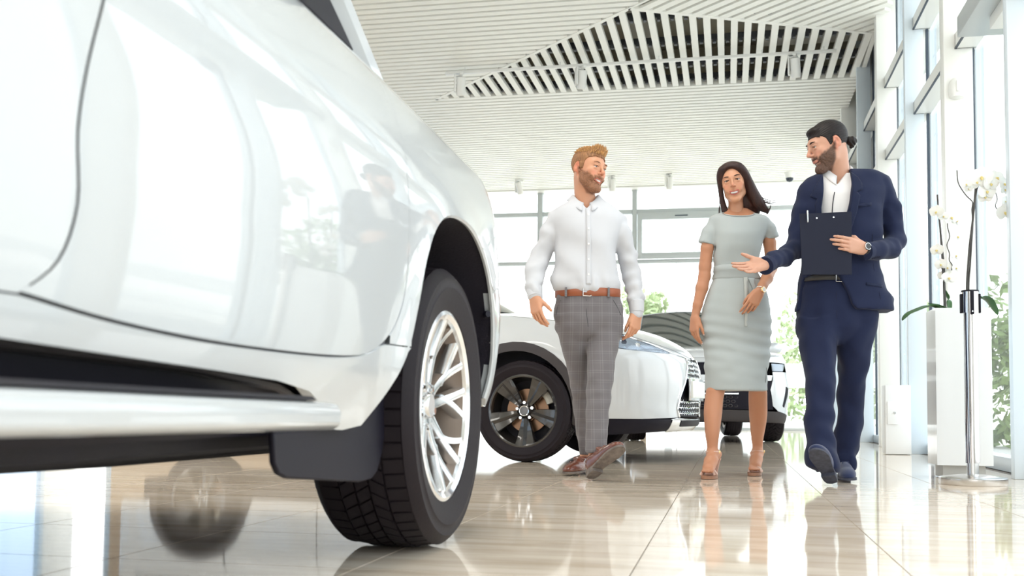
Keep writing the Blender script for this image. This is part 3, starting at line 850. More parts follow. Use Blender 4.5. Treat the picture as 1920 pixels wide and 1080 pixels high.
for sd in (1, -1):
    door = panel('front_door', [(a + 0.0, b + G) for a, b in dbot] + [(a + G, b) for a, b in bseam[::-1][:-1]], S1, M_PEARL, suv, sd, 0.03)
    panel('rear_door', [(a - G, b) for a, b in bseam] + [(-2.70, 1.17), (-2.72, 0.85), (-2.40, 0.80), (-2.30, 0.52), (-2.36, 0.483)], S1, M_PEARL, suv, sd, 0.04)
    hl = [q for q in dbot if q[0] > -0.535 - 0.06 and q[1] > 0.513]
    fend = [(a + 2 * G, b) for a, b in hl] + [(-0.30, 1.165), (0.10, 1.158), (0.42, 1.138), (0.62, 1.09), (0.62, 0.80), (0.42, 0.74)] 
    ar = [(-0.459, 0.506)] + [q for q in archc if q[1] > 0.515 or q[0] > 0]
    ar_f = [q for q in ar if not (q[0] > 0.2 and q[1] < 0.72)]
    fend = [(a + 2 * G, b) for a, b in hl] + [(-0.30, 1.165), (0.10, 1.158), (0.42, 1.138), (0.70, 1.09), (0.70, 0.80), (0.36, 0.725)] + ar_f[::-1] + [(-0.575, 0.5055)]
    panel('fender', fend, S1, M_PEARL, suv, sd, 0.028)
    rk = [q for q in archc if q[0] < 0 and q[1] < 0.500]
    rock = [(-2.36, 0.475)] + [(a, b - G) for a, b in dbot[:-1] if b < 0.50 and a < -0.5] + [(-0.575, 0.5025), (-0.458, 0.5025)] + rk[::-1] + [(-0.72, 0.322), (-0.79, 0.325), (-0.865, 0.365), (-0.95, 0.396), (-1.09, 0.411), (-1.31, 0.42), (-1.58, 0.429), (-1.78, 0.436), (-2.36, 0.44)]
    panel('rocker_panel', rock, S1, M_PEARL, suv, sd, 0.025, skirt=0.03)
    fb = [q for q in archc if q[0] > 0.2 and q[1] < 0.72]
    bump_ = [(0.362, 0.718), (0.42, 0.735), (0.70, 0.795), (1.169, 0.83), (1.169, 0.42), (0.80, 0.37), (0.45, 0.375)] + fb[::-1]
    panel('front_bumper', bump_, S1, M_PEARL, suv, sd, 0.03, skirt=0.03)
    panel('grille', [(0.80, 0.80), (1.169, 0.84), (1.169, 1.06), (0.80, 1.04)], S1, M_TRIM, suv, sd, 0.04, off=-0.01)
    panel('headlight', [(0.72, 0.81), (0.80, 0.81), (0.80, 1.05), (0.72, 1.05)], S1, M_CHROME, suv, sd, 0.04)
    rq = lerp_poly_arc(-WBL, 0.40, 0.46, 5, 175, 18)
    panel('rear_quarter', [(-2.725, 1.165), (-2.745, 0.86)] + [q for q in rq if q[0] < -2.6 ] + [(-3.62, 0.44), (-3.70, 1.165)], S1, M_PEARL, suv, sd, 0.04)
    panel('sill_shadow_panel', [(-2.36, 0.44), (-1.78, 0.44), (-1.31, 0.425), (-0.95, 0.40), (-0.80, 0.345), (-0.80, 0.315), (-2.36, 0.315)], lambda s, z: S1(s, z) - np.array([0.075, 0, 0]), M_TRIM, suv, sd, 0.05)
    rf_ = MB(); rf_.tube([(sd * 0.885, y, z) for y, z in ((-2.3, 0.438), (-1.7, 0.436), (-1.3, 0.425), (-1.0, 0.404), (-0.93, 0.385))], 0.008, 6)
    rf_.build('sill_seal', M_TRIMG, suv)
    liner(suv, S1, archc, sd, 0.34)
    liner(suv, S1, [(a + WBL - WBL, b) for a, b in lerp_poly_arc(0, 0.40, 0.46, -8, 188, 18)], sd, 0.34, -WBL)
    # running board: pale rounded side rail and black top
    ys_ = (-2.45, -1.045)
    rb = MB(); prof = [(1.026, 0.362), (1.018, 0.374), (1.000, 0.378), (0.93, 0.378), (0.80, 0.372), (0.80, 0.345), (0.96, 0.332), (1.010, 0.330), (1.024, 0.338)]
    rb.prism([(sd * a, b) for a, b in prof], ys_, lambda u, v, w_: Vector((u, w_, v + 0.010 * (-(w_ + 1.08)) )))
    o = rb.build('running_board', M_PEARL, suv)
    bv = o.modifiers.new('b', 'BEVEL'); bv.width = 0.006; bv.segments = 3
    MB().prism([(sd * a, b) for a, b in ((1.003, 0.3795), (0.86, 0.3795), (0.86, 0.386), (0.995, 0.386))], (-2.43, -1.10), lambda u, v, w_: Vector((u, w_, v + 0.010 * (-(w_ + 1.08))))).build('step_mat', M_TRIM, o, smooth=False)
    # mud flap behind the front wheel
    mf = [(-0.984, 0.324), (-0.976, 0.268), (-0.955, 0.248), (-0.92, 0.238), (-0.53, 0.205), (-0.45, 0.207), (-0.41, 0.222), (-0.375, 0.262), (-0.33, 0.38), (-0.30, 0.47), (-0.285, 0.60), (-0.40, 0.66), (-0.45, 0.56), (-0.50, 0.45), (-0.60, 0.345), (-0.70, 0.326)]
    mfl = MB(); mfl.prism(mf, (0.0, 0.012), lambda u, v, w_: Vector((sd * (0.875 - w_ - 0.10 * max(0, u + 0.62) * 0.2), u, v)))
    o = mfl.build('mud_flap', M_TRIM, suv); bv = o.modifiers.new('b', 'BEVEL'); bv.width = 0.004; bv.segments = 2
    # door mirror on its dark foot, black sail in the corner of the window
    MB().prism([(-0.52, 1.172), (-0.56, 1.20), (-0.90, 1.42), (-1.00, 1.172)], (0, 0.012), lambda u, v, w_: Vector((sd * (0.835 - w_ - (v - 1.172) * 0.18), u, v))).build('mirror_sail', M_TRIM, suv, smooth=False)
    mr = MB(); mr.tube([(sd * 0.80, -0.80, 1.235), (sd * 0.87, -0.78, 1.25), (sd * 0.95, -0.80, 1.30)], [0.045, 0.042, 0.05], 12)
    mf_ = mr.build('mirror_foot', M_TRIM, suv)
    mh = MB(); g_ = bmesh.ops.create_uvsphere(mh.bm, u_segments=24, v_segments=14, radius=1.0)
    for v in mh.bm.verts:
        c = v.co; v.co = Vector((sd * 1.04 + c.x * 0.125, -0.80 + (abs(c.y) ** 0.8) * math.copysign(1, c.y) * 0.06, 1.385 + (abs(c.z) ** 0.8) * math.copysign(1, c.z) * 0.095))
    mh.build('mirror_housing', M_PEARL, suv, smooth=True)
    # fixing clip and inner lip of the arch
    lip = MB(); A = np.array(archc[6:]); q = S1(A[:, 0], A[:, 1]); 
    lip.tube([(sd * (a[0] - 0.010), a[1], a[2]) for a in q], 0.007, 6); lip.build('arch_lip', M_PEARL, suv)
    cp = S1(np.array([0.385]), np.array([0.655]))[0]
    MB().cyl((sd * (cp[0] - 0.03), cp[1] - 0.012, cp[2]), (sd * (cp[0] - 0.018), cp[1] - 0.02, cp[2]), 0.010, n=12).build('trim_clip', M_TRIM, suv)
    st_ = S1(np.array([0.425, 0.425]), np.array([0.54, 0.40]))
    # panel behind gaps, so seams read dark
    panel('inner_skin', [(-2.4, 0.445), (-1.3, 0.435), (-0.75, 0.44), (-0.50, 0.48), (-0.47, 0.52), (-0.455, 0.60), (-0.42, 0.66), (-0.40, 0.72), (-0.38, 1.10), (-2.6, 1.10)], lambda s, z: S1(s, z) - np.array([0.013, 0, 0]), M_GAP, suv, sd, 0.06, skirt=0.0)
    for (yy, xx) in ((0.0, 0.80), (-WBL, 0.80)):
        wheel(suv, sd * xx, yy, 0.375, 0.25, 0.265, 'silver', sd, phase=R(2), blocks=58 if (sd > 0 and yy == 0) else 0)
# frame rails, driveshaft and tank seen under the sill
ub = MB(); ub.tube([(0.52, -2.6, 0.34), (0.52, -1.4, 0.33), (0.50, -0.9, 0.31), (0.48, -0.1, 0.305)], [0.07, 0.07, 0.06, 0.06], 10)
ub.tube([(-0.52, -2.6, 0.34), (-0.52, -1.4, 0.33), (-0.50, -0.9, 0.31), (-0.48, -0.1, 0.305)], [0.07, 0.07, 0.06, 0.06], 10)
ub.build('frame_rail', M_UNDER, suv)
MB().tube([(0.2, -3.4, 0.34), (0.22, -2.4, 0.33), (0.40, -2.0, 0.32), (0.42, -1.5, 0.31), (0.25, -1.0, 0.31), (0.2, -0.5, 0.32)], [0.04, 0.04, 0.05, 0.065, 0.05, 0.04], 10).build('exhaust_pipe', M_TRIMG, suv)
MB().box((-0.45, -1.9, 0.25), (0.15, -1.0, 0.40), 0.05).build('gearbox', M_UNDER, suv)
MB().cyl((-0.75, 0, 0.36), (0.75, 0, 0.36), 0.035, n=12).build('axle', M_UNDER, suv)
# ------------------------------------------------------------------ white crossover in the middle distance
def off_inner(S, d): return lambda s, z: S(s, z) - np.array([d, 0, 0])
def ring_band(name, S, cy, cz, r0, r1, a0, a1, m, root, sd, off=0.006, ny=0.0):
    out = [(ny + cy + r1 * math.cos(R(a)), cz + r1 * math.sin(R(a))) for a in np.linspace(a0, a1, 22)]
    inn = [(ny + cy + r0 * math.cos(R(a)), cz + r0 * math.sin(R(a))) for a in np.linspace(a1, a0, 22)]
    return panel(name, out + inn, S, m, root, sd, 0.025, off=off)
def bar_on(S, pts, rad, name, m, root, off=0.012, n=6, both=True):
    A = np.array(pts); q = S(A[:, 0], A[:, 1]); c = q.copy()
    nrm = q - np.array([0, 0.2, 0.6]); nrm[:, 2] = 0; nrm /= np.linalg.norm(nrm, axis=1)[:, None]
    q = q + nrm * off
    b = MB()
    pth = [Vector(p) for p in q]
    if both: pth = pth + [Vector((-p.x, p.y, p.z)) for p in pth[::-1]][0 if abs(pth[-1].x) > 1e-3 else 1:]
    b.tube(pth, rad, n); return b.build(name, m, root)

cx2 = empty('crossover_car', (-1.24, 7.90, 0), R(-99), 'white crossover with black five-spoke wheels standing behind the man in the white shirt', 'car')
WB2 = 2.66
P2_ = dict(
    wz=([0.20, 0.30, 0.40, 0.55, 0.70, 0.82, 0.90, 0.96, 1.02, 1.08], [0.84, 0.885, 0.905, 0.915, 0.915, 0.900, 0.870, 0.830, 0.770, 0.70]),
    nz=([0.18, 0.24, 0.30, 0.40, 0.56, 0.70, 0.76, 0.86, 0.96, 1.02], [0.90, 0.985, 1.01, 1.012, 1.02, 1.005, 0.975, 0.87, 0.72, 0.58]),
    yc=0.36, LC=0.80, pw=0.85, wb=WB2, r=0.352, ra=0.47, flare=0.016, taper=0.02, tail=-3.45,
    top=([-3.4, -0.9, -0.3, 0.1, 0.36, 0.65, 0.95, 1.16], [1.06, 1.05, 1.03, 0.99, 0.955, 0.89, 0.80, 0.742]), hinge_top=-0.62, crown=0.060, cpow=2.2,
    paint=M_PAINT, green=((-0.58, 1.07), (-1.42, 1.60), (-3.0, 1.60), (-3.40, 1.10)), gw=(0.74, 0.58), pillars=(-1.55, -2.5), zu=0.22)
S2, W2, zt2 = car_shell(cx2, P2_)
def archp(cy, cz, r, a0, a1, n=18): return [(cy + r * math.cos(R(a)), cz + r * math.sin(R(a))) for a in np.linspace(a0, a1, n)]
topl = lambda a, b, n=8, d=0.0: [(s, float(zt2(s)) - d) for s in np.linspace(a, b, n)]
for sd in (1, -1):
    # fender with the wheel opening, running forward into the bumper skin
    panel('fender', [(-0.50, 1.035)] + topl(-0.45, 0.52, 12)[0:] + [(0.52, 0.79), (0.50, 0.62)] + archp(-0.05, 0.36, 0.465, 30, 186, 22) + [(-0.52, 0.30), (-0.56, 0.60), (-0.55, 0.9)], S2, M_PAINT, cx2, sd, 0.028)
    hlp = [(0.50, 0.905), (0.66, 0.868), (0.82, 0.815), (0.94, 0.765), (0.82, 0.766), (0.64, 0.778), (0.52, 0.795)]
    panel('front_bumper', [(0.527, 0.788), (0.64, 0.771), (0.82, 0.759), (0.945, 0.758), (1.075, 0.735)] + [(1.06, 0.66), (1.02, 0.56), (0.975, 0.46), (0.955, 0.38), (0.965, 0.315)] + [(0.70, 0.305), (0.36, 0.305)] + archp(-0.05, 0.36, 0.465, -8, 29, 8) + [(0.50, 0.615)], S2, M_PAINT, cx2, sd, 0.026)
    hd = panel('headlight', hlp, S2, M_LAMPIN, cx2, sd, 0.02, off=-0.002)
    panel('lamp_cover', hlp, S2, M_CLEAR, hd, sd, 0.03, off=0.006)
    for (s_, z_, r_) in ((0.56, 0.845, 0.026), (0.64, 0.825, 0.024), (0.72, 0.805, 0.020)):
        q = S2(np.array([s_]), np.array([z_]))[0]; n_ = Vector((sd * q[0], q[1] - 0.1, 0)).normalized()
        c = Vector((sd * q[0], q[1], q[2]))
        MB().cyl(c - n_ * 0.01, c + n_ * 0.006, r_, r_ * 0.8, n=18).build('reflector', M_CHROME, hd)
    bar_on(S2, [(0.50, 0.913), (0.66, 0.876), (0.82, 0.823), (0.945, 0.770)], 0.006, 'headlight_trim', M_CHROME, cx2, 0.004, both=False).scale.x = sd
    panel('front_filler', [(s, z) for s, z in topl(0.525, 1.155, 14)] + [(1.155, 0.735), (0.95, 0.768), (0.82, 0.822), (0.66, 0.875), (0.527, 0.905)], S2, M_PAINT, cx2, sd, 0.026)
    ring_band('arch_trim', S2, -0.05, 0.36, 0.405, 0.468, -14, 190, M_TRIMG, cx2, sd, 0.004)
    ring_band('arch_trim', S2, 0.0, 0.36, 0.405, 0.468, -8, 188, M_TRIMG, cx2, sd, 0.004, ny=-WB2)
    panel('lower_bumper', [(0.34, 0.30), (0.70, 0.30), (0.905, 0.302), (0.915, 0.22), (0.36, 0.185)], S2, M_TRIM, cx2, sd, 0.03, off=0.002)
    panel('skid_plate', [(0.91, 0.302), (0.965, 0.31), (1.16, 0.30), (1.16, 0.225), (0.905, 0.215)], S2, M_ALLOY, cx2, sd, 0.03, off=0.006)
    panel('lower_intake', [(0.985, 0.295), (1.16, 0.295), (1.16, 0.255), (0.99, 0.255)], S2, M_TRIM, cx2, sd, 0.03, off=0.012)
    panel('grille', [(1.08, 0.735), (1.16, 0.735), (1.16, 0.32), (0.97, 0.32), (0.955, 0.38), (0.975, 0.46), (1.02, 0.56), (1.06, 0.66)], S2, M_TRIM, cx2, sd, 0.03, off=-0.012)
    bar_on(S2, [(1.085, 0.738), (1.06, 0.66), (1.02, 0.56), (0.975, 0.46), (0.955, 0.38), (0.972, 0.318)], 0.009, 'grille_frame', M_CHROME, cx2, 0.002, both=False).scale.x = sd
    panel('front_door', [(-0.555, 1.03), (-0.565, 0.60), (-0.60, 0.40), (-0.66, 0.34), (-1.60, 0.34), (-1.58, 1.05)], S2, M_PAINT, cx2, sd, 0.04)
    panel('rear_door', [(-1.59, 1.05), (-1.61, 0.34), (-2.16, 0.34)] + archp(-WB2, 0.36, 0.47, 20, 55, 8) + [(-2.42, 1.055)], S2, M_PAINT, cx2, sd, 0.04)
    panel('rear_quarter', [(-2.43, 1.055)] + archp(-WB2, 0.36, 0.47, 58, 178, 14) + [(-3.40, 0.42), (-3.42, 1.055)], S2, M_PAINT, cx2, sd, 0.04)
    panel('sill', [(-0.50, 0.335), (-0.52, 0.20), (-2.16, 0.20), (-2.16, 0.335)], S2, M_TRIM, cx2, sd, 0.05)
    liner(cx2, S2, archp(-0.05, 0.36, 0.465, -12, 188, 22), sd, 0.36)
    liner(cx2, S2, archp(0, 0.36, 0.465, -8, 188, 18), sd, 0.36, -WB2)
    panel('inner_skin', [(-2.1, 0.34), (-0.55, 0.34), (-0.56, 0.70), (-0.50, 0.86), (-0.45, 0.96), (-2.4, 1.0)], off_inner(S2, 0.013), M_GAP, cx2, sd, 0.06, skirt=0.0)
    mr = MB(); bmesh.ops.create_uvsphere(mr.bm, u_segments=20, v_segments=12, radius=1.0)
    for v in mr.bm.verts: v.co = Vector((sd * (0.98 + v.co.x * 0.11), -0.72 + v.co.y * 0.06, 1.13 + v.co.z * 0.075))
    mr.build('mirror_housing', M_PAINT, cx2, smooth=True)
    MB().tube([(sd * 0.82, -0.70, 1.03), (sd * 0.90, -0.70, 1.08)], 0.03, 8).build('mirror_foot', M_TRIM, cx2)
for z_ in (0.345, 0.385, 0.425, 0.60, 0.635, 0.67, 0.705):
    s0_ = float(np.interp(z_, [0.32, 0.38, 0.46, 0.56, 0.66, 0.735], [0.975, 0.958, 0.978, 1.022, 1.062, 1.085]))
    bar_on(S2, [(s, z_) for s in np.linspace(s0_, 1.16, 8)], 0.0055, 'grille_bar', M_CHROME, cx2, 0.0)
    q = MB()
    for s in np.linspace(s0_ + 0.01, 1.15, 8):
        for sg in (1, -1):
            a = S2(np.array([s, s + 0.015]), np.array([z_ - 0.014, z_ + 0.016]))
            q.tube([(sg * a[0][0], a[0][1] - 0.002, a[0][2]), (sg * a[1][0], a[1][1] - 0.002, a[1][2])], 0.0022, 5)
    q.build('grille_mesh', M_CHROME, cx2)['kind'] = 'stuff'
pq = MB().box((-0.20, 1.035, 0.455), (0.26, 1.052, 0.575), 0.004).build('number_plate', M_PLATE, cx2)
MB().box((-0.215, 1.022, 0.435), (0.275, 1.038, 0.595), 0.004).build('plate_holder', M_ALLOY, cx2)
MB().box((-0.06, 1.0, 0.46), (0.06, 1.03, 0.56)).build('plate_bracket', M_TRIM, cx2)
for sd in (1, -1):
    wheel(cx2, sd * 0.80, 0.0, 0.352, 0.247, 0.23, 'black', sd, phase=R(3) if sd > 0 else 0, blocks=64 if sd > 0 else 0)
    wheel(cx2, sd * 0.80, -WB2, 0.352, 0.247, 0.23, 'black', sd, phase=R(20))

# ------------------------------------------------------------------ pale crossover far behind, facing the lens
cx3 = empty('parked_crossover', (-0.31, 12.68, 0), R(189.5), 'silvery crossover facing forward far behind the woman, dark mesh grille', 'car')
WB3 = 2.66
P3_ = dict(
    wz=([0.20, 0.30, 0.42, 0.58, 0.75, 0.90, 1.0, 1.06, 1.12], [0.86, 0.89, 0.905, 0.915, 0.910, 0.895, 0.865, 0.82, 0.76]),
    nz=([0.20, 0.26, 0.36, 0.50, 0.70, 0.88, 0.98, 1.06], [0.80, 0.88, 0.91, 0.93, 0.94, 0.91, 0.84, 0.70]),
    yc=0.40, LC=0.80, pw=0.62, wb=WB3, r=0.355, ra=0.47, flare=0.016, taper=0.015, tail=-3.45,
    top=([-3.4, -0.9, -0.3, 0.1, 0.40, 0.7, 1.0, 1.2], [1.10, 1.09, 1.07, 1.05, 1.02, 0.985, 0.965, 0.955]), hinge_top=-0.70, crown=0.075, cpow=2.4,
    paint=M_PAINT3, green=((-0.62, 1.10), (-1.42, 1.62), (-3.0, 1.63), (-3.40, 1.12)), gw=(0.76, 0.60), pillars=(-1.55, -2.5), zu=0.23)
S3, W3, zt3 = car_shell(cx3, P3_)
top3 = lambda a, b, n=8: [(s, float(zt3(s))) for s in np.linspace(a, b, n)]
for sd in (1, -1):
    panel('fender', [(-0.50, 1.07)] + top3(-0.45, 0.60, 10) + [(0.60, 0.80), (0.52, 0.60)] + archp(0, 0.36, 0.46, 30, 186, 20) + [(-0.50, 0.32)], S3, M_PAINT3, cx3, sd, 0.035)
    panel('front_bumper', [(0.61, 0.80), (0.86, 0.80), (0.86, 0.74), (0.90, 0.60), (0.86, 0.42), (0.78, 0.36), (0.55, 0.32), (0.44, 0.34)] + archp(0, 0.36, 0.46, 4, 28, 6) + [(0.53, 0.595)], S3, M_PAINT3, cx3, sd, 0.035)
    panel('upper_grille', [(0.88, 0.905), (1.20, 0.90), (1.20, 0.765), (0.93, 0.765)], S3, M_TRIM, cx3, sd, 0.04, off=0.004)
    panel('grille_band', [(0.87, 0.76), (1.20, 0.76), (1.20, 0.70), (0.89, 0.70)], S3, M_PAINT3, cx3, sd, 0.04, off=0.010)
    panel('lower_grille', [(0.875, 0.69), (1.20, 0.69), (1.20, 0.38), (0.85, 0.38), (0.905, 0.56)], S3, M_TRIM, cx3, sd, 0.04, off=-0.002)
    panel('lower_bumper', [(0.44, 0.335), (0.55, 0.315), (0.78, 0.355), (1.20, 0.375), (1.20, 0.25), (0.46, 0.22)], S3, M_TRIMG, cx3, sd, 0.04, off=0.006)
    panel('front_filler', top3(0.61, 1.20, 12) + [(1.20, 0.91), (0.87, 0.91), (0.61, 0.90)], S3, M_PAINT3, cx3, sd, 0.035)
    h3 = panel('headlight', [(0.61, 0.89), (0.86, 0.895), (0.86, 0.81), (0.70, 0.81)], S3, M_LAMPIN, cx3, sd, 0.03, off=0.0)
    panel('fog_vent', [(0.60, 0.62), (0.68, 0.64), (0.72, 0.42), (0.68, 0.40)], S3, M_TRIM, cx3, sd, 0.03, off=0.004)
    ring_band('arch_trim', S3, 0, 0.36, 0.40, 0.462, 2, 186, M_TRIMG, cx3, sd, 0.004)
    panel('front_door', [(-0.51, 1.07), (-0.52, 0.40), (-0.60, 0.34), (-1.60, 0.34), (-1.58, 1.09)], S3, M_PAINT3, cx3, sd, 0.05)
    panel('rear_door', [(-1.59, 1.09), (-1.61, 0.34), (-2.16, 0.34)] + archp(-WB3, 0.36, 0.47, 20, 55, 8) + [(-2.42, 1.09)], S3, M_PAINT3, cx3, sd, 0.05)
    panel('rear_quarter', [(-2.43, 1.09)] + archp(-WB3, 0.36, 0.47, 58, 178, 12) + [(-3.40, 0.42), (-3.42, 1.09)], S3, M_PAINT3, cx3, sd, 0.05)
    panel('sill', [(-0.48, 0.335), (-0.50, 0.22), (-2.16, 0.22), (-2.16, 0.335)], S3, M_TRIM, cx3, sd, 0.05)
    liner(cx3, S3, archp(0, 0.36, 0.46, -4, 188, 18), sd, 0.36)
    liner(cx3, S3, archp(0, 0.36, 0.46, -4, 188, 18), sd, 0.36, -WB3)
    mr = MB(); bmesh.ops.create_uvsphere(mr.bm, u_segments=20, v_segments=12, radius=1.0)
    for v in mr.bm.verts: v.co = Vector((sd * (1.01 + v.co.x * 0.11), -0.74 + v.co.y * 0.06, 1.16 + v.co.z * 0.075))
    mr.build('mirror_housing', M_PAINT3, cx3, smooth=True)
    MB().tube([(sd * 0.84, -0.74, 1.08), (sd * 0.92, -0.74, 1.12)], 0.03, 8).build('mirror_foot', M_TRIM, cx3)
    wheel(cx3, sd * 0.80, 0.0, 0.355, 0.24, 0.235, 'silver', sd, phase=R(10), blocks=44)
    wheel(cx3, sd * 0.80, -WB3, 0.355, 0.24, 0.235, 'silver', sd, phase=R(30))
hx = bmesh.new()
for r_ in range(6):
    for c_ in range(-9, 10):
        xx = (c_ + (r_ % 2) * 0.5) * 0.062; zz = 0.42 + r_ * 0.048
        if abs(xx) > 0.58 or (abs(xx) < 0.27 and zz > 0.56): continue
        yy = float(S3(np.array([1.2 - abs(xx) / 1.5]), np.array([zz]))[0][1]) + 0.010
        a_ = [hx.verts.new((xx + 0.028 * math.cos(q * math.pi / 3), yy, zz + 0.020 * math.sin(q * math.pi / 3))) for q in range(6)]
        b_ = [hx.verts.new((xx + 0.018 * math.cos(q * math.pi / 3), yy + 0.004, zz + 0.012 * math.sin(q * math.pi / 3))) for q in range(6)]
        for q in range(6): hx.faces.new((a_[q], a_[(q + 1) % 6], b_[(q + 1) % 6], b_[q]))
obj('grille_mesh', hx, M_TRIMG, cx3, smooth=False, kind='stuff')
MB().box((-0.26, 0.955, 0.56), (0.26, 0.97, 0.68), 0.004).build('number_plate', M_TRIM, cx3)
MB().box((-0.27, 0.945, 0.545), (0.27, 0.965, 0.562)).box((-0.27, 0.945, 0.68), (0.27, 0.965, 0.70)).build('plate_holder', M_ALLOY, cx3)
# ================================================================== FIGURES: soft-blended solids turned into one skin
def nets(F, lo, h):
    s = F < 0
    c = np.zeros(tuple(n - 1 for n in F.shape), np.int8)
    sl = lambda d, n: slice(d, n - 1 + d)
    n0, n1, n2 = F.shape
    for i in (0, 1):
        for j in (0, 1):
            for k in (0, 1): c += s[sl(i, n0), sl(j, n1), sl(k, n2)]
    act = (c > 0) & (c < 8); idx = np.argwhere(act)
    if len(idx) == 0: return np.zeros((0, 3)), np.zeros((0, 4), int)
    v = {}
    for i in (0, 1):
        for j in (0, 1):
            for k in (0, 1): v[i, j, k] = F[idx[:, 0] + i, idx[:, 1] + j, idx[:, 2] + k].astype(float)
    acc = np.zeros((len(idx), 3)); cnt = np.zeros(len(idx))
    cs = list(v.keys())
    for a in cs:
        for ax in range(3):
            if a[ax] == 0:
                b = list(a); b[ax] = 1; b = tuple(b)
                va, vb = v[a], v[b]; mk = (va < 0) != (vb < 0)
                t = np.where(mk, va / np.where(mk, va - vb, 1), 0)
                p = np.tile(np.array(a, float), (len(idx), 1)); p[:, ax] += t
                acc += p * mk[:, None]; cnt += mk
    V = (idx + acc / cnt[:, None]) * h + np.array(lo)
    ids = -np.ones(act.shape, np.int64); ids[act] = np.arange(len(idx))
    Q = []
    for ax in range(3):
        a = [slice(None)] * 3; b = [slice(None)] * 3; a[ax] = slice(0, -1); b[ax] = slice(1, None)
        s0, s1 = s[tuple(a)], s[tuple(b)]; o1, o2 = (ax + 1) % 3, (ax + 2) % 3
        e = np.argwhere(s0 != s1)
        ok = (e[:, o1] > 0) & (e[:, o2] > 0) & (e[:, o1] < F.shape[o1] - 1) & (e[:, o2] < F.shape[o2] - 1)
        e = e[ok]; sg = s0[e[:, 0], e[:, 1], e[:, 2]]
        def cid(d1, d2):
            q = e.copy(); q[:, o1] -= d1; q[:, o2] -= d2
            return ids[q[:, 0], q[:, 1], q[:, 2]]
        f = np.stack([cid(0, 0), cid(1, 0), cid(1, 1), cid(0, 1)], 1)
        f[~sg] = f[~sg][:, ::-1]
        Q.append(f)
    return V, np.concatenate(Q)

def relax(V, Q, it=1, lam=0.5):
    n = len(V)
    for _ in range(it):
        a = np.zeros((n, 3)); c = np.zeros(n)
        for i in range(4):
            u, w_ = Q[:, i], Q[:, (i + 1) % 4]
            for k in range(3):
                a[:, k] += np.bincount(u, V[w_, k], n) + np.bincount(w_, V[u, k], n)
            c += np.bincount(u, minlength=n) + np.bincount(w_, minlength=n)
        V = V + lam * (a / np.maximum(c, 1)[:, None] - V)
    return V

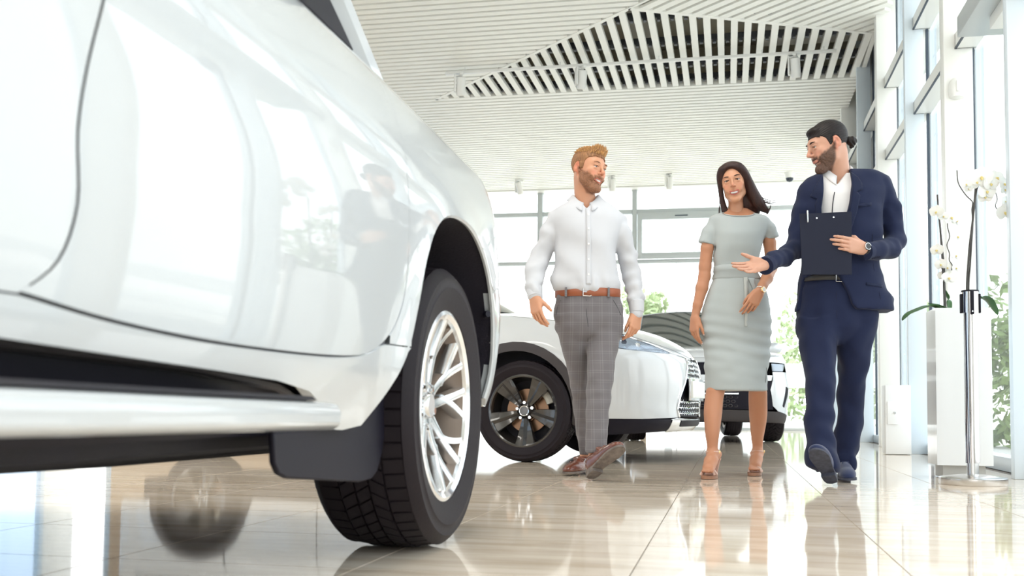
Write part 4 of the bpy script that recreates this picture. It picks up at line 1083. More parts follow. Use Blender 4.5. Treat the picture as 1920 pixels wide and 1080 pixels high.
class Field:
    def __init__(s, lo, hi, h):
        s.lo = np.array(lo, float); s.h = h
        n = np.ceil((np.array(hi) - s.lo) / h).astype(int) + 1
        s.F = np.full(tuple(n), 9.0, np.float32)
        s.ax = [s.lo[i] + h * np.arange(n[i]) for i in range(3)]
    def block(s, lo, hi, pad):
        sl = []
        for i in range(3):
            a = int(max(0, math.floor((lo[i] - pad - s.lo[i]) / s.h))); b = int(min(s.F.shape[i], math.ceil((hi[i] + pad - s.lo[i]) / s.h) + 1))
            sl.append(slice(a, max(a, b)))
        X = s.ax[0][sl[0]][:, None, None]; Y = s.ax[1][sl[1]][None, :, None]; Z = s.ax[2][sl[2]][None, None, :]
        return tuple(sl), X, Y, Z
    def comb(s, sl, d, k, op):
        a = s.F[sl]
        if op == 'sub': d = -d
        if op == 'add':
            if k > 0: hh = np.maximum(k - np.abs(a - d), 0) / k; r = np.minimum(a, d) - hh * hh * k * 0.25
            else: r = np.minimum(a, d)
        else:
            if k > 0: hh = np.maximum(k - np.abs(a - d), 0) / k; r = np.maximum(a, d) + hh * hh * k * 0.25
            else: r = np.maximum(a, d)
        s.F[sl] = r
    def cap(s, a, b, ra, rb=None, k=0.01, op='add', flat=None, fs=1.0):
        a = np.array(a, float); b = np.array(b, float); rb = ra if rb is None else rb; r = max(ra, rb) * max(1, fs)
        sl, X, Y, Z = s.block(np.minimum(a, b) - r, np.maximum(a, b) + r, k + 3 * s.h)
        if 0 in s.F[sl].shape: return s
        ab = b - a; L = max(ab @ ab, 1e-12)
        x, y, z = X - a[0], Y - a[1], Z - a[2]
        t = np.clip((x * ab[0] + y * ab[1] + z * ab[2]) / L, 0, 1)
        dx, dy, dz = x - t * ab[0], y - t * ab[1], z - t * ab[2]
        if flat is not None:
            f = np.array(flat, float); f /= np.linalg.norm(f); q = dx * f[0] + dy * f[1] + dz * f[2]
            w_ = (1 / fs - 1) * q
            dx = dx + w_ * f[0]; dy = dy + w_ * f[1]; dz = dz + w_ * f[2]
        d = np.sqrt(dx * dx + dy * dy + dz * dz) - (ra + (rb - ra) * t)
        s.comb(sl, d, k, op); return s
    def chain(s, pts, k=0.01, op='add', **kw):
        for p, q in zip(pts, pts[1:]): s.cap(p[:3], q[:3], p[3], q[3], k, op, **kw)
        return s
    def ell(s, c, r, M=None, k=0.01, op='add'):
        c = np.array(c, float); r = np.array(r, float); R_ = float(r.max())
        M = np.eye(3) if M is None else np.array(M)
        ext = np.sqrt(((M * r[None, :]) ** 2).sum(1))
        sl, X, Y, Z = s.block(c - ext, c + ext, k + 3 * s.h)
        if 0 in s.F[sl].shape: return s
        x, y, z = X - c[0], Y - c[1], Z - c[2]
        q = [x * M[0, i] + y * M[1, i] + z * M[2, i] for i in range(3)]
        k0 = np.sqrt(sum((q[i] / r[i]) ** 2 for i in range(3))); k1 = np.sqrt(sum((q[i] / r[i] ** 2) ** 2 for i in range(3)))
        d = k0 * (k0 - 1) / np.maximum(k1, 1e-9)
        s.comb(sl, d, k, op); return s
    def stack(s, rows, n=2.3, k=0.02, op='add', caps=True, shrink=0.0):
        """rows (z, cx, cy, a, b) any order: a solid with superelliptic level sections"""
        rows = sorted(rows); A = np.array([r[:5] for r in rows])
        z0, z1 = A[0, 0], A[-1, 0]; m_ = A[:, 3].max() + 0.02; mb_ = A[:, 4].max() + 0.02
        sl, X, Y, Z = s.block((A[:, 1].min() - m_, A[:, 2].min() - mb_, z0), (A[:, 1].max() + m_, A[:, 2].max() + mb_, z1), k + 3 * s.h)
        z = Z.ravel()
        cx, cy, a, b = [interp(np.clip(z, z0, z1), A[:, 0], A[:, i])[None, None, :] for i in (1, 2, 3, 4)]
        a = a - shrink; b = b - shrink
        u = np.abs(X - cx) / a; v = np.abs(Y - cy) / b
        kk = (u ** n + v ** n) ** (1 / n)
        d = (kk - 1) * np.minimum(a, b)
        dz = np.maximum(Z - z1, z0 - Z)
        d = np.maximum(d, dz) if caps else d
        s.comb(sl, d, k, op); return s
    def warp(s, fn):
        X = s.ax[0][:, None, None]; Y = s.ax[1][None, :, None]; Z = s.ax[2][None, None, :]
        near = np.abs(s.F) < 0.05
        i = np.argwhere(near)
        x, y, z = s.ax[0][i[:, 0]], s.ax[1][i[:, 1]], s.ax[2][i[:, 2]]
        s.F[near] += fn(x, y, z).astype(np.float32); return s
    def mask(s, fn, k=0.0):
        X = s.ax[0][:, None, None]; Y = s.ax[1][None, :, None]; Z = s.ax[2][None, None, :]
        d = fn(X, Y, Z) + 0 * s.F
        s.comb(tuple([slice(None)] * 3), d, k, 'max'); return s
    def copy(s):
        o = Field.__new__(Field); o.lo = s.lo; o.h = s.h; o.ax = s.ax; o.F = s.F.copy(); return o
    def mesh(s, off=0.0, it=1):
        F = s.F + off
        F[0] = F[-1] = 1; F[:, 0] = F[:, -1] = 1; F[:, :, 0] = F[:, :, -1] = 1
        V, Q = nets(F, s.lo, s.h)
        return relax(V, Q, it, 0.5), Q
    def front(s, x, z, default=None):
        """depth of the skin nearest the viewer (smallest y) at x, z"""
        fi = (x - s.lo[0]) / s.h; fk = (z - s.lo[2]) / s.h
        i = int(np.clip(math.floor(fi), 0, s.F.shape[0] - 2)); k = int(np.clip(math.floor(fk), 0, s.F.shape[2] - 2))
        a, b = np.clip(fi - i, 0, 1), np.clip(fk - k, 0, 1)
        col = (s.F[i, :, k] * (1 - a) + s.F[i + 1, :, k] * a) * (1 - b) + (s.F[i, :, k + 1] * (1 - a) + s.F[i + 1, :, k + 1] * a) * b
        j = np.argmax(col < 0)
        if j == 0: return default
        t = col[j - 1] / (col[j - 1] - col[j])
        return s.ax[1][j - 1] + t * s.h

def folds(seed, n, kx, kz, amp, ky=None):
    """soft creases: a sum of skewed waves; kx, kz = (low, high) waves per metre"""
    rnd = np.random.RandomState(seed)
    K = [(rnd.uniform(*kx) * rnd.choice([-1, 1]), rnd.uniform(*(ky or kx)) * rnd.choice([-1, 1]), rnd.uniform(*kz), rnd.uniform(0, 6.28), rnd.uniform(0.5, 1)) for _ in range(n)]
    def f(x, y, z):
        r = 0
        for a, b, c, p, w_ in K:
            r = r + w_ * np.sin(6.283 * (a * x + b * y + c * z) + p + 1.2 * np.sin(6.283 * (0.4 * c * x - 0.5 * a * z) + 2 * p))
        return amp * r / math.sqrt(n)
    return f

class Fig:
    def __init__(s, px, t, name='person', label='', group=None):
        o = W(px, 900, t); s.t = t
        s.o = Vector((o.x, o.y, 0)); s.M = Matrix.Rotation(YAW, 3, 'Z'); s.Mi = s.M.transposed()
        s.parts = []; s.cols = []; s.label = label
    def P(s, px, py, d=0.0):
        v = s.Mi @ (W(px, py, s.t + d) - s.o); return (v.x, v.y, v.z)
    def row(s, py, L, Rr, d, b):
        a = s.P(L, py, d); c = s.P(Rr, py, d)
        return ((a[2] + c[2]) / 2, (a[0] + c[0]) / 2, (a[1] + c[1]) / 2, (c[0] - a[0]) / 2, b)
    def rows(s, L): return [s.row(*r) for r in L]
    def pt(s, px, py, d, r): return (*s.P(px, py, d), r)
    def place(s, o):
        o.location = s.o; o.rotation_euler = (0, 0, YAW)
    def add(s, VQ, color):
        s.parts.append((VQ[0], VQ[1])); s.cols.append(color(VQ[0]) if callable(color) else np.tile(np.array(color), (len(VQ[0]), 1)))
    def body(s, material, label, cat='person', name='person'):
        V = []; Q = []; C = []; n = 0
        for (v, q), c in zip(s.parts, s.cols):
            V.append(v); Q.append(q + n); C.append(c); n += len(v)
        V = np.concatenate(V); Q = np.concatenate(Q); C = np.concatenate(C)
        me = bpy.data.meshes.new(name); me.from_pydata(V.tolist(), [], Q.tolist())
        ca = me.color_attributes.new('skin', 'FLOAT_COLOR', 'POINT')
        ca.data.foreach_set('color', np.concatenate([C, np.ones((len(C), 1))], 1).astype(np.float32).ravel())
        o = obj(name, me, material, None, smooth=True, label=label, cat=cat); s.place(o); s.root = o
        return o
    def wear(s, name, VQ, m, label=None, parent=None, smooth=True, kind=None):
        return obj(name, VQ, m, parent or s.root, smooth=smooth, label=label, kind=kind)
    def drape(s, name, poly, field, m, off=0.004, thick=0.004, step=0.008, parent=None, label=None, fall=None):
        """poly in local (x, z); lies on the front of a field"""
        pl = smooth_poly(poly, step); P_ = np.array(pl); lo, hi = P_.min(0), P_.max(0)
        gx, gy = np.meshgrid(np.arange(lo[0] + step / 2, hi[0], step), np.arange(lo[1] + step / 2, hi[1], step))
        G = np.stack([gx.ravel(), gy.ravel()], 1); G = G[in_poly(G, pl)] if len(G) else G
        if len(G): G = G[seg_dist(G, pl) > step * 0.5]
        allp = [Vector(p) for p in pl] + [Vector(p) for p in G.tolist()]; n = len(pl)
        vs, es, fs, *_ = delaunay_2d_cdt(allp, [(i, (i + 1) % n) for i in range(n)], [], 1, 1e-6)
        ys = [field.front(v.x, v.y) for v in vs]
        good = [y for y in ys if y is not None]
        if not good: print('drape misses', name); return None
        for _ in range(40):
            if all(y is not None for y in ys): break
            nb = {}
            for a, b in es:
                if ys[a] is None and ys[b] is not None: nb.setdefault(a, []).append(ys[b])
                if ys[b] is None and ys[a] is not None: nb.setdefault(b, []).append(ys[a])
            if not nb: break
            for a, l in nb.items(): ys[a] = sum(l) / len(l)
        ys = [np.mean(good) if y is None else y for y in ys]
        V = [(v.x, y - off, v.y) for v, y in zip(vs, ys)]
        F = []
        for f in fs:
            a, b, c = [Vector(V[i]) for i in f[:3]]
            F.append(tuple(f) if (b - a).cross(c - a).y < 0 else tuple(f[::-1]))
        o = obj(name, (V, F), m, parent or s.root, smooth=True, label=label)
        md = o.modifiers.new('thick', 'SOLIDIFY'); md.thickness = thick; md.offset = 0
        return o

def Mrot(yaw=0, pitch=0, roll=0):
    """yaw > 0 turns the face to the picture's right; pitch > 0 looks up; roll > 0 tips the crown to the picture's right"""
    m_ = Matrix.Rotation(roll, 3, 'Y') @ Matrix.Rotation(math.pi + yaw, 3, 'Z') @ Matrix.Rotation(pitch, 3, 'X')
    return np.array(m_)

class Head:
    def __init__(s, center, M, sc=1.0, female=False, h=0.0026, smile=1.0, neck=None, nr=0.056, jaw=1.0):
        s.c = np.array(center, float); s.M = M; s.sc = sc
        r = 0.135 * sc
        lo = s.c - r; hi = s.c + r
        if neck is not None:
            lo = np.minimum(lo, np.array(neck) - 0.09); hi = np.maximum(hi, np.array(neck) + 0.09)
            hi[2] = s.c[2] + r
        s.f = f = Field(lo, hi, h)
        L = s.L; E = lambda c, rr, k=0.012, op='add', M2=None: f.ell(L(c), np.array(rr) * sc, M if M2 is None else M @ M2, k * sc, op)
        C = lambda a, b, ra, rb, k=0.012, op='add': f.cap(L(a), L(b), ra * sc, rb * sc, k * sc, op)
        fe = female
        E((0, -0.018, 0.040), (0.074 if not fe else 0.070, 0.094, 0.082))
        E((0, 0.020, 0.0), (0.066 if not fe else 0.062, 0.072, 0.092), 0.03)
        E((0, 0.034, -0.045), (0.052 * jaw, 0.052, 0.058), 0.03)
        for g in (-1, 1):
            C((g * 0.058 * jaw, -0.008, -0.030), (g * 0.050 * jaw, 0.012, -0.062), 0.016, 0.016, 0.02)
            C((g * 0.050 * jaw, 0.012, -0.062), (g * 0.016, 0.070, -0.098), 0.015, 0.014, 0.025)
            E((g * 0.042, 0.064, -0.012), (0.020, 0.017, 0.017), 0.02)
            E((g * 0.035, 0.074, -0.040), (0.015, 0.013, 0.016), 0.016)      # smiling cheek
        E((0, 0.076, -0.102), (0.021, 0.017, 0.015), 0.02)
        E((0, 0.082, 0.034), (0.048, 0.012, 0.012 if not fe else 0.009), 0.02)
        for g in (-1, 1): E((g * 0.031, 0.104, 0.014), (0.0175, 0.014, 0.0105), 0.012, 'sub')
        for g in (-1, 1):
            E((g * 0.031, 0.0822, 0.0205), (0.0160, 0.0125, 0.0056), 0.004)   # upper lid
            E((g * 0.031, 0.0800, 0.0040), (0.0150, 0.0115, 0.0058), 0.006)   # lower lid
        nb = 1.0 if not fe else 0.85
        C((0, 0.088, 0.030), (0, 0.112, -0.012), 0.0066 * nb, 0.0092 * nb, 0.010)
        E((0, 0.114, -0.018), (0.0102 * nb, 0.0115, 0.0088), 0.007)
        for g in (-1, 1): E((g * 0.0125 * nb, 0.100, -0.022), (0.0058, 0.010, 0.0070), 0.005)
        # smile: parted lips drawn back
        f_l = [(-0.033, 0.077, -0.0475), (-0.018, 0.0935, -0.0550), (0, 0.0985, -0.0575), (0.018, 0.0935, -0.0550), (0.033, 0.077, -0.0475)] if smile > 0.3 and not fe else [(-0.0295, 0.0795, -0.0490), (-0.016, 0.0940, -0.0555), (0, 0.0985, -0.0575), (0.016, 0.0940, -0.0555), (0.0295, 0.0795, -0.0490)] if fe else [(-0.026, 0.083, -0.0535), (-0.014, 0.0950, -0.0570), (0, 0.0985, -0.058), (0.014, 0.0950, -0.0570), (0.026, 0.083, -0.0535)]
        lw = 0.0034 if not fe else 0.0029
        up = [(x, y + 0.001, z + 0.0035) for x, y, z in f_l]; dn = [(x, y - 0.001, z - (0.0135 * max(1, smile) if smile > 0.3 else 0.004) * (1 - (x / 0.034) ** 2)) for x, y, z in f_l]
        if smile > 0.3:
            E((0, 0.098, -0.0605), (0.027 if not fe else 0.0235, 0.022, 0.0068 * smile), 0.003, 'sub')
        for a, b in zip(up, up[1:]): C(a, b, lw * 0.9, lw * 0.9, 0.004)
        for a, b in zip(dn, dn[1:]): C(a, b, lw, lw, 0.004)
        s.up, s.dn, s.lw = up, dn, lw
        # ears
        for g in (-1, 1):
            M2 = np.array(Matrix.Rotation(g * R(18), 3, 'Z') @ Matrix.Rotation(R(-10), 3, 'X'))
            E((g * 0.083, -0.014, 0.004), (0.0062, 0.019, 0.031), 0.005, 'add', M2)
            E((g * 0.076, -0.004, -0.022), (0.006, 0.010, 0.012), 0.006)
            E((g * 0.0905, -0.010, 0.008), (0.0085, 0.0105, 0.018), 0.003, 'sub', M2)
        s.skull = f.copy()
        if neck is not None:
            f.cap(L((0, -0.030, -0.045)), neck, nr * sc, nr * 1.10, 0.03)
    def L(s, p): return s.c + s.sc * (s.M @ np.array(p, float))
    def loc(s, V): return (V - s.c) @ s.M / s.sc
    def beard_d(s, x, y, z):
        ax = np.abs(x)
        ln = np.where(ax > 0.030, -0.058 + 0.95 * (ax - 0.030), -0.0765) + 0.25 * np.maximum(0.045 - y, 0)
        cheek = z - ln
        must = np.maximum(np.abs(z + 0.0435 + ax * 0.10) - 0.0068, ax - 0.033)
        cheek = np.minimum(cheek, np.maximum(must, 0.07 - y))
        corner = np.sqrt((ax - 0.0365) ** 2 + (z + 0.060) ** 2) - 0.0085
        cheek = np.minimum(cheek, np.maximum(corner, 0.04 - y))
        cheek = cheek + 0.002 * np.sin(300 * y + 90 * z) * np.sin(170 * z - 60 * y)
        return np.maximum(cheek, np.maximum((s.bback - 0.25 * (z + 0.06)) - y, -0.125 - z))
    bback = 0.012
    def colour(s, base, lip, blush, beard=None):
        base, lip, blush = map(np.array, (base, lip, blush))
        def f(V):
            q = s.loc(V); x, y, z = q.T
            c = np.tile(base, (len(V), 1)).astype(float)
            w_ = np.exp(-(((np.abs(x) - 0.042) / 0.018) ** 2 + ((z + 0.022) / 0.018) ** 2)) * (y > 0.03) * 0.6
            w_ += np.exp(-((x / 0.014) ** 2 + ((z + 0.018) / 0.014) ** 2)) * (y > 0.09) * 0.55
            w_ += np.exp(-(((np.abs(x) - 0.083) / 0.010) ** 2)) * (np.abs(z) < 0.045) * (np.abs(y) < 0.05) * 0.8
            w_ = np.clip(w_, 0, 1)[:, None]; c = c * (1 - w_) + blush * w_
            d = np.full(len(V), 9.0)
            for line in (s.up, s.dn):
                for a, b in zip(line, line[1:]):
                    a = np.array(a); b = np.array(b); ab = b - a; t = np.clip((q - a) @ ab / (ab @ ab), 0, 1)
                    d = np.minimum(d, np.linalg.norm(q - a - t[:, None] * ab, axis=1))
            w_ = (1 - smoothstep(s.lw + 0.0006, s.lw + 0.0022, d))[:, None]; c = c * (1 - w_) + lip * w_
            if beard is not None:
                bd_ = s.beard_d(x, y, z); w_ = (1 - smoothstep(-0.003, 0.009, bd_))[:, None] * 0.85
                onlip = (d > 0.0045)[:, None]; c = np.where(onlip, c * (1 - w_) + np.array(beard) * w_, c)
            ms = ((np.abs(x) < 0.024) & (np.abs(z + 0.0605) < 0.005) & (y < 0.088) & (y > 0.05))[:, None]
            c = np.where(ms, np.array((0.10, 0.02, 0.02)), c)
            return c
        return f
    def details(s, fig, m_hair, iris, brow_w=0.0032, lash=0.0012, teeth=True, brow_up=0.0, closed=0.0, female=False):
        for g in (-1, 1):
            c = s.L((g * 0.031, 0.0755, 0.0125))
            e = MB(); bmesh.ops.create_uvsphere(e.bm, u_segments=20, v_segments=12, radius=0.0122 * s.sc)
            eye = e.build('eye', M_EYEW, fig.root, smooth=True); eye.location = c
            gz = Vector(s.M @ np.array((0, 1, -0.02)))
            p = Vector(c)
            MB().cyl(p + gz * 0.0108 * s.sc, p + gz * 0.0126 * s.sc, 0.0056 * s.sc, 0.0040 * s.sc, n=14).build('iris', iris, eye).location = -p
            up = [s.L((g * (0.031 + u * 0.0155), 0.0925 - 0.006 * u * u - (0.004 if u > 0 else 0) * abs(u), 0.0145 + 0.0035 * (1 - u * u))) for u in np.linspace(-1, 1, 7)]
            MB().tube(up, [lash * 0.5 * s.sc] + [lash * s.sc] * 5 + [lash * 0.5 * s.sc], 6).build('eyelashes', M_LASH, fig.root)
            br = [s.L((g * (0.031 + u * 0.021), 0.0945 - 0.010 * max(0, u) ** 1.5 - 0.002 * u * u, 0.0345 + brow_up + 0.004 * (1 - (u - 0.2) ** 2))) for u in np.linspace(-1, 1, 8)]
            MB().tube(br, [brow_w * q * s.sc for q in (0.6, 1, 1.1, 1.1, 1, 0.85, 0.6, 0.3)], 8).build('eyebrow', m_hair, fig.root)
        if teeth:
            tb_ = MB()
            for k in range(-5, 6):
                x = k * 0.0048
                c = Vector(s.L((x, 0.0915 - 0.0085 * (x / 0.02) ** 2, -0.0588 + 0.003 * (x / 0.02) ** 2)))
                bmv = bmesh.ops.create_cube(tb_.bm, size=1.0)['verts']
                bmesh.ops.transform(tb_.bm, matrix=Matrix.Translation(c) @ (Matrix(s.M.tolist()).to_4x4()) @ Matrix.Diagonal((0.0046 * s.sc, 0.005 * s.sc, (0.0105 if not female else 0.0135) * s.sc, 1)), verts=bmv)
            tb_.build('teeth', M_TEETH, fig.root)

def hand_field(wrist, d, palm, thumb, curls, sc=1.0, arm=None, h=0.0022, spread=0.0, tcurl=0.4, tout=0.7, extra=None, rwrist=0.027):
    """wrist point; d: to the fingers; palm: normal out of the palm; thumb: side of the thumb (unit, square to both).
    curls: bend of index, middle, ring, little in radians per joint"""
    w0 = np.array(wrist, float); d = np.array(d, float); d /= np.linalg.norm(d)
    palm = np.array(palm, float); palm -= d * (palm @ d); palm /= np.linalg.norm(palm)
    sd = np.cross(d, palm); sd *= np.sign(sd @ np.array(thumb, float)) or 1
    pts = [w0 - 0.10, w0 + 0.10]
    lo = w0 + d * 0.09 * sc - 0.125 * sc; hi = w0 + d * 0.09 * sc + 0.125 * sc
    if arm is not None:
        A = np.array([a[:3] for a in arm]); r_ = max(a[3] for a in arm) + 0.01
        lo = np.minimum(lo, A.min(0) - r_); hi = np.maximum(hi, A.max(0) + r_)
    f = Field(lo, hi, h)
    if arm is not None:
        f.chain(arm, k=0.012)
    Q = lambda a, b, c: w0 + sc * (d * a + sd * b + palm * c)
    # palm
    f.cap(Q(-0.012, 0, 0), Q(0.02, 0, 0), rwrist * sc, 0.028 * sc, 0.012, flat=palm, fs=0.72)
    kn = [(0.088, 0.030), (0.093, 0.010), (0.088, -0.010), (0.080, -0.028)]
    for (a, b) in kn: f.cap(Q(0.015, b * 0.55, 0), Q(a, b, -0.002), 0.0175 * sc, 0.0118 * sc, 0.014, flat=palm, fs=0.9)
    f.cap(Q(0.022, 0.018, 0.008), Q(0.058, 0.030, 0.009), 0.016 * sc, 0.012 * sc, 0.012)       # ball of the thumb
    f.cap(Q(0.025, -0.020, 0.007), Q(0.06, -0.024, 0.006), 0.012 * sc, 0.010 * sc, 0.012)
    ln = [(0.044, 0.026, 0.022), (0.048, 0.030, 0.023), (0.045, 0.028, 0.022), (0.034, 0.021, 0.020)]
    rd = [(0.0098, 0.0088, 0.0078, 0.0064), (0.0100, 0.009, 0.008, 0.0066), (0.0096, 0.0086, 0.0076, 0.0062), (0.0086, 0.0076, 0.0068, 0.0056)]
    s_tips = []
    for i in range(4):
        a, b = kn[i]; p = Q(a, b, -0.002); ang = 0.0; sp = spread * (1.5 - i) * 0.5
        dd0 = d * math.cos(sp) + sd * math.sin(sp)
        cu = curls[i] if hasattr(curls[i], '__len__') else (curls[i] * 0.9, curls[i] * 1.1, curls[i] * 0.8)
        for j in range(3):
            ang += cu[j]
            dd = dd0 * math.cos(ang) + palm * math.sin(ang)
            q = p + dd * ln[i][j] * sc
            f.cap(p, q, rd[i][j] * sc, rd[i][j + 1] * sc, 0.003)
            p = q
        s_tips.append((p, dd))
    # thumb leaves the side of the palm near its base
    p = Q(0.024, 0.024, 0.006); a = tout
    d1 = d * math.cos(a) + sd * math.sin(a) * 0.9 + palm * 0.35 * math.sin(a) ; d1 /= np.linalg.norm(d1)
    q = p + d1 * 0.040 * sc; f.cap(p, q, 0.0150 * sc, 0.0112 * sc, 0.010)
    a2 = a - tcurl * 0.5; d2 = d * math.cos(a2) + sd * math.sin(a2) * 0.8 + palm * (0.25 + 0.3 * tcurl); d2 /= np.linalg.norm(d2)
    p = q; q = p + d2 * 0.032 * sc; f.cap(p, q, 0.0108 * sc, 0.0098 * sc, 0.004)
    a3 = a2 - tcurl * 0.6; d3 = d * math.cos(a3) + sd * math.sin(a3) * 0.8 + palm * (0.25 + 0.5 * tcurl); d3 /= np.linalg.norm(d3)
    p = q; q = p + d3 * 0.026 * sc; f.cap(p, q, 0.0098 * sc, 0.0074 * sc, 0.004)
    s_tips.append((q, d3))
    f.tips = s_tips
    return f

def frame_from(o, fwd, up):
    f = Vector(fwd).normalized(); u = Vector(up); u = (u - f * u.dot(f)).normalized(); x = f.cross(u)
    M = Matrix((x, f, u)).transposed().to_4x4(); M.translation = Vector(o); return M

M_EYEW = mat('eye_white', (0.78, 0.76, 0.74), 0.15)
M_LASH = mat('lashes', (0.02, 0.014, 0.012), 0.6)
M_TEETH = mat('teeth', (0.92, 0.90, 0.87), 0.25)
M_IRISB = mat('iris_brown', (0.045, 0.022, 0.012), 0.1)
M_IRISL = mat('iris_blue', (0.10, 0.13, 0.16), 0.1)
def xf(M, V): 
    m_ = np.array(M); return np.asarray(V) @ m_[:3, :3].T + m_[:3, 3]

def shoe(fig, M, m_up, m_sole, L=0.29, label=None, loafer=False, name='shoe'):
    """M: heel-floor frame: +y to the toe, +z up, x across"""
    sc = L / 0.29
    f = Field((-0.065, -0.02, -0.02), (0.065, 0.31, 0.13), 0.0032)
    f.ell((0, 0.045, 0.050), (0.034, 0.048, 0.052), k=0.02); f.ell((0, 0.11, 0.045), (0.038, 0.075, 0.048), k=0.03)
    f.ell((0, 0.19, 0.034), (0.046, 0.075, 0.036), k=0.03); f.ell((0.004, 0.245, 0.028), (0.038, 0.046, 0.024), k=0.02)
    f.ell((0, 0.04, 0.125), (0.026, 0.052, 0.058), k=0.008, op='sub')
    f.mask(lambda X, Y, Z: 0.012 - Z, 0.006)
    if loafer:
        f.ell((0, 0.135, 0.082), (0.040, 0.016, 0.016), k=0.003)
        f.cap((-0.030, 0.19, 0.068), (0.030, 0.19, 0.068), 0.003, k=0.004); f.cap((-0.03, 0.19, 0.068), (-0.036, 0.14, 0.06), 0.003, k=0.004); f.cap((0.03, 0.19, 0.068), (0.036, 0.14, 0.06), 0.003, k=0.004)
    else:
        for k in range(4): f.cap((-0.018, 0.115 + k * 0.016, 0.094 - k * 0.006), (0.018, 0.115 + k * 0.016, 0.094 - k * 0.006), 0.0028, k=0.002)
    V, Q = f.mesh(); o = fig.wear(name, (xf(M, V * sc), Q), m_up, label)
    out = curve2([(-0.026, 0.0), (-0.033, 0.03), (-0.034, 0.09), (-0.043, 0.17), (-0.047, 0.21), (-0.036, 0.265), (0.0, 0.292), (0.032, 0.275), (0.046, 0.225), (0.044, 0.17), (0.034, 0.09), (0.033, 0.03), (0.022, 0.0), (0, -0.008), (-0.026, 0.0)], 4)[:-1]
    Mv = Matrix(M)
    sb = MB(); sb.prism([(a * sc, b * sc) for a, b in out], (0.006, 0.017), lambda u, v, w_: Mv @ Vector((u, v, w_)))
    so_ = sb.build('sole', m_sole, o)
    hb = [(a, b) for a, b in out if b < 0.075] 
    hb = [(-0.034, 0.075)] + [(a, b) for a, b in out if b <= 0.07 and a < 0][::-1][::-1]
    hh = MB(); hh.prism([(a * sc, b * sc) for a, b in [(-0.034, 0.072), (-0.033, 0.03), (-0.026, 0.002), (0, -0.007), (0.024, 0.002), (0.033, 0.03), (0.034, 0.072)]], (-0.012, 0.008), lambda u, v, w_: Mv @ Vector((u, v, w_)))
    hh.build('heel', m_sole, o)
    return o
M_SKIN = mat('skin', (0.6, 0.34, 0.22), 0.42, vcol='skin', sss=0.12, spec=0.4, bump=0.15, bump_scale=260)
M_SHIRT = mat('white_cotton', (0.575, 0.585, 0.62), 0.8, sheen=0.1, bump=0.12, bump_scale=500)
M_BELT = mat('tan_leather', (0.30, 0.085, 0.035), 0.35, bump=0.1, bump_scale=90)
M_BROWN = mat('brown_leather', (0.13, 0.035, 0.018), 0.22, coat=0.4, noise_amt=0.25, noise_scale=14)
M_SOLE = mat('worn_sole', (0.15, 0.125, 0.11), 0.7, noise_amt=0.3, noise_scale=40)
M_HAIRB = mat('ginger_hair', (0.27, 0.125, 0.05), 0.6, noise_amt=0.35, noise_scale=120, vscale=(1, 1, 0.3))
M_BEARDB = mat('ginger_beard', (0.25, 0.11, 0.055), 0.6, noise_amt=0.4, noise_scale=220)
M_SHADOWHOLE = mat('trouser_lining', (0.02, 0.02, 0.025), 0.9)

def check_cloth(name, base, line, pitch=0.055):
    """woven check: fine lines both ways, as printed on the cloth"""
    M = mat(name, base, 0.85, sheen=0.15)
    n = M.node_tree; b = n.nodes['Principled BSDF']
    t = n.nodes.new('ShaderNodeTexCoord'); s = n.nodes.new('ShaderNodeSeparateXYZ'); n.links.new(t.outputs['Object'], s.inputs[0])
    def lines(out, per, wd, off=0.0):
        m1 = n.nodes.new('ShaderNodeMath'); m1.operation = 'MULTIPLY_ADD'; m1.inputs[1].default_value = 1 / per; m1.inputs[2].default_value = off; n.links.new(out, m1.inputs[0])
        m2 = n.nodes.new('ShaderNodeMath'); m2.operation = 'FRACT'; n.links.new(m1.outputs[0], m2.inputs[0])
        m3 = n.nodes.new('ShaderNodeMath'); m3.operation = 'LESS_THAN'; m3.inputs[1].default_value = wd; n.links.new(m2.outputs[0], m3.inputs[0]); return m3.outputs[0]
    acc = None
    for o, w_, of in ((s.outputs['X'], 0.10, 10.0), (s.outputs['X'], 0.06, 10.22), (s.outputs['Z'], 0.09, 10.0), (s.outputs['Z'], 0.05, 10.2)):
        l = lines(o, pitch, w_, of)
        if acc is None: acc = l
        else:
            a = n.nodes.new('ShaderNodeMath'); a.operation = 'ADD'; n.links.new(acc, a.inputs[0]); n.links.new(l, a.inputs[1]); acc = a.outputs[0]
    a = n.nodes.new('ShaderNodeMath'); a.operation = 'MULTIPLY'; a.inputs[1].default_value = 0.30; a.use_clamp = True; n.links.new(acc, a.inputs[0])
    nz = n.nodes.new('ShaderNodeTexNoise'); nz.inputs['Scale'].default_value = 60; n.links.new(t.outputs['Object'], nz.inputs[0])
    mx = n.nodes.new('ShaderNodeMix'); mx.data_type = 'RGBA'; mx.inputs['A'].default_value = (*base, 1); mx.inputs['B'].default_value = (*line, 1)
    n.links.new(a.outputs[0], mx.inputs['Factor']); n.links.new(mx.outputs['Result'], b.inputs['Base Color'])
    return M
M_CHECK = check_cloth('grey_check_wool', (0.140, 0.128, 0.135), (0.25, 0.24, 0.25), 0.052)

m1 = Fig(1105, 5.70)
sk1 = (0.60, 0.30, 0.18)
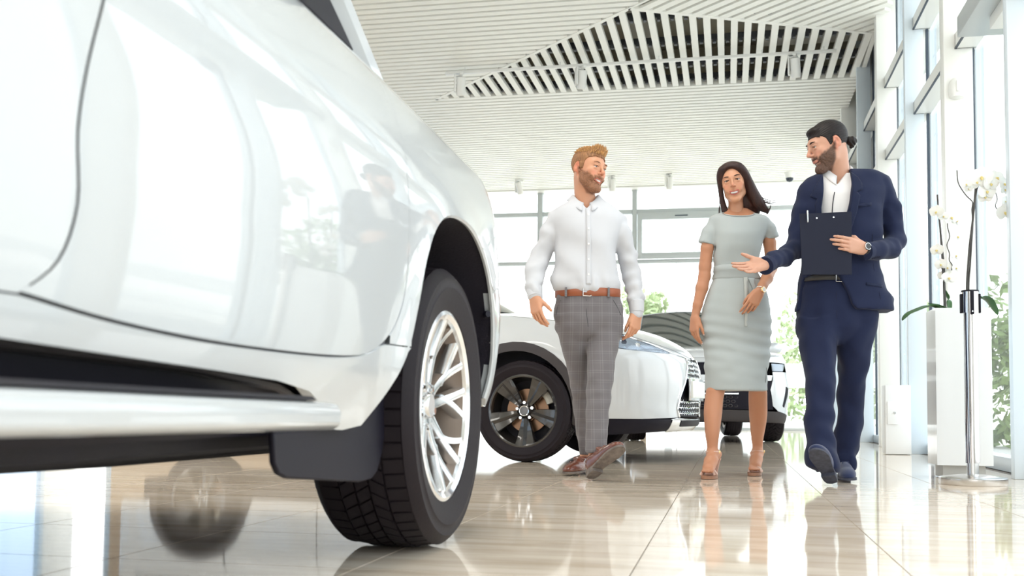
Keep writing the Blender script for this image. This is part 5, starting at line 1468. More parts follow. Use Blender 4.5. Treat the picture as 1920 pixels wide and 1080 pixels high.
# ---- shirt
fx = Field((-0.44, -0.20, 0.86), (0.36, 0.20, 1.56), 0.0065)
torso1 = m1.rows([(368, 1079, 1118, 0.02, 0.060), (377, 1066, 1135, 0.015, 0.072), (386, 1049, 1151, 0.01, 0.086), (396, 1036, 1163, 0.005, 0.098), (412, 1030, 1168, 0.0, 0.112), (436, 1037, 1161, 0, 0.122), (462, 1040, 1156, 0, 0.125), (492, 1041, 1156, 0, 0.122), (515, 1036, 1160, 0, 0.124), (530, 1031, 1165, 0, 0.128), (540, 1033, 1164, 0, 0.126), (549, 1043, 1159, 0, 0.112), (552, 1050, 1154, 0, 0.100)])
fx.stack(torso1, 2.4, 0.02)
armL = [m1.pt(1043, 411, 0.0, 0.046), m1.pt(1030, 440, 0.01, 0.054), m1.pt(1014, 480, 0.03, 0.054), m1.pt(1002, 512, 0.0, 0.053), m1.pt(1001, 538, -0.04, 0.047), m1.pt(1003, 556, -0.07, 0.040)]
armR = [m1.pt(1156, 411, 0.0, 0.046), m1.pt(1166, 440, 0.01, 0.053), m1.pt(1176, 485, 0.04, 0.051), m1.pt(1185, 520, 0.05, 0.050), m1.pt(1192, 555, 0.02, 0.045), m1.pt(1194, 584, 0.0, 0.039)]
fx.chain(armL, k=0.016); fx.chain(armR, k=0.016)
nk = m1.P(1098, 384, 0.0)
fx.mask(lambda X, Y, Z: -np.maximum(np.maximum(np.abs(X - nk[0]) - 0.042 * np.clip((Z - nk[2] + 0.035) / 0.05, 0, 1.6), (nk[2] - 0.035) - Z), Y - 0.0), 0.006)
w1 = folds(3, 7, (1.5, 5), (2, 6), 0.0050); w2 = folds(9, 6, (2, 6), (8, 16), 0.0042)
def shirt_w(x, y, z):
    arm = smoothstep(0.17, 0.22, np.abs(x + 0.02)); low = smoothstep(1.12, 1.02, z)
    blouse = 0.010 * np.sin(70 * x + 9 * z + 2 * np.sin(20 * x)) * smoothstep(1.14, 1.04, z) * (1 - arm)
    diag = 0.006 * np.sin(26 * (x + 0.9 * z) + 1.5 * np.sin(8 * z)) * smoothstep(1.35, 1.15, z) * (1 - arm)
    return w1(x, y, z) + w2(x, y, z) * (arm + 0.4 * low) + blouse * 0.5 + diag * 0.5
fxs = fx.copy(); fxs.warp(shirt_w)
# hidden trunk and arms, a little inside the cloth
m1.add(Field.mesh(fx, 0.014, 2), sk1)
# ---- trousers
ft = Field((-0.30, -0.36, 0.05), (0.26, 0.36, 1.06), 0.0068)
hip1 = m1.rows([(543, 1043, 1160, 0.0, 0.104), (560, 1041, 1163, 0, 0.112), (586, 1039, 1169, 0, 0.122), (610, 1042, 1167, 0, 0.124), (630, 1050, 1160, 0.0, 0.100), (645, 1068, 1142, 0.0, 0.05)])
ft.stack(hip1, 2.5, 0.02)
ft.stack(m1.rows([(595, 1042, 1103, 0.0, 0.104), (640, 1050, 1103, 0.02, 0.096), (698, 1065, 1104, 0.08, 0.080), (726, 1070, 1105, 0.11, 0.076), (769, 1076, 1107, 0.17, 0.068), (814, 1081, 1109, 0.23, 0.062), (853, 1087, 1112, 0.27, 0.058)]), 2.2, 0.025)
ft.stack(m1.rows([(595, 1101, 1167, 0.0, 0.106), (640, 1101, 1162, -0.025, 0.100), (688, 1101, 1152, -0.10, 0.086), (730, 1100, 1148, -0.14, 0.078), (786, 1098, 1141, -0.19, 0.068), (832, 1098, 1139, -0.23, 0.064), (849, 1098, 1136, -0.24, 0.062)]), 2.2, 0.02)
k1 = folds(21, 8, (3, 7), (6, 12), 0.0030); k2 = folds(5, 5, (3, 8), (2, 6), 0.0030)
def tr_w(x, y, z):
    amp = 0.4 + 0.9 * np.exp(-((z - 0.47) / 0.09) ** 2) + 0.8 * np.exp(-((z - 0.80) / 0.07) ** 2) + 0.5 * np.exp(-((z - 0.18) / 0.10) ** 2)
    return k1(x, y, z) * amp + k2(x, y, z)
fts = ft.copy(); fts.warp(tr_w)
m1.add(Field.mesh(ft, 0.016, 2), sk1)
# feet inside the shoes, ankles
ank = Field((-0.16, -0.42, 0.0), (0.16, 0.42, 0.22), 0.006)
h1 = m1.P(1117, 862, -0.24); h2 = m1.P(1099, 872, 0.27)
ank.cap(m1.P(1118, 838, -0.22), m1.P(1112, 880, -0.24), 0.036, 0.034); ank.cap(m1.P(1100, 838, 0.27), m1.P(1096, 885, 0.27), 0.036, 0.034)
m1.add(ank.mesh(), sk1)
# ---- head
M1 = Mrot(R(41), R(0), R(10))
hd1 = Head(m1.P(1104, 321, -0.02), M1, 1.0, neck=m1.P(1098, 386, 0.015), nr=0.054, jaw=1.02)
m1.add(hd1.f.mesh(it=1), hd1.colour(sk1, (0.48, 0.16, 0.11), (0.62, 0.20, 0.12), beard=(0.22, 0.09, 0.045)))
# ---- hands
hl = hand_field(m1.P(1002, 557, -0.07), np.array(m1.P(1006, 590, -0.10)) - np.array(m1.P(1001, 556, -0.07)), (0.55, 0.55, -0.15), (0.85, -0.6, 0), [0.30, 0.42, 0.50, 0.55], 0.98,
                arm=[m1.pt(1001, 545, -0.055, 0.030), m1.pt(1002, 557, -0.07, 0.027)], tout=0.75, tcurl=0.2, spread=0.12)
m1.add(hl.mesh(it=1), sk1)
hr = hand_field(m1.P(1194, 587, 0.0), np.array(m1.P(1189, 625, -0.03)) - np.array(m1.P(1195, 586, 0.0)), (-0.55, 0.75, 0), (-0.75, -0.6, 0), [0.35, 0.62, 0.70, 0.75], 0.98,
                arm=[m1.pt(1194, 575, 0.0, 0.030), m1.pt(1194, 587, 0.0, 0.027)], tout=0.35, tcurl=0.6)
m1.add(hr.mesh(it=1), sk1)
man1 = m1.body(M_SKIN, 'person with ginger beard in white shirt and grey check trousers, walking and laughing')
m1.wear('shirt', fxs.mesh(it=1), M_SHIRT)
m1.wear('trousers', fts.mesh(it=1), M_CHECK)
# placket, buttons, collar, cuffs
def seg(pts): return [(m1.P(*p)[0], m1.P(*p)[2]) for p in pts]
m1.drape('placket', seg([(1096, 396, 0), (1104, 396, 0), (1105, 470, 0), (1105, 538, 0), (1096, 538, 0), (1096.5, 470, 0)]), fxs, M_SHIRT, 0.003, 0.003)
for py in (409, 436, 464, 492, 520):
    p = m1.P(1100.5, py, 0); y = fxs.front(p[0], p[2]) or -0.12
    MB().cyl((p[0], y - 0.004, p[2]), (p[0], y - 0.0085, p[2]), 0.0052, n=12).build('button', M_TEETH, man1)
def collar(fig, ctr, rx, ry, z0, z1, gap, tip, m, drop=0.055, name='collar', lean=0.012, open_=0.35, fold=0.018, tips=None, vdrop=0.066):
    """turned-down collar round the neck, open at the front (towards -y)"""
    n = 33; V = []; F = []
    ang = np.linspace(-math.pi / 2 + gap, 1.5 * math.pi - gap, n)
    prof = []
    for i, a in enumerate(ang):
        u = abs(i / (n - 1) * 2 - 1)           # 1 at the points
        c = Vector((ctr[0] + rx * math.cos(a), ctr[1] + ry * math.sin(a) - 0.020 * max(0, -math.sin(a)) ** 2, 0))
        o = Vector((math.cos(a), math.sin(a), 0))
        dz_ = vdrop * max(0, -math.sin(a)) ** 1.5; zt_ = z1 - dz_; zb_ = z0 - dz_ * 0.6
        d_ = drop * (0.62 + 0.5 * u ** 4)
        pts = [c + Vector((0, 0, zb_)), c + o * 0.002 + Vector((0, 0, zt_)), c + o * 0.007 + Vector((0, 0, zt_ + 0.001)), c + o * (0.007 + fold) + Vector((0, 0, zt_ - d_ * 0.6)), c + o * (0.009 + fold * 1.6) + Vector((0, -0.008 * u ** 4, zt_ - d_))]
        V += pts
    for i in range(n - 1):
        for j in range(4): F.append((i * 5 + j, i * 5 + j + 1, (i + 1) * 5 + j + 1, (i + 1) * 5 + j))
    o = obj(name, (V, F), m, fig.root, smooth=True)
    md = o.modifiers.new('t', 'SOLIDIFY'); md.thickness = 0.003; md.offset = 1
    return o
cc = m1.P(1098, 377, 0.01)
collar(m1, (cc[0], cc[1] + 0.004), 0.066, 0.066, cc[2] - 0.03, cc[2] + 0.034, 0.26, 0, M_SHIRT, 0.046)
for a, nm in ((armL, 'cuff'), (armR, 'cuff')):
    p, q = Vector(a[-2][:3]), Vector(a[-1][:3]); d_ = (q - p).normalized()
    MB().tube([q - d_ * 0.062, q - d_ * 0.055, q - d_ * 0.01, q + d_ * 0.006, q + d_ * 0.006], [0.038, 0.0445, 0.041, 0.0385, 0.032], 24, caps=False).build(nm, M_SHIRT, man1)
# belt
A = np.array(sorted(m1.rows([(543, 1044, 1160, 0.0, 0.104), (552, 1043, 1161, 0, 0.108), (559, 1042, 1162, 0, 0.112)])))
V = []; F = []
for j, (z, g_) in enumerate(((A[0, 0], 0.0), (A[0, 0] + 0.002, 0.006), (A[2, 0] - 0.002, 0.006), (A[2, 0], 0.0))):
    for i in range(64):
        a = 2 * math.pi * i / 64; ca, sa = math.cos(a), math.sin(a)
        r_ = 1 / ((abs(ca) ** 2.5 + abs(sa) ** 2.5) ** (1 / 2.5))
        V.append((A[1, 1] + (A[1, 3] + g_ + 0.001) * r_ * ca, A[1, 2] + (A[1, 4] + g_ + 0.001) * r_ * sa, z))
for j in range(3):
    for i in range(64): F.append((j * 64 + i, j * 64 + (i + 1) % 64, (j + 1) * 64 + (i + 1) % 64, (j + 1) * 64 + i))
belt = m1.wear('belt', (V, F), M_BELT)
bz = A[1, 0]; bx = m1.P(1099, 551, -0.11)[0]; by = A[1, 2] - A[1, 4] - 0.012
bk = MB()
bk.tube([(bx - 0.018, by, bz - 0.021), (bx - 0.018, by - 0.004, bz + 0.021), (bx - 0.016, by, bz + 0.021)], 0.003, 8)
bk.tube([(bx - 0.018, by - 0.002, bz - 0.020), (bx + 0.020, by - 0.001, bz - 0.022), (bx + 0.028, by + 0.002, bz - 0.018)], 0.0028, 8).tube([(bx - 0.018, by - 0.003, bz), (bx + 0.004, by - 0.004, bz)], 0.002, 6)
bk.build('buckle', M_CHROME, belt)
for px in (1061, 1141):
    p = m1.P(px, 551, -0.1); MB().box((p[0] - 0.006, A[1, 2] - A[1, 4] - 0.006, bz - 0.026), (p[0] + 0.006, A[1, 2] - A[1, 4] + 0.03, bz + 0.026), 0.002).build('belt_loop', M_CHECK, man1)
# fly, pocket edges, creases
def line(fig, field, pts, r, m, name, off=0.002):
    q = []
    for p in pts:
        a = fig.P(*p); y = field.front(a[0], a[2]); q.append((a[0], (y if y is not None else a[1]) - off, a[2]))
    return MB().tube(catmull(q, 4), r, 6).build(name, m, fig.root)
M_SEAM1 = mat('trouser_seam', (0.07, 0.07, 0.075), 0.9)
line(m1, fts, [(1099, 562, -.1), (1099, 585, -.1), (1102, 612, -.1), (1103, 640, -.1)], 0.0016, M_SEAM1, 'fly_seam', 0.0)
line(m1, fts, [(1150, 562, -.1), (1158, 575, -.1), (1165, 590, -.1)], 0.0016, M_SEAM1, 'pocket_seam', 0.0)
line(m1, fts, [(1052, 562, -.1), (1046, 575, -.1), (1043, 590, -.1)], 0.0016, M_SEAM1, 'pocket_seam', 0.0)
# hair, beard, brows, eyes
def hloc(h, X, Y, Z):
    M = h.M; c = h.c; sc = h.sc
    x0, y0, z0 = X - c[0], Y - c[1], Z - c[2]
    return [(x0 * M[0, i] + y0 * M[1, i] + z0 * M[2, i]) / sc for i in range(3)]
def hairline_mask(h, prof, corner=0.042, slope=0.7, rag=0.0008):
    """keeps the part of the scalp that carries hair; prof: (depth, height) of the hair's edge from nape to brow"""
    ys_, zs_ = zip(*prof)
    def f(X, Y, Z):
        x, y, z = hloc(h, X, Y, Z); ax = np.abs(x)
        zl = np.interp(y, ys_, zs_) + np.where(y > 0.045, -slope * np.maximum(ax - corner, 0) * smoothstep(0.045, 0.06, y), 0)
        return zl - z + rag * np.sin(500 * y + 300 * x)
    return f
hf = hd1.skull.copy()
E = lambda c, r, k=0.012: hf.ell(hd1.L(c), np.array(r) * hd1.sc, hd1.M, k)
hf.F -= 0.0035
E((0, -0.02, 0.052), (0.0795, 0.100, 0.085)); E((0, 0.040, 0.100), (0.050, 0.045, 0.026), 0.015); E((0.01, 0.068, 0.108), (0.036, 0.022, 0.020), 0.012)
hm = hairline_mask(hd1, [(-0.12, -0.085), (-0.07, -0.075), (-0.040, -0.050), (-0.026, 0.010), (-0.018, 0.036), (0.000, 0.034), (0.010, -0.008), (0.024, -0.006), (0.032, 0.045), (0.055, 0.070), (0.09, 0.072)])
hf.mask(hm, 0.004)
def strands(h, amp, k1_=260, k2_=60, seed=1):
    def f(x, y, z):
        q = h.loc(np.stack([x, y, z], 1)); a, b, c = q.T
        return amp * (np.sin(k1_ * a + 40 * b + 3 * np.sin(k2_ * c + seed)) + 0.7 * np.sin(k1_ * 1.7 * a - 60 * c + 2 * np.sin(k2_ * b)))
    return f
hf.warp(strands(hd1, 0.0011))
hairVQ = hf.mesh(it=0); m1.wear('hair', hairVQ, M_HAIRB)
tuft = MB(); rnd = random.Random(4)
M_TUFT = mat('blond_tips', (0.50, 0.27, 0.10), 0.55, noise_amt=0.3, noise_scale=90)
def sprout(h, VQ, n, sel, direc, L0, L1, r, mb, rnd):
    V = VQ[0]; q = h.loc(V); ok = np.argwhere(sel(q)).ravel()
    for _ in range(n):
        i = ok[rnd.randrange(len(ok))]; p = Vector(V[i]); l = q[i]
        d_ = Vector(h.M @ np.array(direc(l, rnd))).normalized(); L = rnd.uniform(L0, L1(l))
        mb.tube([p - d_ * 0.004, p + d_ * L * 0.55, p + d_ * L + Vector(h.M @ np.array((rnd.uniform(-.002, .002), -0.002, -0.001)))], [r, r * 0.8, r * 0.15], 4)
sprout(hd1, hairVQ, 900, lambda q: (q[:, 2] > 0.088) & (q[:, 1] > -0.075), lambda l, r_: (r_.gauss(0, 0.25) + l[0] * 5, -0.35 + 0.75 * float(smoothstep(-0.02, 0.07, l[1])) + r_.gauss(0, 0.15), 0.25 + 0.8 * float(smoothstep(0.0, 0.06, l[1]))), 0.008, lambda l: 0.010 + 0.015 * float(smoothstep(0.0, 0.06, l[1])), 0.0021, tuft, rnd)
tuft.build('hair_tuft', M_TUFT, man1)
def beard(h, fig, m, thick=0.0022, amp=0.0008, back=0.008):
    bf = h.skull.copy(); bf.ell(h.L((0, 0.072, -0.104)), np.array((0.028, 0.026, 0.022)) * h.sc, h.M, 0.02)
    bf.F -= thick
    bf.mask(lambda X, Y, Z: h.beard_d(*hloc(h, X, Y, Z)) * 0.8 + 0.0012, 0.006)
    bf.warp(strands(h, amp, 420, 90, 3))
    bf.ell(h.L((0, 0.100, -0.059)), np.array((0.030, 0.03, 0.0105)) * h.sc, h.M, 0.003, 'sub')
    return fig.wear('beard', bf.mesh(it=0), m)
beard(hd1, m1, M_BEARDB)
hd1.details(m1, M_BEARDB, M_IRISL, brow_w=0.0033)
# ---- loafers: front one rolls on its heel showing the sole, rear one is flat
def foot_frame(heel, toe, side_roll=0.0):
    h_ = Vector(heel); f = (Vector(toe) - h_).normalized()
    up = Vector((math.sin(side_roll), 0, 1)); return frame_from(h_, f, up)
hp = m1.P(1105, 893, -0.27); heel = Vector((hp[0], hp[1], 0.020))
Mf = foot_frame(heel, heel + Vector((0.155, -0.19, 0.155)), R(14))
shoe(m1, Mf, M_BROWN, M_SOLE, 0.29, 'brown leather loafer with raised toe showing its sole', True)
hb_ = m1.P(1101, 874, 0.26); heel = Vector((hb_[0] + 0.02, hb_[1] + 0.02, 0.013))
toe = Vector(m1.P(1062, 890, 0.05)); toe.z = 0.006
shoe(m1, foot_frame(heel, toe), M_BROWN, M_SOLE, 0.28, None, True)
# ------------------------------------------------------------------ the woman in the grey dress
M_DRESS = mat('grey_crepe', (0.415, 0.455, 0.46), 0.7, sheen=0.15, bump=0.08, bump_scale=600)
M_HAIRD = mat('dark_brown_hair', (0.032, 0.011, 0.009), 0.42, noise_amt=0.4, noise_scale=60, vscale=(1, 1, 0.10), spec=0.4, bump=1.0, bump_scale=260)
M_BEIGE = mat('blush_leather', (0.62, 0.40, 0.32), 0.3, coat=0.3)
M_HEELW = mat('stacked_heel', (0.30, 0.15, 0.09), 0.5, noise_amt=0.2, noise_scale=30)
M_GOLD = mat('gold', (0.80, 0.55, 0.28), 0.15, metal=1.0)
M_NAIL = mat('pale_nail', (0.82, 0.66, 0.62), 0.15, coat=0.8)
M_WATCHF = mat('watch_face', (0.75, 0.75, 0.73), 0.15)
m2 = Fig(1378, 5.85)
sk2 = (0.53, 0.25, 0.145)
fd = Field((-0.26, -0.19, 0.42), (0.28, 0.19, 1.52), 0.0062)
body2 = m2.rows([(399, 1354, 1412, 0.02, 0.050), (404, 1336, 1430, 0.01, 0.070), (412, 1328, 1441, 0.0, 0.082), (430, 1330, 1438, 0, 0.098), (446, 1334, 1432, 0, 0.112), (462, 1336, 1428, 0, 0.112), (482, 1338, 1423, 0, 0.098), (500, 1340, 1420, 0, 0.088), (514, 1340, 1419, 0, 0.088),
                 (528, 1335, 1428, 0, 0.096), (550, 1326, 1437, 0, 0.108), (580, 1317, 1443, 0, 0.116), (610, 1313, 1447, 0, 0.118), (640, 1316, 1446, 0, 0.114), (672, 1320, 1442, -0.02, 0.122), (705, 1322, 1437, -0.03, 0.132), (733, 1323, 1438, -0.03, 0.138)])
fd.stack(body2, 2.15, 0.01)
sl_l = [m2.pt(1341, 420, 0.0, 0.038), m2.pt(1331, 436, 0.0, 0.043), m2.pt(1323, 458, 0.0, 0.044)]
sl_r = [m2.pt(1429, 416, 0.0, 0.038), m2.pt(1440, 430, 0.01, 0.043), m2.pt(1448, 449, 0.02, 0.043)]
for S_ in (sl_l, sl_r): fd.chain(S_, k=0.012)
def cutplane(f, p, n, r=0.075):
    """trims a sleeve end square to n near p"""
    p = np.array(p[:3]); n = np.array(n, float); n /= np.linalg.norm(n)
    f.mask(lambda X, Y, Z: np.minimum((X - p[0]) * n[0] + (Y - p[1]) * n[1] + (Z - p[2]) * n[2], r - np.sqrt((X - p[0]) ** 2 + (Y - p[1]) ** 2 + (Z - p[2]) ** 2)), 0.002)
cutplane(fd, m2.P(1322, 457, 0), (-0.30, 0, -1)); cutplane(fd, m2.P(1448, 448, 0.02), (0.35, 0, -1))
nk = m2.P(1383, 404, -0.02)
fd.mask(lambda X, Y, Z: -(np.sqrt(((X - nk[0]) / 0.090) ** 2 + ((Z - nk[2] - 0.006) / 0.020) ** 2 + ((Y - nk[1]) / 0.14) ** 2) - 1) * 0.018, 0.003)
g1 = folds(41, 6, (0.6, 2.4), (7, 13), 0.0034); g2 = folds(14, 6, (2, 5), (2, 5), 0.0018)
fdd = fd.copy()
fdd.warp(lambda x, y, z: g2(x, y, z) + g1(x, y, z) * smoothstep(0.80, 0.70, np.abs(z - 0.66) + 0.62) * 1.0 + 0.0032 * np.sin(95 * (z + 0.10 * x) + 1.3 * np.sin(9 * x)) * np.exp(-((z - 0.76) / 0.16) ** 2) + 0.003 * np.sin(38 * (x - 0.5 * z)) * np.exp(-((z - 1.22) / 0.08) ** 2))
m2.add(fd.mesh(0.012, 2), sk2)
# arms with hands, bare
hL = hand_field(m2.P(1303, 594, -0.01), np.array(m2.P(1302, 632, -0.03)) - np.array(m2.P(1304, 594, -0.01)), (0.75, 0.5, 0), (0.35, -0.9, 0), [0.30, 0.42, 0.50, 0.55], 0.88,
                arm=[m2.pt(1331, 438, 0.0, 0.028), m2.pt(1326, 465, 0.0, 0.035), m2.pt(1322, 500, 0.01, 0.034), m2.pt(1321, 518, 0.01, 0.033), m2.pt(1316, 540, 0.0, 0.034), m2.pt(1308, 572, -0.01, 0.026), m2.pt(1303, 594, -0.01, 0.0215)], h=0.0026, tout=0.5, tcurl=0.4, rwrist=0.022)
m2.add(hL.mesh(it=1), sk2)
hR = hand_field(m2.P(1424, 546, -0.15), np.array(m2.P(1405, 580, -0.17)) - np.array(m2.P(1424, 546, -0.15)), (0.15, 0.9, 0.35), (-0.8, -0.3, 0.2), [0.30, 0.45, 0.55, 0.6], 0.88,
                arm=[m2.pt(1437, 432, 0.01, 0.028), m2.pt(1443, 455, 0.02, 0.035), m2.pt(1446, 485, 0.03, 0.034), m2.pt(1446, 503, 0.02, 0.032), m2.pt(1438, 522, -0.06, 0.032), m2.pt(1430, 536, -0.11, 0.026), m2.pt(1424, 546, -0.15, 0.0215)], h=0.0026, tout=0.45, tcurl=0.6, spread=0.1, rwrist=0.022)
m2.add(hR.mesh(it=1), sk2)
# legs and feet in heeled sandals
fl = Field((-0.24, -0.44, 0.0), (0.26, 0.42, 0.72), 0.0045)
fl.stack(m2.rows([(726, 1327, 1357, -0.06, 0.050), (733, 1324, 1359, -0.06, 0.058), (748, 1322, 1356, -0.07, 0.056), (770, 1320, 1354, -0.09, 0.058), (795, 1321, 1351, -0.11, 0.052), (818, 1323, 1348, -0.12, 0.042), (838, 1326, 1346, -0.12, 0.033), (852, 1326, 1346, -0.12, 0.034)]), 2.05, 0.01)
fl.stack(m2.rows([(726, 1408, 1434, 0.04, 0.050), (736, 1404, 1438, 0.06, 0.058), (752, 1404, 1438, 0.10, 0.058), (775, 1405, 1438, 0.14, 0.060), (800, 1407, 1435, 0.19, 0.052), (822, 1409, 1431, 0.20, 0.040), (838, 1411, 1430, 0.21, 0.032), (852, 1411, 1430, 0.20, 0.033)]), 2.05, 0.01)
feet = []
def foot(ankle, ball, toe, hz, lat, hx=0.0):
    """ankle point over the heel; ball and toe on the platform; lat: side to side"""
    a = np.array(ankle); b = np.array(ball); t_ = np.array(toe); l = np.array(lat, float)
    hl_ = a + np.array((hx, 0.030, 0)); hl_[2] = hz + 0.022
    fl.cap(a, hl_, 0.030, 0.024, 0.014); fl.cap(hl_, b, 0.024, 0.024, 0.02, flat=l, fs=1.15); fl.cap(a - np.array((0, 0.005, 0.0)), (a + b) / 2 + np.array((0, 0, 0.012)), 0.028, 0.024, 0.02)
    fl.cap((a + b) / 2, b, 0.026, 0.022, 0.02, flat=l, fs=1.35)
    for i, (o_, r_, q) in enumerate(((-0.026, 0.0115, 0.95), (-0.010, 0.0085, 1.0), (0.003, 0.0080, 0.95), (0.015, 0.0075, 0.85), (0.026, 0.0070, 0.70))):
        p0 = b + l * o_ * 0.8; p1 = b + (t_ - b) * q + l * o_; p1[2] = t_[2] + r_ - 0.008
        fl.cap(p0, p1, r_ * 1.25, r_, 0.004)
    feet.append((a, b, t_, hz, l, hl_))
ak = m2.P(1336, 851, -0.12); foot(ak, m2.P(1329, 877, -0.21), m2.P(1325, 884, -0.27), 0.105, (-0.93, 0.30, 0), 0.026)
ak = m2.P(1420, 850, 0.20); foot(ak, m2.P(1416, 874, 0.10), m2.P(1415, 880, 0.045), 0.100, (0.97, 0.1, 0))
m2.add(fl.mesh(it=1), sk2)
M2 = Mrot(R(-17), R(-3), R(-10))
hd2 = Head(m2.P(1375.5, 345, -0.02), M2, 0.94, female=True, smile=1.3, neck=m2.P(1380, 404, 0.01), nr=0.041, jaw=0.80)
m2.add(hd2.f.mesh(it=1), hd2.colour((0.60, 0.30, 0.18), (0.50, 0.12, 0.10), (0.62, 0.25, 0.16)))
# shoulders and chest above the neckline
fc = Field((-0.18, -0.10, 1.34), (0.22, 0.12, 1.54), 0.004)
fc.stack(m2.rows([(392, 1362, 1403, 0.03, 0.045), (400, 1352, 1416, 0.025, 0.056), (405, 1342, 1426, 0.018, 0.064), (412, 1336, 1434, 0.01, 0.075), (420, 1336, 1434, 0.005, 0.082)]), 2.2, 0.01)
m2.add(fc.mesh(it=1), sk2)
wom = m2.body(M_SKIN, 'person with long dark hair in grey knee length dress and high heeled sandals, smiling')
dress = m2.wear('dress', fdd.mesh(it=1), M_DRESS)
# waist wrap and hanging tie
def ring_rows(rows, n=2.15, g=(0.002, 0.006, 0.006, 0.002), seg_=72):
    V = []; F = []
    for j, (r, g_) in enumerate(zip(rows, g)):
        for i in range(seg_):
            a = 2 * math.pi * i / seg_; ca, sa = math.cos(a), math.sin(a); q = 1 / ((abs(ca) ** n + abs(sa) ** n) ** (1 / n))
            V.append((r[1] + (r[3] + g_) * q * ca, r[2] + (r[4] + g_) * q * sa, r[0]))
    m_ = len(rows)
    for j in range(m_ - 1):
        for i in range(seg_): F.append((j * seg_ + i, (j + 1) * seg_ + i, (j + 1) * seg_ + (i + 1) % seg_, j * seg_ + (i + 1) % seg_))
    return V, F
m2.wear('waist_sash', ring_rows(m2.rows([(499, 1340, 1420, 0, 0.088), (501, 1340, 1420, 0, 0.088), (511, 1340, 1419, 0, 0.088), (512, 1340, 1419, 0, 0.088), (522, 1338, 1424, 0, 0.092), (525, 1337, 1426, 0, 0.094)]), g=(0.001, 0.006, 0.0075, 0.0045, 0.0075, 0.001)), M_DRESS)
m2.drape('sash_tie', seg([(1394, 520, 0), (1401, 519, 0), (1400.5, 560, 0), (1399, 613, 0), (1395, 613, 0), (1395, 560, 0)]) if False else [(m2.P(*p)[0], m2.P(*p)[2]) for p in [(1394, 520, -.1), (1402, 519, -.1), (1401, 560, -.1), (1399, 613, -.1), (1394, 613, -.1), (1394.5, 560, -.1)]], fdd, mat('pale_sash', (0.48, 0.50, 0.48), 0.6), 0.008, 0.003)
m2.drape('sash_tie', [(m2.P(*p)[0], m2.P(*p)[2]) for p in [(1403, 521, -.1), (1416, 521, -.1), (1417, 545, -.1), (1413, 547, -.1)]], fdd, M_DRESS, 0.008, 0.003)
nkr = []
for a in np.linspace(math.pi, 2 * math.pi, 15):
    x = nk[0] + 0.086 * math.cos(a); z = nk[2] + 0.006 + 0.020 * math.sin(a) * 1.0
    y = fd.front(x, z - 0.004); nkr.append((x, (y if y is not None else -0.05) - 0.001, z))
MB().tube(nkr, 0.0026, 6).build('neckline_band', M_DRESS, wom)
# side slit of the skirt with its zip
line(m2, fdd, [(1434, 690, -.05), (1431, 715, -.05), (1428, 733, -.05)], 0.0014, mat('dress_seam', (0.16, 0.17, 0.17), 0.8), 'slit_seam')
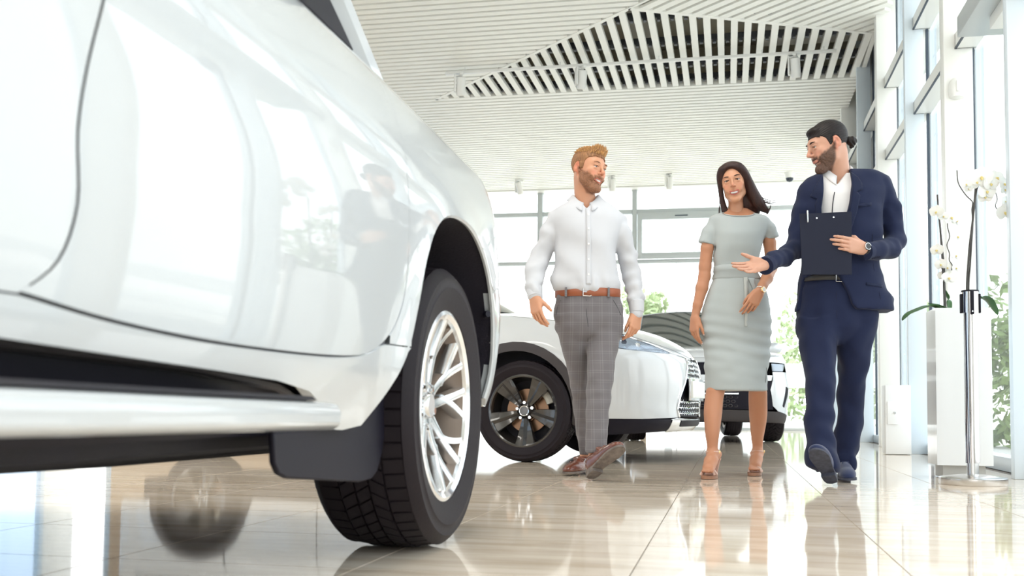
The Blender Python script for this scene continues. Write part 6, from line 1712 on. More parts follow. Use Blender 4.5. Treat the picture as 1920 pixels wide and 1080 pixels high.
# sandals
for i, (a, b, t_, hz, l, hl_) in enumerate(feet):
    ft_ = np.array((b + t_) / 2); d2_ = Vector(t_ - b); d2_.z = 0; d2_.normalize(); L2 = Vector(l); L2.z = 0; L2.normalize()
    base = Vector((b[0], b[1], 0.0)); n_ = MB()
    out = curve2([(-0.040, -0.05), (-0.044, 0.0), (-0.043, 0.04), (-0.030, 0.078), (0.0, 0.088), (0.028, 0.070), (0.036, 0.03), (0.036, 0.0), (0.030, -0.05), (-0.040, -0.05)], 3)[:-1]
    n_.prism(out, (0.002, 0.020), lambda u, v, w_: base + L2 * u + d2_ * v + Vector((0, 0, w_)))
    sh_ = n_.build('sandal_sole', M_HEELW, None, label=None); sh_.name = 'sandal'; sh_.parent = wom
    # arch from platform up to the heel seat
    hp2 = Vector(hl_); am = MB(); pr_ = []
    for t in np.linspace(0, 1, 8):
        c = base + d2_ * (-0.045) * 1 + (Vector((hp2.x, hp2.y, 0)) - base - d2_ * (-0.045)) * t; z = 0.012 + (hz - 0.012) * (t ** 0.9 * (1.9 - 0.9 * t) if t < 1 else 1)
        z = 0.012 + (hz - 0.012) * smoothstep(0, 1, t) ** 0.8
        pr_.append((c + Vector((0, 0, float(z))), 0.033 - 0.006 * t))
    rows_ = []
    for c, wd_ in pr_: rows_.append([am.bm.verts.new(c + L2 * s_ * wd_ + Vector((0, 0, q_))) for s_, q_ in ((-1, -0.006), (-1, 0.003), (1, 0.003), (1, -0.006))])
    for r0, r1 in zip(rows_, rows_[1:]):
        for j in range(4): am.bm.faces.new((r0[j], r0[(j + 1) % 4], r1[(j + 1) % 4], r1[j]))
    am.bm.faces.new(rows_[-1]); am.bm.faces.new(rows_[0][::-1])
    am.build('arch', M_BEIGE, sh_)
    hc = pr_[-1][0] + Vector((0, 0, -0.004))
    MB().tube([hc + Vector((0, 0.004, 0)), hc * 1.0 + Vector((0, 0.010, -0.035)), Vector((hc.x, hc.y + 0.012, 0.0))], [0.021, 0.0125, 0.0105], 14).build('heel', M_HEELW, sh_)
    # straps
    ac = Vector(a) + Vector((0, 0, 0.010))
    st = MB(); st.tube([ac + Vector((math.cos(q) * 0.0315, math.sin(q) * 0.0345 + 0.0, -0.003 * math.sin(q))) for q in np.linspace(0, 2 * math.pi, 25)[:-1]], 0.0062, 8, closed=True, flat=1.0)
    st.build('ankle_strap', M_BEIGE, sh_)
    cf = MB(); cf.tube([ac + Vector((0.030, 0.012, 0.0)), Vector(hl_) + Vector((0.022, 0.012, 0.0)), Vector(hl_) + Vector((0, 0.028, 0.0)), Vector(hl_) + Vector((-0.022, 0.012, 0.0)), ac + Vector((-0.030, 0.012, 0))], [0.005, 0.013, 0.015, 0.013, 0.005], 8)
    cf.build('heel_counter', M_BEIGE, sh_)
    for k_, (o1, o2) in enumerate(((-1, 1), (1, -1))):
        q = [base + L2 * (o1 * 0.037) + d2_ * (-0.022) + Vector((0, 0, 0.022)), base + L2 * (o1 * 0.022) + d2_ * 0.0 + Vector((0, 0, 0.047)), base + d2_ * 0.018 + Vector((0, 0, 0.049)), base + L2 * (o2 * 0.022) + d2_ * 0.032 + Vector((0, 0, 0.044)), base + L2 * (o2 * 0.036) + d2_ * 0.038 + Vector((0, 0, 0.020))]
        MB().tube(catmull(q, 4), 0.0085, 8).build('toe_strap', M_BEIGE, sh_)
    MB().box(ac + Vector((0.030, -0.020, -0.007)), ac + Vector((0.040, -0.006, 0.009)), 0.001).build('buckle', M_GOLD, sh_)
# watch, ring, bracelets, earring, nails
wp = Vector(m2.P(1425, 545, -0.148)); wd = Vector(np.array(m2.P(1424, 546, -0.15)) - np.array(m2.P(1430, 536, -0.11))).normalized()
u = wd.orthogonal().normalized(); v = wd.cross(u)
wt = MB(); wt.tube([wp + (u * math.cos(q) + v * math.sin(q)) * 0.0255 for q in np.linspace(0, 2 * math.pi, 25)[:-1]], 0.0042, 6, closed=True).build('watch_strap', M_STEEL, wom)
fp = wp + Vector((0.014, -0.021, 0.004)); nn_ = Vector((0.6, -0.8, 0.1)).normalized()
wc = MB().cyl(fp - nn_ * 0.004, fp + nn_ * 0.005, 0.0165, 0.0155, 24).build('watch_case', M_GOLD, wom)
MB().cyl(fp + nn_ * 0.005, fp + nn_ * 0.0055, 0.0135, n=24).build('watch_face', M_WATCHF, wc)
for H in (hL, hR):
    for (p, d_) in H.tips:
        p = Vector(p); d_ = Vector(d_); q = d_.orthogonal()
        MB().cyl(p + d_ * 0.002, p + d_ * 0.010, 0.0052, 0.003, 8).build('nail', M_NAIL, wom)
ep = Vector(hd2.L((-0.084, -0.006, -0.034)))
MB().tube([ep + Vector((0.010 * math.cos(q) * 0.5, -0.010 * math.cos(q), -0.014 + 0.014 * math.sin(q))) for q in np.linspace(0, 2 * math.pi, 17)[:-1]], 0.0018, 6, closed=True).build('hoop_earring', M_STEEL, wom)
# hair: mass round the skull, falling behind both shoulders, and loose locks
hw = hd2.skull.copy()
lo_ = np.minimum(hw.lo, np.array(m2.P(1330, 420, 0.2))); 
fh = Field((hd2.c[0] - 0.20, hd2.c[1] - 0.16, hd2.c[2] - 0.24), (hd2.c[0] + 0.26, hd2.c[1] + 0.18, hd2.c[2] + 0.15), 0.0032)
L_ = lambda p: tuple(hd2.L(p))
fh.ell(L_((0, -0.020, 0.050)), (0.084 * 0.95, 0.104 * 0.95, 0.088 * 0.95), M2, 0.01)
fh.ell(L_((0, 0.030, 0.096)), (0.062, 0.050, 0.030), M2, 0.02)
# curtains either side of the face
LC_ = [((0.050, 0.050, 0.092), 0.018), ((0.072, 0.034, 0.050), 0.013), ((0.080, 0.020, -0.02), 0.010), ((0.083, 0.010, -0.09), 0.011), ((0.080, 0.0, -0.15), 0.014), ((0.086, -0.005, -0.20), 0.007)]
RC_ = [((-0.046, 0.052, 0.094), 0.020), ((-0.072, 0.030, 0.052), 0.020), ((-0.088, 0.0, -0.015), 0.023), ((-0.101, -0.02, -0.08), 0.029), ((-0.122, -0.03, -0.14), 0.030), ((-0.158, -0.035, -0.195), 0.012)]
BC_ = [((0, -0.080, 0.02), 0.060), ((-0.02, -0.085, -0.06), 0.062), ((-0.05, -0.085, -0.13), 0.052), ((-0.09, -0.08, -0.18), 0.030)]
def dense(C_, n=6):
    P_ = catmull([L_(p) for p, r in C_], n); rr_ = np.interp(np.linspace(0, len(C_) - 1, len(P_)), range(len(C_)), [r for p, r in C_])
    return [(*p, float(r)) for p, r in zip(P_, rr_)]
for C_ in (LC_, RC_): fh.chain(dense(C_), k=0.012)
fh.chain([(*L_(p), r) for p, r in BC_], k=0.03)
# face window
fh.ell(L_((0.0, 0.105, -0.012)), (0.0655, 0.085, 0.100), M2, 0.010, 'sub')
fh.ell(L_((0.0, 0.05, -0.10)), (0.052, 0.075, 0.07), M2, 0.010, 'sub')
hair2 = m2.wear('hair', fh.mesh(it=2), M_HAIRD)
rnd = random.Random(8); lk = MB()
view = np.array((0.0, -1.0, 0.0))
def lock(C_, th, fr, w_, tail=None, wav=0.0):
    pts = []
    for i, (p, r) in enumerate(C_):
        c = np.array(L_(p)); r_ = r * fr + (0.003 if i == len(C_) - 1 else 0)
        pts.append(c + np.array((math.cos(th), -abs(math.sin(th)), 0.25 * math.sin(th * 2 + i))) * r_)
    if tail is not None: pts.append(np.array(L_(tail)))
    q = catmull(pts, 5); n = len(q)
    lk.tube(q, [w_ * (0.5 + min(1, i / 4) * 0.5) * (1 - (i / n) ** 3 * 0.8) for i in range(n)], 5)
for _ in range(46): lock(LC_[3:], rnd.uniform(-0.2, 3.3), rnd.uniform(0.85, 1.05), rnd.uniform(0.0016, 0.0030), (0.083 + rnd.uniform(-.022, .030), -0.005, -0.213 - rnd.uniform(0, .012)))
for _ in range(60):
    e = rnd.uniform(0, 1)
    lock(RC_[3:], rnd.uniform(-0.2, 3.3), rnd.uniform(0.85, 1.06), rnd.uniform(0.0018, 0.0034), (-0.158 - 0.035 * e ** 2, -0.035, -0.212 + 0.05 * e ** 3 - rnd.uniform(0, .008)))
for k in range(9):
    e = rnd.uniform(0, 1)
    lk.tube(catmull([L_((-0.120, -0.02, -0.06 - 0.05 * e)), L_((-0.155, -0.02, -0.115 - 0.03 * e)), L_((-0.19, -0.02, -0.135 - 0.03 * e)), L_((-0.235, -0.02, -0.15 - 0.03 * e))], 5), [0.0020 * (1 - (i / 17)) + 0.0004 for i in range(16)], 5)
for k in range(6):
    e = rnd.uniform(0, 1)
    lk.tube(catmull([L_((0.084, 0.02, -0.02)), L_((0.100, 0.01, -0.09)), L_((0.118 - .012 * e, 0.0, -0.14)), L_((0.128 - .02 * e, 0.0, -0.165)), L_((0.112, 0.0, -0.185))], 5), [0.0014 * (1 - (i / 22)) + 0.0003 for i in range(21)], 5)
lk.build('loose_hair', M_HAIRD, wom)
hd2.details(m2, M_HAIRD, M_IRISB, brow_w=0.0027, lash=0.0021, female=True)
# ------------------------------------------------------------------ the man in the navy suit
M_NAVY = mat('navy_wool', (0.0105, 0.016, 0.048), 0.8, spec=0.2, sheen=0.08, bump=0.08, bump_scale=700, noise_amt=0.08, noise_scale=400)
M_NAVYL = mat('navy_lapel', (0.009, 0.014, 0.042), 0.75, spec=0.2, sheen=0.06)
M_SUEDE = mat('blue_suede', (0.012, 0.022, 0.075), 0.9, sheen=0.3, bump=0.3, bump_scale=300)
M_SOLEK = mat('dark_sole', (0.045, 0.05, 0.075), 0.75, noise_amt=0.3, noise_scale=40)
M_BLACKL = mat('black_leather', (0.02, 0.02, 0.022), 0.35)
M_HAIRK = mat('near_black_hair', (0.010, 0.006, 0.006), 0.5, noise_amt=0.5, noise_scale=50, vscale=(1, 0.2, 1), spec=0.3)
M_BEARDK = mat('dark_beard', (0.10, 0.050, 0.032), 0.6, noise_amt=0.45, noise_scale=220)
M_SHIRT2 = mat('ivory_shirt', (0.74, 0.72, 0.72), 0.8)
M_FOLDER = mat('navy_board', (0.013, 0.015, 0.030), 0.65, spec=0.2)
m3 = Fig(1568, 5.50)
sk3 = (0.57, 0.31, 0.215)
fj = Field((-0.42, -0.40, 0.74), (0.46, 0.26, 1.66), 0.0068)
jk = m3.rows([(309, 1573, 1601, 0.05, 0.048), (315, 1558, 1618, 0.045, 0.062), (321, 1546, 1640, 0.04, 0.076), (328, 1529, 1660, 0.03, 0.088), (337, 1510, 1664, 0.02, 0.100), (350, 1501, 1664, 0.01, 0.112), (372, 1500, 1656, 0.0, 0.130), (400, 1501, 1652, 0.0, 0.136), (440, 1505, 1652, 0, 0.132), (475, 1507, 1645, 0, 0.126), (500, 1504, 1646, 0, 0.128), (530, 1499, 1656, 0, 0.134), (560, 1495, 1668, 0, 0.142), (578, 1492, 1676, 0.0, 0.146), (584, 1493, 1675, 0.0, 0.144)])
fj.stack(jk, 2.5, 0.02)
aR = [m3.pt(1652, 349, 0.0, 0.060), m3.pt(1666, 388, 0.01, 0.0605), m3.pt(1674, 425, 0.02, 0.057), m3.pt(1679, 452, 0.01, 0.054), m3.pt(1668, 466, -0.05, 0.055), m3.pt(1645, 469, -0.12, 0.050), m3.pt(1627, 471, -0.17, 0.045)]
aL = [m3.pt(1518, 360, 0.0, 0.052), m3.pt(1507, 395, 0.0, 0.060), m3.pt(1500, 435, -0.01, 0.056), m3.pt(1490, 468, -0.04, 0.052), m3.pt(1470, 481, -0.13, 0.048), m3.pt(1449, 489, -0.22, 0.043), m3.pt(1438, 496, -0.27, 0.041)]
fj.chain(aR, k=0.012); fj.chain(aL, k=0.018)
# front opening: V between the lapels, and cut away below the button
def poly2(fig, pts, d=-0.12): return [(fig.P(a, b, d)[0], fig.P(a, b, d)[2]) for a, b in pts]
def pdist(X, Z, poly):
    P_ = np.stack([np.broadcast_to(X, np.broadcast(X, Z).shape).ravel(), np.broadcast_to(Z, np.broadcast(X, Z).shape).ravel()], 1)
    d = seg_dist(P_, poly); ins = in_poly(P_, poly)
    return np.where(ins, -d, d).reshape(np.broadcast(X, Z).shape)
V1 = poly2(m3, [(1556, 300), (1548, 322), (1546, 345), (1541, 375), (1538, 410), (1537, 450), (1545, 490), (1556, 512), (1566, 490), (1578, 450), (1586, 410), (1600, 345), (1603, 318), (1604, 300)])
V2 = poly2(m3, [(1556, 500), (1516, 520), (1503, 550), (1494, 583), (1494, 600), (1640, 610), (1610, 586), (1597, 570), (1588, 548), (1580, 530), (1566, 505)])
def opening(X, Y, Z):
    d = np.minimum(pdist(X[:, :, 0][:, :, None], Z, V1), pdist(X[:, :, 0][:, :, None], Z, V2)) if False else None
    x = X.ravel(); z = Z.ravel(); XX, ZZ = np.meshgrid(x, z, indexing='ij')
    P_ = np.stack([XX.ravel(), ZZ.ravel()], 1)
    d1 = np.minimum(np.where(in_poly(P_, V1), -seg_dist(P_, V1), seg_dist(P_, V1)), np.where(in_poly(P_, V2), -seg_dist(P_, V2), seg_dist(P_, V2))).reshape(XX.shape)[:, None, :]
    carve = np.maximum(d1, Y + 0.03 - 0.09 * smoothstep(1.42, 1.50, Z))
    arm_keep = np.maximum(-(Y + 0.16), 0) * 0       # keep everything that is not the chest
    return -carve
armf = fj.copy(); 
fj2 = fj.copy(); fj2.mask(opening, 0.004)
n1 = folds(31, 6, (2, 5), (3, 8), 0.0035); n2 = folds(32, 7, (6, 12), (5, 12), 0.0024)
fj2.warp(lambda x, y, z: n1(x, y, z) + n2(x, y, z) * (smoothstep(0.20, 0.27, np.abs(x - 0.03))) * 1.3)
fsh = Field((-0.16, -0.16, 0.95), (0.16, 0.16, 1.64), 0.006)
fsh.stack([(r[0], r[1], r[2], max(0.04, r[3] - 0.055) if r[0] > 1.35 else 0.14, r[4] - 0.020) for r in m3.rows([(310, 1540, 1612, 0.04, 0.070), (321, 1530, 1630, 0.035, 0.084), (340, 1506, 1662, 0.02, 0.100), (372, 1500, 1665, 0.0, 0.128), (400, 1501, 1660, 0.0, 0.132), (440, 1505, 1652, 0, 0.130), (475, 1507, 1645, 0, 0.124), (520, 1504, 1646, 0, 0.124), (535, 1504, 1646, 0, 0.124)])], 2.4, 0.01)
nk3 = m3.P(1566, 345, -0.03)
fsh.mask(lambda X, Y, Z: -np.maximum(np.maximum(np.abs(X - nk3[0]) - 0.040 * np.clip((Z - nk3[2] + 0.012) / 0.05, 0, 1.8), (nk3[2] - 0.012) - Z), Y + 0.01), 0.004)
m3.add(fj.mesh(0.055, 2), sk3)
# trousers
fp3 = Field((-0.30, -0.36, 0.04), (0.32, 0.36, 1.10), 0.0068)
fp3.stack(m3.rows([(512, 1508, 1645, 0, 0.108), (530, 1506, 1646, 0, 0.114), (560, 1500, 1646, 0, 0.122), (590, 1495, 1645, 0, 0.122), (612, 1494, 1641, 0, 0.116), (632, 1502, 1632, 0, 0.092), (648, 1525, 1610, 0, 0.05)]), 2.4, 0.02)
fp3.stack(m3.rows([(600, 1495, 1570, -0.01, 0.108), (640, 1498, 1568, -0.04, 0.102), (663, 1502, 1566, -0.06, 0.096), (710, 1510, 1564, -0.14, 0.084), (757, 1511, 1563, -0.18, 0.076), (800, 1511, 1563, -0.22, 0.076), (845, 1513, 1569, -0.26, 0.080), (872, 1516, 1573, -0.27, 0.084), (884, 1535, 1573, -0.25, 0.070)]), 2.2, 0.02)
fp3.stack(m3.rows([(600, 1568, 1643, 0.0, 0.110), (648, 1569, 1633, 0.015, 0.102), (690, 1572, 1625, 0.045, 0.092), (720, 1572, 1619, 0.07, 0.082), (793, 1569, 1616, 0.15, 0.076), (830, 1564, 1609, 0.17, 0.076), (858, 1564, 1604, 0.17, 0.078), (874, 1567, 1603, 0.16, 0.078), (880, 1569, 1602, 0.15, 0.07)]), 2.2, 0.005)
q1 = folds(51, 8, (3, 6), (3, 7), 0.0042); q2 = folds(52, 6, (4, 9), (1, 3), 0.0045)
fpt = fp3.copy(); fpt.warp(lambda x, y, z: q1(x, y, z) * (0.4 + 1.2 * smoothstep(0.5, 0.1, z)) + q2(x, y, z))
m3.add(fp3.mesh(0.018, 2), sk3)
M3 = Mrot(R(-84), R(-19), R(0))
hd3 = Head(m3.P(1552.5, 274.5, -0.02), M3, 1.05, smile=0.25, neck=m3.P(1572, 338, 0.03), nr=0.056, jaw=1.0)
m3.add(hd3.f.mesh(it=1), hd3.colour(sk3, (0.50, 0.20, 0.15), (0.66, 0.27, 0.19), beard=(0.10, 0.05, 0.035)))
# open hand, palm up and towards the woman; the other holds the board
w3 = m3.P(1435, 495, -0.28)
hO = hand_field(w3, np.array(m3.P(1375, 508, -0.34)) - np.array(w3), (0.05, -0.80, 0.60), (0.15, 0.25, 1.0), [0.10, 0.14, 0.18, 0.20], 1.0, arm=[m3.pt(1446, 491, -0.24, 0.032), m3.pt(1435, 495, -0.28, 0.029)], tout=0.62, tcurl=0.05, spread=0.14)
m3.add(hO.mesh(it=1), sk3)
w4 = m3.P(1620, 466, -0.19)
hB = hand_field(w4, np.array(m3.P(1572, 454, -0.235)) - np.array(w4), (-0.15, 0.98, 0.0), (0.1, 0.25, 1.0), [(0.05, 0.35, 0.30), (0.05, 0.35, 0.30), (0.08, 0.38, 0.3), (0.12, 0.4, 0.3)], 1.0, arm=[m3.pt(1632, 469, -0.16, 0.032), m3.pt(1620, 466, -0.19, 0.029)], tout=0.75, tcurl=1.3)
m3.add(hB.mesh(it=1), sk3)
man3 = m3.body(M_SKIN, 'person with dark bun and beard in navy suit holding a board, hand held out')
m3.wear('jacket', fj2.mesh(it=1), M_NAVY); m3.wear('trousers', fpt.mesh(it=1), M_NAVY)
m3.wear('shirt', fsh.mesh(it=1), M_SHIRT2)
# lapels
lapL = [(1549, 322), (1540, 334), (1530, 350), (1522, 366), (1533, 372), (1529, 384), (1538, 440), (1553, 508), (1549, 470), (1541, 430), (1540, 390), (1545, 352)]
lapR = [(1601, 318), (1612, 330), (1618, 344), (1616, 356), (1605, 360), (1611, 368), (1604, 400), (1588, 450), (1568, 506), (1576, 460), (1588, 410), (1597, 355)]
for L__ in (lapL, lapR): m3.drape('lapel', poly2(m3, L__), fj, M_NAVYL, 0.007, 0.004)
m3.drape('breast_pocket', poly2(m3, [(1603, 384), (1633, 380), (1633, 386), (1603, 390)]), fj, M_NAVYL, 0.004, 0.003)
m3.drape('hip_pocket', poly2(m3, [(1622, 530), (1656, 534), (1656, 539), (1622, 535)]), fj, M_NAVYL, 0.004, 0.003)
M_SEAM3 = mat('dark_thread', (0.005, 0.006, 0.02), 0.9)
line(m3, fj2, [(1634, 440, -.1), (1638, 500, -.1), (1648, 560, -.1), (1652, 580, -.1)], 0.0012, M_SEAM3, 'side_seam', 0.0)
line(m3, fsh, [(1565, 360, -.1), (1562, 375, -.1), (1560, 396, -.1), (1559, 440, -.1)], 0.0022, M_SEAM3, 'placket_edge', 0.002)
cc = m3.P(1571, 323, 0.02)
collar(m3, (cc[0], cc[1] + 0.010), 0.064, 0.062, cc[2] - 0.03, cc[2] + 0.036, 0.42, 0, M_SHIRT2, 0.050, vdrop=0.085)
# jacket collar round the back of the neck
jc = m3.P(1572, 328, 0.03)
# belt
A3 = np.array(m3.rows([(513, 1508, 1645, 0, 0.108), (521, 1507, 1645, 0, 0.110), (530, 1506, 1646, 0, 0.114)]))
bl3 = m3.wear('belt', ring_rows([A3[0], A3[0] - [0.002, 0, 0, 0, 0], A3[2] + [0.002, 0, 0, 0, 0], A3[2]], 2.4, (0.0, 0.006, 0.006, 0.0)), M_BLACKL)
bp = m3.P(1574, 521, -0.12); yb_ = A3[1, 2] - A3[1, 4] - 0.011
MB().tube([(bp[0] - 0.018, yb_, bp[2] + 0.019), (bp[0] - 0.018, yb_, bp[2] - 0.019), (bp[0] + 0.016, yb_, bp[2] - 0.019)], 0.0028, 8).build('buckle', M_CHROME, bl3)
# cuffs' buttons and watch
for k in range(4):
    p = m3.P(1629 + k * 5, 487 - k * 1.0, -0.13); q = armf.front(p[0], p[2])
    MB().cyl((p[0], (q or -0.25) - 0.001, p[2]), (p[0], (q or -0.25) - 0.006, p[2]), 0.0055, n=12).build('cuff_button', M_SEAM3, man3)
for arm_, wv in ((aR, 0.038), (aL, 0.035)):
    p, q = Vector(arm_[-2][:3]), Vector(arm_[-1][:3]); d_ = (q - p).normalized()
    MB().tube([q - d_ * 0.01, q + d_ * 0.026, q + d_ * 0.028, q + d_ * 0.026], [0.045, 0.047, 0.045, 0.034], 24, caps=False).build('sleeve_end', M_NAVY, man3)
wv = Vector(w4) + Vector((0.004, 0.001, 0.001)); d_ = (Vector(w4) - Vector(m3.P(1632, 469, -0.16))).normalized(); u = d_.orthogonal().normalized(); v = d_.cross(u)
MB().tube([wv + (u * math.cos(q) + v * math.sin(q)) * 0.031 for q in np.linspace(0, 2 * math.pi, 25)[:-1]], 0.0065, 8, closed=True).build('watch_strap', M_BLACKL, man3)
fp_ = wv + Vector((0.006, -0.030, 0.006)); n__ = Vector((0.35, -0.93, 0.1)).normalized()
wc = MB().cyl(fp_ - n__ * 0.004, fp_ + n__ * 0.005, 0.019, 0.018, 24).build('watch_case', M_STEEL, man3)
MB().cyl(fp_ + n__ * 0.005, fp_ + n__ * 0.0055, 0.0155, n=24).build('watch_face', M_BLACKL, wc)
# trouser crease and fly
line(m3, fpt, [(1566, 548, -.1), (1567, 590, -.1), (1569, 640, -.1), (1568, 664, -.1)], 0.0014, M_SEAM3, 'fly_seam', 0.0)
# hair slicked back into a bun; beard
hk = hd3.skull.copy(); hk.F -= 0.0035
hk.ell(hd3.L((0, -0.020, 0.050)), np.array((0.0785, 0.100, 0.084)), hd3.M, 0.01); hk.ell(hd3.L((0, 0.052, 0.092)), np.array((0.052, 0.032, 0.022)), hd3.M, 0.016)
hk.mask(hairline_mask(hd3, [(-0.12, -0.045), (-0.08, -0.060), (-0.050, -0.040), (-0.032, 0.005), (-0.022, 0.036), (-0.002, 0.036), (0.008, 0.000), (0.020, -0.004), (0.030, 0.036), (0.050, 0.058), (0.09, 0.062)]), 0.003)
def slick(x, y, z):
    q = hd3.loc(np.stack([x, y, z], 1)); a, b, c = q.T
    el = np.arctan2(c - 0.0, np.abs(a) + 0.02 + 0.3 * np.maximum(-b, 0))
    return 0.0007 * np.sin(70 * el + 30 * b) + 0.0004 * np.sin(150 * el)
hk.warp(slick)
m3.wear('hair', hk.mesh(it=0), M_HAIRK)
fb_ = Field(hd3.L((0, -0.13, 0.0)) - 0.06, hd3.L((0, -0.13, 0.0)) + 0.06, 0.003)
bc = hd3.L((0, -0.126, -0.010)); fb_.ell(bc, (0.030, 0.028, 0.026), None, 0.01); fb_.cap(hd3.L((0, -0.095, 0.012)), bc, 0.016, 0.014, 0.01)
fb_.chain([(*(bc + np.array((0.008, 0, -0.010))), 0.016), (*(bc + np.array((0.004, 0, -0.026))), 0.010), (*(bc + np.array((-0.004, 0, -0.038))), 0.004)], k=0.01)
fb_.warp(lambda x, y, z: 0.0016 * np.sin(260 * (x - bc[0]) + 180 * (z - bc[2]) + 4 * np.sin(60 * z)))
m3.wear('hair_bun', fb_.mesh(it=1), M_HAIRK)
beard(hd3, m3, M_BEARDK)
hd3.details(m3, M_HAIRK, M_IRISB, brow_w=0.0034, lash=0.0014, teeth=False)
# shoes
hp = m3.P(1560, 905, -0.29); heel = Vector((hp[0], hp[1], 0.022))
shoe(m3, foot_frame(heel, heel + Vector((-0.135, -0.19, 0.150)), R(-12)), M_SUEDE, M_SOLEK, 0.29, 'blue suede shoe with raised toe showing its sole')
hp = Vector(m3.P(1580, 880, 0.18)); hp.z = 0.013; tp = Vector(m3.P(1590, 902, -0.03)); tp.z = 0.008
shoe(m3, foot_frame(hp, tp), M_SUEDE, M_SOLEK, 0.28)
# ---- the board in his hand: a thing of its own
bd = empty('clipboard', m3.o, YAW, 'dark navy clipboard held against the suit by the man on the right', 'clipboard')
cs_ = [Vector(m3.P(*p)) for p in ((1499, 401, -0.235), (1596.5, 397, -0.215), (1597, 515, -0.205), (1504, 515, -0.225))]
def slab(pts, th, name, m, parent, r=0.004):
    n_ = (pts[1] - pts[0]).cross(pts[3] - pts[0]).normalized(); bm = bmesh.new()
    a = [bm.verts.new(p + n_ * th / 2) for p in pts]; b = [bm.verts.new(p - n_ * th / 2) for p in pts]
    bm.faces.new(a); bm.faces.new(b[::-1])
    for i in range(4): bm.faces.new((a[i], b[i], b[(i + 1) % 4], a[(i + 1) % 4]))
    bmesh.ops.recalc_face_normals(bm, faces=bm.faces); o = obj(name, bm, m, parent, smooth=False)
    bv = o.modifiers.new('b', 'BEVEL'); bv.width = 0.0012; bv.segments = 2; return o, n_
brd, bn = slab(cs_, 0.006, 'board', M_FOLDER, bd)
if bn.y > 0: bn = -bn
for px, py in ((1531, 409), (1562.5, 407.5)):
    p = Vector(m3.P(px, py, -0.228)); MB().cyl(p - bn * 0.003, p + bn * 0.004, 0.0052, 0.0040, 14).build('rivet', M_CHROME, bd)
pen = empty('pen', m3.o, YAW, 'silver pen clipped to the top left corner of the board', 'pen')
pa, pb = Vector(m3.P(1514, 394.5, -0.244)), Vector(m3.P(1514.6, 417, -0.242))
MB().tube([pa, pa + (pb - pa) * 0.06, pa + (pb - pa) * 0.9, pb], [0.003, 0.0042, 0.0042, 0.0025], 12).build('barrel', M_STEEL, pen)
MB().box(pa + Vector((-0.0015, -0.007, -0.05)), pa + Vector((0.0015, -0.005, -0.004))).build('clip', M_CHROME, pen)
# ================================================================== PLANTER, ORCHIDS, BARRIER POST
M_LACQ = mat('white_lacquer', (0.80, 0.81, 0.81), 0.25, coat=0.5)
M_SOIL = mat('bark_chips', (0.09, 0.055, 0.035), 0.9, bump=0.8, bump_scale=60)
M_OLEAF = mat('orchid_leaf', (0.045, 0.13, 0.035), 0.35, noise_amt=0.2, noise_scale=8)
M_STEM = mat('orchid_stem', (0.055, 0.050, 0.045), 0.5)
M_PETAL = mat('white_petal', (0.88, 0.88, 0.84), 0.6, sss=0.1)
M_LIP = mat('petal_yellow', (0.72, 0.58, 0.22), 0.5)
plx0, plx1, ply0, ply1 = 1.142, 1.435, 6.19, 6.47
pt_ = empty('planter', (1.29, 6.33, 0), 0, 'tall square white planter box holding orchids behind the steel post', 'planter')
pb_ = MB()
zt0 = 0.955
for lo, hi in (((plx0, ply0, 0.075), (plx1, ply0 + 0.018, zt0)), ((plx0, ply1 - 0.018, 0.075), (plx1, ply1, zt0)), ((plx0, ply0 + 0.018, 0.075), (plx0 + 0.018, ply1 - 0.018, zt0)), ((plx1 - 0.018, ply0 + 0.018, 0.075), (plx1, ply1 - 0.018, zt0))):
    pb_.box(lo, hi)
pb_.box((plx0 + 0.018, ply0 + 0.018, 0.075), (plx1 - 0.018, ply1 - 0.018, 0.10))
pb_.build('box', M_LACQ, pt_, smooth=False, world=True)
MB().box((plx0 + 0.035, ply0 + 0.03, 0.004), (plx1 - 0.035, ply1 - 0.03, 0.075)).build('plinth', mat('plinth_grey', (0.45, 0.45, 0.43), 0.5), pt_, smooth=False, world=True)
MB().box((plx0 + 0.018, ply0 + 0.018, 0.10), (plx1 - 0.018, ply1 - 0.018, 0.925)).build('planting_bark', M_SOIL, pt_, smooth=False, world=True)

def petal_mesh(mb, c, ax, out, nrm, L, wd, cup=0.2, n=6):
    """one petal from c along ax, half-width wd, curling along nrm"""
    sd = ax.cross(nrm).normalized(); rows = []
    for i in range(n + 1):
        t = i / n; wv_ = wd * (math.sin(math.pi * min(1, 0.10 + 0.86 * t)) ** 0.62)
        if i == n: wv_ *= 0.45
        r = []
        for u in (-1, -0.5, 0, 0.5, 1):
            r.append(mb.bm.verts.new(c + ax * (L * t) + sd * (wv_ * u) + nrm * (cup * L * (0.25 * t * t - 0.35 * u * u * wv_ / max(L, 1e-6)) )))
        rows.append(r)
    for i in range(n):
        for j in range(4): mb.bm.faces.new((rows[i][j], rows[i][j + 1], rows[i + 1][j + 1], rows[i + 1][j]))
def flower(parent, c, face, size, seed):
    rnd = random.Random(seed)
    f = Vector(face).normalized(); up = (Vector((rnd.uniform(-.3, .3), 0, 1)) - f * f.z).normalized(); sd = f.cross(up).normalized()
    c = Vector(c); mb = MB()
    for a, L, w_ in ((90, 1.0, 0.46), (215, 0.95, 0.42), (325, 0.95, 0.42)):
        ax = sd * math.cos(R(a)) + up * math.sin(R(a)); petal_mesh(mb, c - f * 0.002, ax, None, f, size * L, size * w_, 0.15)
    for a in (12, 168):
        ax = sd * math.cos(R(a)) + up * math.sin(R(a)); petal_mesh(mb, c + f * 0.002, ax, None, f, size * 1.05, size * 0.66, 0.25)
    fl_ = mb.build('flower', M_PETAL, parent, smooth=True, world=True)
    lp = MB(); lp.tube([c, c + f * size * 0.22 - up * size * 0.10, c + f * size * 0.30 - up * size * 0.30], [size * 0.10, size * 0.16, size * 0.05], 8)
    lp.build('lip', M_LIP, fl_, world=True)
    return fl_
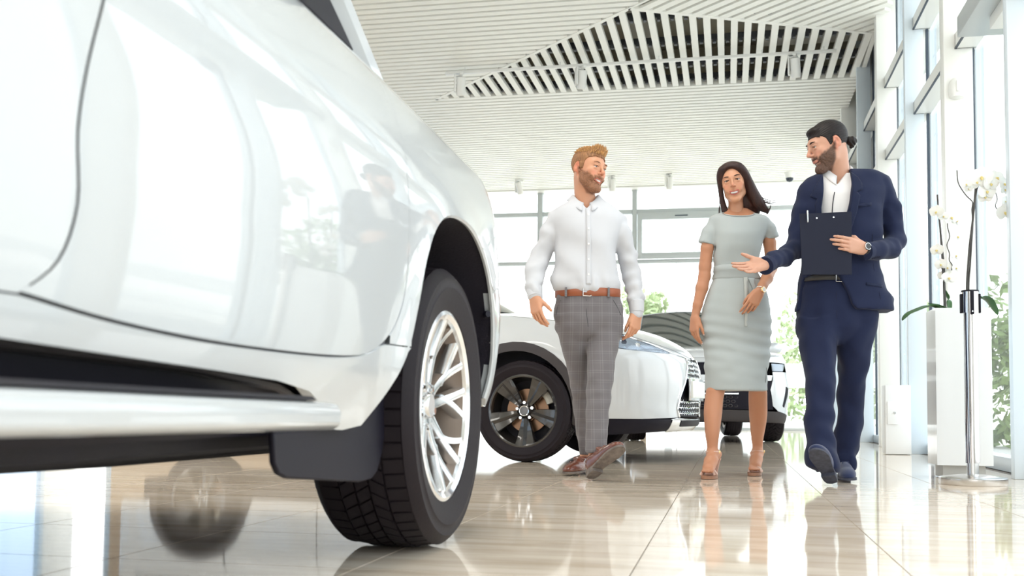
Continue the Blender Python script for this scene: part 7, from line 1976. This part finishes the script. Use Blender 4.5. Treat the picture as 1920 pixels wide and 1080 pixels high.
def leafblade(parent, pts, wd, label=None):
    q = catmull(pts, 6); n = len(q); mb = MB(); rows = []
    for i, p in enumerate(q):
        t = i / (n - 1); tg = (q[min(i + 1, n - 1)] - q[max(i - 1, 0)]).normalized(); sd = tg.cross(Vector((0, 0, 1)))
        sd = sd.normalized() if sd.length > 0.05 else Vector((1, 0, 0)); sd = (sd * 0.8 + Vector((0, 0, 0.2))).normalized() if False else sd
        nn = sd.cross(tg); w_ = wd * (math.sin(math.pi * (0.12 + 0.88 * t)) ** 0.6) + 0.001
        rows.append([mb.bm.verts.new(p + sd * u * w_ + nn * (abs(u) * w_ * 0.35)) for u in (-1, -0.5, 0, 0.5, 1)])
    for a, b in zip(rows, rows[1:]):
        for j in range(4): mb.bm.faces.new((a[j], a[j + 1], b[j + 1], b[j]))
    o = mb.build('leaf', M_OLEAF, parent, smooth=True, world=True)
    md = o.modifiers.new('t', 'SOLIDIFY'); md.thickness = 0.003; return o
def PQ(cx, cy, t=5.96): return W(1640 + cx * 0.315, 280 + cy * 0.315, t)
oa = empty('orchid', (PQ(415, 940).x, PQ(415, 940).y, 0.926), 0, 'shorter white orchid on a dark stem, at the left side of the planter', 'orchid', 'orchids in the white planter')
base = Vector((PQ(415, 940).x, PQ(415, 940).y, 0.927))
MB().tube(catmull([base, PQ(412, 820), PQ(405, 700), PQ(400, 600), PQ(390, 470), PQ(383, 400), PQ(373, 270)], 5), [0.006] * 20 + [0.005] * 11, 8).build('stem', M_STEM, oa, world=True)
MB().tube(catmull([base + Vector((0.008, 0, 0)), PQ(418, 820), PQ(414, 700), PQ(404, 600), PQ(392, 470), PQ(386, 380), PQ(410, 370), PQ(432, 400), PQ(434, 460), PQ(446, 520), PQ(430, 570), PQ(445, 620), PQ(444, 660), PQ(462, 690), PQ(458, 720)], 4), [0.0042] * 24 + [0.0026] * 33, 6).build('flower_spike', M_STEM, oa, world=True)
for i, (cx, cy, s_, fx_) in enumerate(((368, 372, 0.040, -0.5), (455, 405, 0.045, 0.2), (487, 425, 0.036, 0.6), (410, 398, 0.030, -0.1), (492, 520, 0.034, 0.7), (372, 600, 0.040, -0.7), (484, 632, 0.030, 0.5), (395, 685, 0.036, -0.5), (432, 705, 0.034, 0.0), (484, 705, 0.030, 0.6), (442, 765, 0.042, 0.0), (405, 750, 0.030, -0.5))):
    flower(oa, PQ(cx, cy, 5.93 + 0.02 * (i % 3)), (fx_, -1, -0.15 + 0.1 * (i % 3)), s_, i)
leafblade(oa, [Vector((1.20, 6.34, 0.96)), PQ(330, 935, 5.93) , PQ(250, 962, 5.90), PQ(200, 985, 5.88), PQ(163, 1018, 5.86)], 0.030)
leafblade(oa, [Vector((1.25, 6.34, 0.96)), PQ(440, 900, 5.97), PQ(425, 860, 5.97), PQ(416, 832, 5.97)], 0.016)
leafblade(oa, [Vector((1.25, 6.36, 0.96)), PQ(370, 930, 5.95), PQ(318, 918, 5.95)], 0.016)
ob = empty('orchid', (PQ(550, 900).x, PQ(550, 900).y, 0.925), 0, 'taller white orchid with twin stems, right behind the steel post', 'orchid', 'orchids in the white planter')
b2 = Vector((PQ(548, 900).x, PQ(548, 900).y, 0.927))
MB().tube(catmull([b2, PQ(550, 800), PQ(556, 700), PQ(566, 570), PQ(582, 440), PQ(594, 320), PQ(603, 208)], 5), 0.006, 8).build('stem', M_STEM, ob, world=True)
MB().tube(catmull([b2 + Vector((0.01, 0, 0)), PQ(560, 800), PQ(568, 700), PQ(576, 570), PQ(584, 440), PQ(580, 360), PQ(583, 315), PQ(545, 275), PQ(510, 225), PQ(494, 185), PQ(490, 125)], 4), [0.0045] * 24 + [0.003] * 17, 6).build('side_stem', M_STEM, ob, world=True)
MB().tube(catmull([PQ(600, 300), PQ(612, 230), PQ(640, 185), PQ(680, 190), PQ(712, 240), PQ(730, 295), PQ(718, 335), PQ(736, 368)], 5), 0.0028, 6).build('flower_spike', M_STEM, ob, world=True)
for i, (cx, cy, s_, fx_) in enumerate(((636, 165, 0.062, -0.1), (612, 195, 0.045, -0.5), (724, 170, 0.050, 0.5), (692, 205, 0.044, 0.2), (668, 250, 0.050, 0.1), (660, 285, 0.040, -0.2), (770, 205, 0.042, 0.8), (775, 240, 0.036, 0.7), (780, 310, 0.034, 0.6), (775, 376, 0.052, 0.2), (548, 208, 0.030, -0.5), (560, 235, 0.024, -0.3))):
    flower(ob, PQ(cx, cy, 5.92 + 0.02 * (i % 3)), (fx_, -1, -0.2 + 0.12 * (i % 3)), s_, 30 + i)
leafblade(ob, [Vector((1.36, 6.34, 0.96)), PQ(620, 890, 5.95), PQ(670, 900, 5.97), PQ(705, 945, 5.98), PQ(733, 985, 5.99)], 0.034)
leafblade(ob, [Vector((1.37, 6.30, 0.96)), PQ(600, 905, 5.90), PQ(618, 880, 5.92), PQ(640, 890, 5.92)], 0.018)

st = empty('barrier_post', (1.233, 5.752, 0), 0, 'polished steel barrier post on a round steel foot in front of the planter', 'barrier post')
M_POST = mat('polished_steel', (0.60, 0.57, 0.55), 0.12, metal=1.0)
MB().lathe([(0.0, 0.0), (0.161, 0.0), (0.165, 0.006), (0.165, 0.034), (0.159, 0.039), (0.06, 0.052), (0.0, 0.052)], 72).build('foot', mat('foot_steel', (0.62, 0.61, 0.60), 0.22, metal=1.0), st)
MB().cyl((0, 0, 0.045), (0, 0, 0.115), 0.0285, n=40).build('collar', M_STEEL, st)
MB().cyl((0, 0, 0.11), (0, 0, 0.90), 0.0345, n=48).build('tube', M_POST, st)
hd_ = MB(); hd_.cyl((0, 0, 0.885), (0, 0, 0.995), 0.041, n=48); hd_.build('belt_cassette', M_POST, st)
MB().cyl((0, 0, 0.995), (0, 0, 1.003), 0.043, n=48).build('cap', M_TRIM, st)
for a in (0, 180): 
    c_ = math.cos(R(a)); MB().box((min(c_ * 0.038, c_ * 0.050), -0.012, 0.885), (max(c_ * 0.038, c_ * 0.050), 0.012, 0.985), 0.003).build('belt_slot', M_TRIM, st)
MB().box((-0.009, -0.050, 0.875), (0.009, -0.036, 0.998), 0.004).build('belt_end', M_TRIM, st)
MB().cyl((0, -0.050, 0.89), (0, -0.054, 0.89), 0.004, n=10).build('rivet', M_CHROME, st)

cr_ = empty('cable_railing', (2.9, 9.0, 0), 0, 'steel cable railing outside the window right of the planter', 'railing')
for z in (0.62, 0.42, 0.22):
    MB().tube([(2.75, 9.9, z), (2.80, 9.3, z + 0.004), (2.84, 8.9, z + 0.03)], 0.006, 6).build('cable', M_STEEL, cr_, world=True)
    MB().cyl((2.84, 8.86, z + 0.03), (2.84, 8.94, z + 0.03), 0.014, n=10).build('clamp', M_STEEL, cr_, world=True)
MB().cyl((2.75, 9.9, -0.13), (2.75, 9.9, 0.8), 0.02, n=12).build('post', M_STEEL, cr_, world=True)
